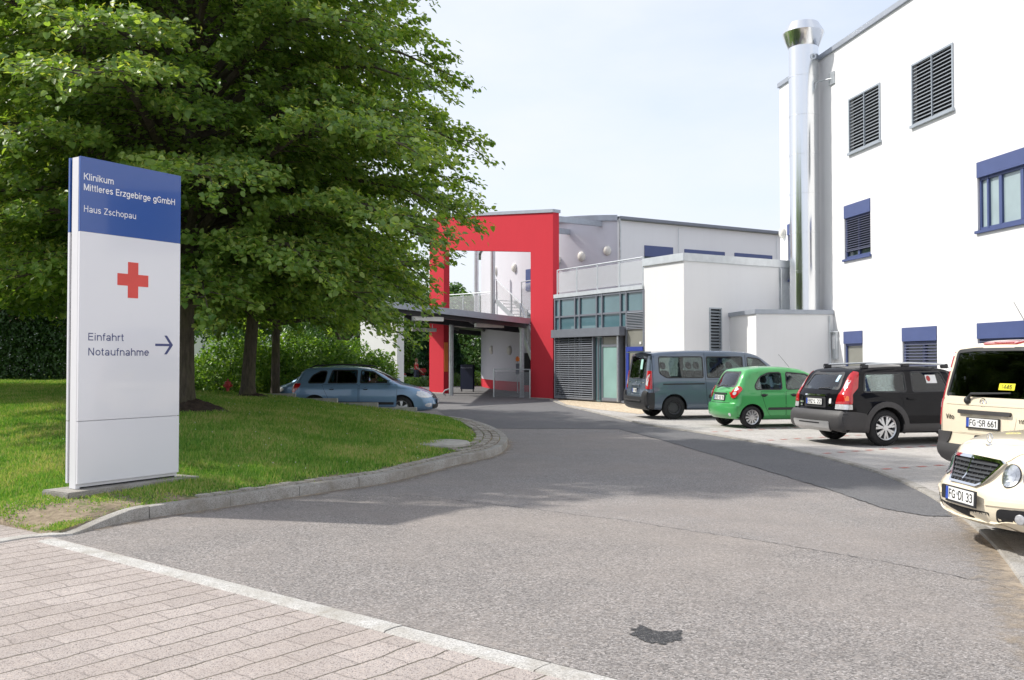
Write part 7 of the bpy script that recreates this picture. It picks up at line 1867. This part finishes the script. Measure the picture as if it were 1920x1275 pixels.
# ---- ivory taxi saloon, nose towards the drive
def ivory_saloon():
    sil = [(.06, .32), (.0, .45), (.02, .72), (.10, .95), (.9, 1.02), (1.55, 1.40), (2.1, 1.47), (2.6, 1.44), (3.45, 1.02), (3.7, .985), (4.2, .945), (4.44, .90), (4.58, .85), (4.63, .76), (4.68, .61), (4.75, .545), (4.80, .48), (4.80, .34), (4.74, .24), (4.4, .20), (.4, .24)]
    c = Car('ivory_saloon_taxi', 'ivory taxi saloon at the right edge with its chrome grille facing the drive', 'car', 'paint_ivory', sil, 1.82, [(.18, .93), (.3, .98), (.55, 1.0), (.8, .985), (.95, .93), (1.45, .70)], (1.05, 3.90), .325, .22, bowF=.32, bowR=.15, planF=.08, planR=.08, bowFl=1.0, roof=1.4, r=.13, crown=.05)
    for p in ([(1.35, 1.0), (2.1, 1.0), (2.1, 1.37), (1.75, 1.35)], [(2.2, 1.0), (3.25, 1.01), (2.65, 1.35), (2.2, 1.38)]): c.win(rnd(p, .06), 'S', 'glass_clear')
    c.win(rnd([(-.64, 1.03), (.64, 1.03), (.50, 1.37), (-.50, 1.37)], .07), 'F', 'glass_clear', .03, 'windscreen'); c.win(rnd([(-.56, 1.06), (.56, 1.06), (.48, 1.34), (-.48, 1.34)], .07), 'B', 'glass_clear', .03, 'rear_window')
    c.door(rnd([(1.42, .96), (2.14, .97), (2.14, .36), (1.62, .36), (1.45, .58)], .04), None, (1.62, .84), 'chrome'); c.door(rnd([(2.18, .97), (3.36, .97), (3.42, .36), (2.18, .36)], .04), None, (2.4, .84), 'chrome')
    # bonnet with its shut line
    bo = c.add('bonnet', rnd([(3.62, -.62), (4.3, -.60), (4.56, -.42), (4.64, -.2), (4.64, .2), (4.56, .42), (4.3, .60), (3.62, .62)], .06), 'T', 'paint_ivory', .001, .006)
    # grille: arched chrome surround, dark mesh, four bars and a centre rib
    def gz(y, z): h, n = c.proj(y, z, 'F'); return h
    oz = [(-0.4, 0.761), (-0.375, 0.722), (-0.27, 0.58), (-0.22, 0.55), (0.22, 0.55), (0.27, 0.58), (0.375, 0.722), (0.4, 0.761), (0.36, 0.787), (0.0, 0.799), (-0.36, 0.787)]
    iz = [(-0.37, 0.755), (-0.35, 0.722), (-0.252, 0.593), (-0.21, 0.567), (0.21, 0.567), (0.252, 0.593), (0.35, 0.722), (0.37, 0.755), (0.345, 0.761), (0.0, 0.769), (-0.345, 0.761)]
    g = MB(); k = len(oz); v = []
    for i in range(k):
        a, b = gz(*oz[i]), gz(*iz[i]); v += [a + Vector((.004, 0, 0)), a + Vector((.035, 0, .0)), b + Vector((.035, 0, 0)), b + Vector((-.02, 0, 0))]
    g.add(v, [(i * 4 + j, i * 4 + (j + 1) % 4, ((i + 1) % k) * 4 + (j + 1) % 4, ((i + 1) % k) * 4 + j) for i in range(k) for j in range(4)])
    gr = g.build('grille', 'chrome', c.root, smooth=True)
    c.add('grille_mesh', iz, 'F', 'black_void', .004, .008, gr, .06)
    for z in (.73, .692, .654, .616, .582):
        w = np.interp(z, [.567, .593, .722, .755], [.22, .25, .345, .36]) - .012
        c.add('grille_bar', [(-w, z - .008), (w, z - .008), (w, z + .008), (-w, z + .008)], 'F', 'grille_grey', .008, .028, gr, .05)
        for q in range(7):
            y = -w + 2 * w * (q + .5) / 7 + (.03 if int(z * 1000) % 2 else -.03); c.add('grille_rib', [(y - .005, z - .028), (y + .005, z - .028), (y + .005, z - .009), (y - .005, z - .009)], 'F', 'grille_grey', .008, .016, gr, .05)
    c.add('grille_centre', [(-.008, .569), (.008, .569), (.008, .766), (-.008, .766)], 'F', 'chrome', .008, .036, gr, .03)
    # four oval headlights
    for s in (-1, 1):
        for y, z, ry, rz, rot in ((.475, .665, .072, .098, .25), (.65, .68, .085, .105, .35)):
            e = ell(s * y, z, ry, rz, s * rot, 32)
            h = c.add('headlight', e, 'F', 'black_plastic', -.002, .008, None, .05)
            c.add('reflector', ell(s * y, z, ry * .93, rz * .93, s * rot, 32), 'F', 'chrome_lamp', .0082, .0095, h, .04)
            c.add('inner_lens', ell(s * (y + .005), z - .01, ry * .5, rz * .5, s * rot, 24), 'F', 'clear_lens', .0096, .013, h, .04)
            c.add('lens', ell(s * y, z, ry * .97, rz * .97, s * rot, 32), 'F', 'glass_lens', .020, .022, h, .03)
        # fog lamp opening
        f = c.add('fog_opening', rnd([(s * .44, .275), (s * .78, .29), (s * .80, .37), (s * .70, .41), (s * .48, .40)][::s], .035), 'F', 'black_void', -.001, .004)
        p, n = c.proj(s * .64, .335, 'F'); fl = MB().lathe([(0, 0), (.038, .0), (.042, .008), (.036, .014), (0, .016)], 20, axis='x').build('fog_light', 'chrome_lamp', f, smooth=True); fl.location = p + n * .003; fl.rotation_euler = (0, 0, math.atan2(n.y, n.x))
        c.add('bumper_strip', rnd([(s * .36, .415), (s * .84, .435), (s * .84, .47), (s * .40, .455)][::s], .015), 'F', 'paint_ivory', .0, .012)
        c.add('tail_light', rnd([(s * .5, .70), (s * .84, .70), (s * .82, .88), (s * .55, .86)][::s], .04), 'B', 'red_lens', -.002, .012)
    it = c.add('air_intake', rnd([(-.36, .255), (.36, .255), (.40, .355), (-.40, .355)], .02), 'F', 'black_void', -.001, .004, None, .05)
    for i in range(11):
        y = -.34 + .068 * i
        for q in (-1, 1): c.add('intake_wire', line_poly([(y - q * .03, .262), (y + q * .03, .348)], .005), 'F', 'grey_plastic', .004, .007, it, .05)
    c.add('chin', rnd([(-.80, .205), (.80, .205), (.82, .235), (-.82, .235)], .01), 'F', 'paint_ivory', 0, .02)
    h = gz(.06, .43); c.plate(h.x + .03, .10, .455, 'FG DI 33', 'F', .05, .46)
    MB().box(h.x + .002, h.x + .03, -.22, -.14, .395, .517).build('plate_bracket', 'black_plastic', c.root, bevel=.006)
    # star on the bonnet
    p, n = c.proj(4.50, 0, 'T'); mb = MB(); k = 28; z0 = p.z + .065; X = 4.50
    mb.tube([(X, .042 * math.cos(2 * PI * i / k), z0 + .042 * math.sin(2 * PI * i / k)) for i in range(k + 1)], .004, 8, False)
    for a in (90, 210, 330):
        q = Vector((0, math.cos(R(a)), math.sin(R(a)))); t = Vector((0, -q.z, q.y)); o = Vector((X, 0, z0)); mb.add([o + q * .041, o + t * .008, o - t * .008, o + Vector((.006, 0, 0)), o - Vector((.006, 0, 0))], [(0, 1, 3), (0, 3, 2), (0, 4, 1), (0, 2, 4)])
    mb.lathe([(0, p.z), (.03, p.z + .002), (.028, p.z + .008), (.006, p.z + .012), (.004, p.z + .024), (0, p.z + .024)], 16, c=(X, 0, 0)); mb.build('bonnet_star', 'chrome', c.root, smooth=True)
    c.seats((1.7, 2.7), 'seat_dark', .38); steering(c, 3.1, .36, .86); c.mirror(3.2, 1.0, 'paint_ivory')
    hd = -92; a = R(90 - hd)
    P = at(1801, 936, 8.1); fx, fy = 4.80, .06
    loc = (P.x - (fx * math.cos(a) - fy * math.sin(a)), P.y - (fx * math.sin(a) + fy * math.cos(a)), .024)
    c.finish(loc, hd, dict(rim=.66, spokes=5, pair=[(-.12, .03, .04), (.12, .03, .04)]))
M['grille_grey'] = plain('grille_grey', (.10, .105, .115), .35, .5)
M['chrome_lamp'] = plain('lamp_reflector', (.58, .59, .61), .3, .6, var=.2, vscale=30)
ivory_saloon()

# ---- grey blue estate with a driver
def blue_estate():
    sil = [(.10, .26), (.0, .34), (.0, .58), (.04, .64), (.07, .95), (.16, 1.03), (.42, 1.40), (.60, 1.46), (1.2, 1.485), (2.1, 1.47), (2.5, 1.40), (3.12, 1.02), (3.28, .96), (3.75, .87), (4.05, .74), (4.18, .60), (4.24, .44), (4.22, .24), (3.9, .2), (.4, .22)]
    c = Car('blue_estate_car', 'grey blue estate car with roof rails driving past, a dark haired driver at its window', 'car', 'paint_blue', sil, 1.66, [(.18, .95), (.32, .985), (.6, 1.0), (.88, .985), (.98, .945), (1.46, .75)], (.80, 3.26), .315, .19, bowF=.26, bowR=.12, planF=.16, planR=.06, bowFl=.9, roof=1.36, r=.11)
    c.win(rnd([(.58, 1.0), (1.08, 1.0), (1.15, 1.36), (.95, 1.36), (.70, 1.22)], .08), 'S', 'glass_dark')
    c.win(rnd([(1.16, 1.0), (2.0, 1.0), (2.0, 1.385), (1.28, 1.38)], .05), 'S', 'glass_dark')
    c.win(rnd([(2.08, 1.0), (2.98, 1.01), (2.46, 1.34), (2.10, 1.38)], .05), 'S', 'glass_front')
    c.win(rnd([(-.56, 1.03), (.56, 1.03), (.48, 1.36), (-.48, 1.36)], .07), 'B', 'glass_dark', .03, 'rear_window'); c.win(rnd([(-.60, 1.06), (.60, 1.06), (.50, 1.38), (-.50, 1.38)], .07), 'F', 'glass_clear', .03, 'windscreen')
    c.door(rnd([(1.0, .96), (2.03, .97), (2.03, .34), (1.35, .34), (1.2, .55)], .04), None, (1.28, .86), 'paint_blue', hw=.18); c.door(rnd([(2.07, .97), (3.14, .97), (3.12, .34), (2.07, .34)], .04), None, (2.24, .86), 'paint_blue', hw=.18)
    c.add('side_strip', rnd([(1.4, .40), (3.05, .40), (3.05, .47), (1.4, .49)], .012), 'S', 'black_plastic', .004, .012)
    c.add('window_bar', line_poly([(1.42, 1.0), (1.42, 1.385)], .03), 'S', 'black_plastic', -.004, .003)
    for s in (-1, 1):
        ax = 'R' if s < 0 else 'L'
        c.add('tail_light', rnd([(.04, .78), (.22, .76), (.36, .90), (.40, 1.0), (.13, .99)], .03), ax, 'red_lens', -.004, .016)
        c.add('tail_light', rnd([(s * .58, .74), (s * .80, .74), (s * .80, 1.0), (s * .62, .98)][::s], .04), 'B', 'red_lens', -.004, .016)
        c.add('headlight', rnd([(3.66, .68), (3.80, .80), (4.02, .735), (4.15, .62), (3.98, .58), (3.80, .60)], .05), ax, 'clear_lens', -.004, .012)
        c.add('headlight', rnd([(s * .42, .60), (s * .72, .64), (s * .72, .78), (s * .52, .74)][::s], .05), 'F', 'clear_lens', -.004, .012)
        c.add('fog_light', ell(s * .60, .38, .08, .06), 'F', 'clear_lens', -.002, .012); c.add('fog_light', rnd([(4.0, .33), (4.10, .33), (4.10, .43), (4.0, .43)], .02), ax, 'clear_lens', -.002, .01)
        r = MB().tube([(.62, s * .55, 1.44), (.80, s * .55, 1.515), (1.6, s * .555, 1.535), (2.25, s * .55, 1.50), (2.4, s * .55, 1.43)], .02, 10).build('roof_rail', 'black_plastic', c.root, smooth=True)
    c.add('grille', rnd([(-.36, .56), (.36, .56), (.40, .68), (-.40, .68)], .04), 'F', 'black_plastic', -.002, .012); c.add('intake', rnd([(-.45, .28), (.45, .28), (.5, .40), (-.5, .40)], .04), 'F', 'black_plastic', -.002, .010)
    h, n = c.proj(0, .46, 'F'); c.plate(h.x + .02, 0, .48, 'ERZ A 19', 'F')
    c.seats((1.3, 2.38), 'seat_dark', .36, (-.34, .34)); steering(c, 2.86, .34, .90); c.mirror(2.92, 1.0, 'paint_blue')
    MB().tube([(3.0, -.3, 1.03), (2.9, .3, 1.10)], .015, 6).build('wiper', 'black_plastic', c.root, smooth=True)
    P = at(808, 740, 26.35); hd = 90
    c.finish((P.x - 4.10, 27.1, .0), hd, dict(rim=.68, spokes=5, pair=[(-.14, .03, .045), (.14, .03, .045)], dish=.02))
    return c
M['glass_front'] = car_glass('front_door_glass', (.85, .88, .87), .8)
blue_car = blue_estate()
green_hatch('pale_blue_hatchback', 'pale blue car mostly hidden behind the grey blue estate, only its nose showing', 'paint_blue', (at(497, 735, 30.2).x + 3.75, 30.4, 0.0), -90, None, 'ERZ U 48')
# ------------------------------------------------------------------ people and motorcycles
def skin_mesh(name, joints, edges, mat, parent, root=0, sub=2):
    me = bpy.data.meshes.new(name); names = list(joints); ix = {n: i for i, n in enumerate(names)}
    me.from_pydata([joints[n][0] for n in names], [(ix[a], ix[b]) for a, b in edges], [])
    o = bpy.data.objects.new(name, me); COL.objects.link(o)
    md = o.modifiers.new('skin', 'SKIN'); md.use_smooth_shade = True
    for i, n in enumerate(names):
        sv = me.skin_vertices[0].data[i]; r = joints[n][1]; sv.radius = (r, r) if not hasattr(r, '__len__') else r; sv.use_root = (i == root)
    if sub: o.modifiers.new('sub', 'SUBSURF').render_levels = sub; o.modifiers['sub'].levels = sub
    dg = bpy.context.evaluated_depsgraph_get(); nm = bpy.data.meshes.new_from_object(o.evaluated_get(dg)); o.modifiers.clear(); o.data = nm; bpy.data.meshes.remove(me)
    nm.materials.clear(); nm.materials.append(M[mat]); nm.shade_smooth(); o.parent = parent; return o
def fingers(J, E, hand, tag_, d, n, w):
    """five bent fingers rooted in the palm: d along the hand, n the palm normal, w across"""
    d, n, w = Vector(d).normalized(), Vector(n).normalized(), Vector(w).normalized(); h = Vector(J[hand][0])
    for k, (off, ln) in enumerate(((-.03, .075), (-.01, .085), (.01, .08), (.03, .065))):
        a = h + d * .045 + w * off; b = a + d * ln * .55 + n * .012; c = b + d * ln * .35 + n * .03
        for q, p in enumerate((a, b, c)): J[f'{tag_}{k}{q}'] = (tuple(p), .0095 - .001 * q)
        E += [(hand, f'{tag_}{k}0'), (f'{tag_}{k}0', f'{tag_}{k}1'), (f'{tag_}{k}1', f'{tag_}{k}2')]
    a = h + w * -.035 + d * .005; b = a + d * .035 + w * -.02 + n * .01
    J[tag_ + 't0'] = (tuple(a), .011); J[tag_ + 't1'] = (tuple(b), .009); E += [(hand, tag_ + 't0'), (tag_ + 't0', tag_ + 't1')]
def head(t, c, fwd, hair_m, long=.0):
    """head with face and hair as children of the body; c is the head centre, local +x is forward"""
    x, y, z = c
    for s in (-1, 1): MB().ball((x + .082, y + s * .032, z + .012), .011, .013, .011, 10, 6).build('eye', 'ink', t, smooth=True)
    h = MB(); n, m = 20, 12; v = []
    for i in range(m + 1):
        a = -PI / 2 + PI * i / m
        for j in range(n):
            b = 2 * PI * j / n; k = 1 + .05 * math.sin(5 * b + 3 * a)
            px, py, pz = .107 * k * math.cos(a) * math.cos(b) - .012, .092 * k * math.cos(a) * math.sin(b), .128 * math.sin(a) * k + .02
            if px > .035 and pz < .055: px, pz = .035 - .01 * (px > .07), pz
            if pz < -.03 - long: pz = -.03 - long
            v.append((x + px, y + py, z + pz))
    h.add(v, [(i * n + j, i * n + (j + 1) % n, (i + 1) * n + (j + 1) % n, (i + 1) * n + j) for i in range(m) for j in range(n)]); h.build('hair', hair_m, t, smooth=True)
def head_joints(J, E, neck, x, y, z):
    J.update({'hd0': ((x - .005, y, z - .085), .05), 'hd1': ((x + .01, y, z - .04), (.068, .072)), 'hd2': ((x, y, z + .02), (.082, .088)), 'hd3': ((x - .005, y, z + .075), (.068, .072)), 'hd4': ((x - .005, y, z + .11), .03),
              'no0': ((x + .082, y, z - .005), .014), 'no1': ((x + .104, y, z - .028), .012), 'ch': ((x + .06, y, z - .085), .026), 'el': ((x - .01, y + .088, z - .01), .018), 'er': ((x - .01, y - .088, z - .01), .018)})
    E += [(neck, 'hd0'), ('hd0', 'hd1'), ('hd1', 'hd2'), ('hd2', 'hd3'), ('hd3', 'hd4'), ('hd2', 'no0'), ('no0', 'no1'), ('hd1', 'ch'), ('hd2', 'el'), ('hd2', 'er')]

def walker():
    P = at(780.5, 700, 60.3); t = thing('person', 'person in a red shirt standing by the motorcycles behind the low shrubs', 'person', (P.x, P.y, .05), R(-12))
    J = {'pel': ((0, 0, .93), (.13, .16)), 'wai': ((.0, 0, 1.08), (.11, .14)), 'che': ((.01, 0, 1.26), (.125, .165)), 'sho': ((.0, 0, 1.40), (.09, .13)), 'nec': ((.015, 0, 1.48), .055)}
    E = [('pel', 'wai'), ('wai', 'che'), ('che', 'sho'), ('sho', 'nec')]
    for s, c, bend in ((1, 'l', .10), (-1, 'r', .34)):
        J.update({c + 'sh': ((0, s * .18, 1.38), .06), c + 'eb': ((.02 + bend * .25, s * .25, 1.10), .042), c + 'wr': ((.06 + bend * .95, s * .22, .93), .03), c + 'ha': ((.09 + bend * 1.1, s * .21, .87), (.022, .038)),
                  c + 'hi': ((0, s * .09, .88), .09), c + 'kn': ((.05 * s + .03, s * .10, .49), .062), c + 'an': ((.10 * s - .03, s * .10, .09), .042), c + 'to': ((.10 * s + .13, s * .11, .04), .035)})
        E += [('sho', c + 'sh'), (c + 'sh', c + 'eb'), (c + 'eb', c + 'wr'), (c + 'wr', c + 'ha'), ('pel', c + 'hi'), (c + 'hi', c + 'kn'), (c + 'kn', c + 'an'), (c + 'an', c + 'to')]
        fingers(J, E, c + 'ha', c + 'f', (.4, 0, -.9), (.6, -s * .3, .2), (.6, 0, .3))
    head_joints(J, E, 'nec', .02, 0, 1.60)
    b = skin_mesh('body', J, E, 'skin', t); head(b, (.02, 0, 1.60), 1, 'hair_brown', .05)
    S = {k: (J[k][0], tuple(r + .014 for r in J[k][1]) if hasattr(J[k][1], '__len__') else J[k][1] + .016) for k in ('pel', 'wai', 'che', 'sho', 'lsh', 'rsh')}
    for c in 'lr': p0, p1 = Vector(J[c + 'sh'][0]), Vector(J[c + 'eb'][0]); S[c + 'sl'] = (tuple(p0.lerp(p1, .62)), .064)
    skin_mesh('shirt', S, [('pel', 'wai'), ('wai', 'che'), ('che', 'sho'), ('sho', 'lsh'), ('sho', 'rsh'), ('lsh', 'lsl'), ('rsh', 'rsl')], 'shirt_red', t)
    T = {k: (J[k][0], tuple(r + .012 for r in J[k][1]) if hasattr(J[k][1], '__len__') else J[k][1] + .014) for k in ('pel', 'lhi', 'rhi', 'lkn', 'rkn', 'lan', 'ran')}
    T['pel'] = ((0, 0, .91), (.135, .165))
    skin_mesh('trousers', T, [('pel', 'lhi'), ('pel', 'rhi'), ('lhi', 'lkn'), ('rhi', 'rkn'), ('lkn', 'lan'), ('rkn', 'ran')], 'trousers', t)
walker()
def driver():
    o = blue_car.root.location; t = thing('person', 'dark haired driver sitting inside the grey blue estate car', 'person', (o.x + 2.36, o.y - .34 + .0, 0), 0)
    t.location = (o.x + 2.36, o.y + .34, 0)
    J = {'pel': ((.06, 0, .54), (.13, .17)), 'wai': ((.0, 0, .68), (.11, .14)), 'che': ((-.06, 0, .86), (.12, .165)), 'sho': ((-.09, 0, .99), (.085, .13)), 'nec': ((-.07, 0, 1.06), .052)}
    E = [('pel', 'wai'), ('wai', 'che'), ('che', 'sho'), ('sho', 'nec')]
    for s, c in ((1, 'l'), (-1, 'r')):
        J.update({c + 'sh': ((-.09, s * .18, .97), .058), c + 'eb': ((.12, s * .24, .80), .042), c + 'wr': ((.36, s * .19, .87), .03), c + 'ha': ((.42, s * .18, .90), (.022, .036)),
                  c + 'hi': ((.10, s * .10, .50), .09), c + 'kn': ((.52, s * .13, .56), .062), c + 'an': ((.80, s * .12, .26), .042), c + 'to': ((.92, s * .12, .28), .034)})
        E += [('sho', c + 'sh'), (c + 'sh', c + 'eb'), (c + 'eb', c + 'wr'), (c + 'wr', c + 'ha'), ('pel', c + 'hi'), (c + 'hi', c + 'kn'), (c + 'kn', c + 'an'), (c + 'an', c + 'to')]
        fingers(J, E, c + 'ha', c + 'f', (.9, -s * .3, .2), (.2, -s * .4, -.8), (0, .2, 1))
    head_joints(J, E, 'nec', -.03, 0, 1.19)
    b = skin_mesh('body', J, E, 'skin', t); head(b, (-.03, 0, 1.19), 1, 'hair', .03)
    S = {k: (J[k][0], tuple(r + .014 for r in J[k][1]) if hasattr(J[k][1], '__len__') else J[k][1] + .016) for k in ('pel', 'wai', 'che', 'sho', 'lsh', 'rsh')}
    for c in 'lr': p0, p1 = Vector(J[c + 'sh'][0]), Vector(J[c + 'eb'][0]); S[c + 'sl'] = (tuple(p0.lerp(p1, .7)), .06)
    skin_mesh('shirt', S, [('pel', 'wai'), ('wai', 'che'), ('che', 'sho'), ('sho', 'lsh'), ('sho', 'rsh'), ('lsh', 'lsl'), ('rsh', 'rsl')], 'shirt_dark', t)
    T = {k: (J[k][0], (J[k][1] if not hasattr(J[k][1], '__len__') else .15) + .012) for k in ('pel', 'lhi', 'rhi', 'lkn', 'rkn', 'lan', 'ran')}
    skin_mesh('trousers', T, [('pel', 'lhi'), ('pel', 'rhi'), ('lhi', 'lkn'), ('rhi', 'rkn'), ('lkn', 'lan'), ('rkn', 'ran')], 'trousers', t)
driver()
M['moto_red'] = paint('red_motorcycle_paint', (.42, .02, .02), 0, .3)
def motorcycle(label, P, hd, paint_m, case):
    t = thing('motorcycle', label, 'motorcycle', (P.x, P.y, .04), R(90 - hd), 'motorcycles parked behind the shrubs')
    for x in (.32, 1.72):
        w = MB().lathe([(.24, -.04), (.30, -.055), (.32, 0), (.30, .055), (.24, .04)], 28, axis='y', closed=True).build('wheel', 'rubber', t, smooth=True); w.location = (x, 0, .32)
        MB().lathe([(.0, -.03), (.06, -.04), (.06, .04), (0, .03)], 14, axis='y').lathe([(.225, -.03), (.245, -.03), (.245, .03), (.225, .03)], 28, axis='y', closed=True).build('rim', 'alloy', w, smooth=True)
    MB().tube([(1.72, 0, .32), (1.50, 0, .95)], .035, 8).tube([(1.5, -.36, 1.08), (1.46, 0, 1.02), (1.5, .36, 1.08)], .018, 8).build('fork', 'galv', t, smooth=True)
    MB().ball((1.12, 0, .84), .30, .15, .15, 16, 10).build('tank', paint_m, t, smooth=True)
    MB().ball((.66, 0, .82), .36, .15, .08, 16, 8).build('seat', 'seat_dark', t, smooth=True)
    MB().box(.75, 1.3, -.16, .16, .30, .66).build('engine', 'dark_steel', t, bevel=.05); MB().tube([(1.2, -.17, .35), (.9, -.2, .26), (.2, -.22, .42)], [.03, .035, .055], 10).build('exhaust', 'chrome', t, smooth=True)
    MB().ball((1.58, 0, .92), .09, .11, .10, 14, 8).build('headlight', 'clear_lens', t, smooth=True)
    MB().add([(1.60, -.16, 1.02), (1.60, .16, 1.02), (1.45, .13, 1.32), (1.45, -.13, 1.32)], [(0, 1, 2, 3)]).build('windshield', 'glass_clear', t, fix=False)
    MB().prism([(.05, -.09), (.5, -.11), (.5, .11), (.05, .09)], .66, .76).build('tail', paint_m, t, bevel=.03); MB().ball((.04, 0, .70), .03, .08, .04, 12, 8).build('tail_light', 'red_lens', t, smooth=True)
    MB().box(.0, .012, -.09, .09, .44, .62).build('number_plate', 'plate_white', t)
    if case: MB().box(.02, .42, -.2, .2, .80, 1.10).build('top_case', paint_m, t, bevel=.06)
    MB().tube([(.95, .16, .34), (.85, .34, .0)], .015, 6).build('stand', 'dark_steel', t)
motorcycle('dark motorcycle with a silver front next to the white wall, left of the walking person', at(760, 700, 61.5), -35, 'black_plastic', False)
motorcycle('red motorcycle right of the person, its white number plate facing the drive', at(795, 700, 60.2), -28, 'moto_red', True)
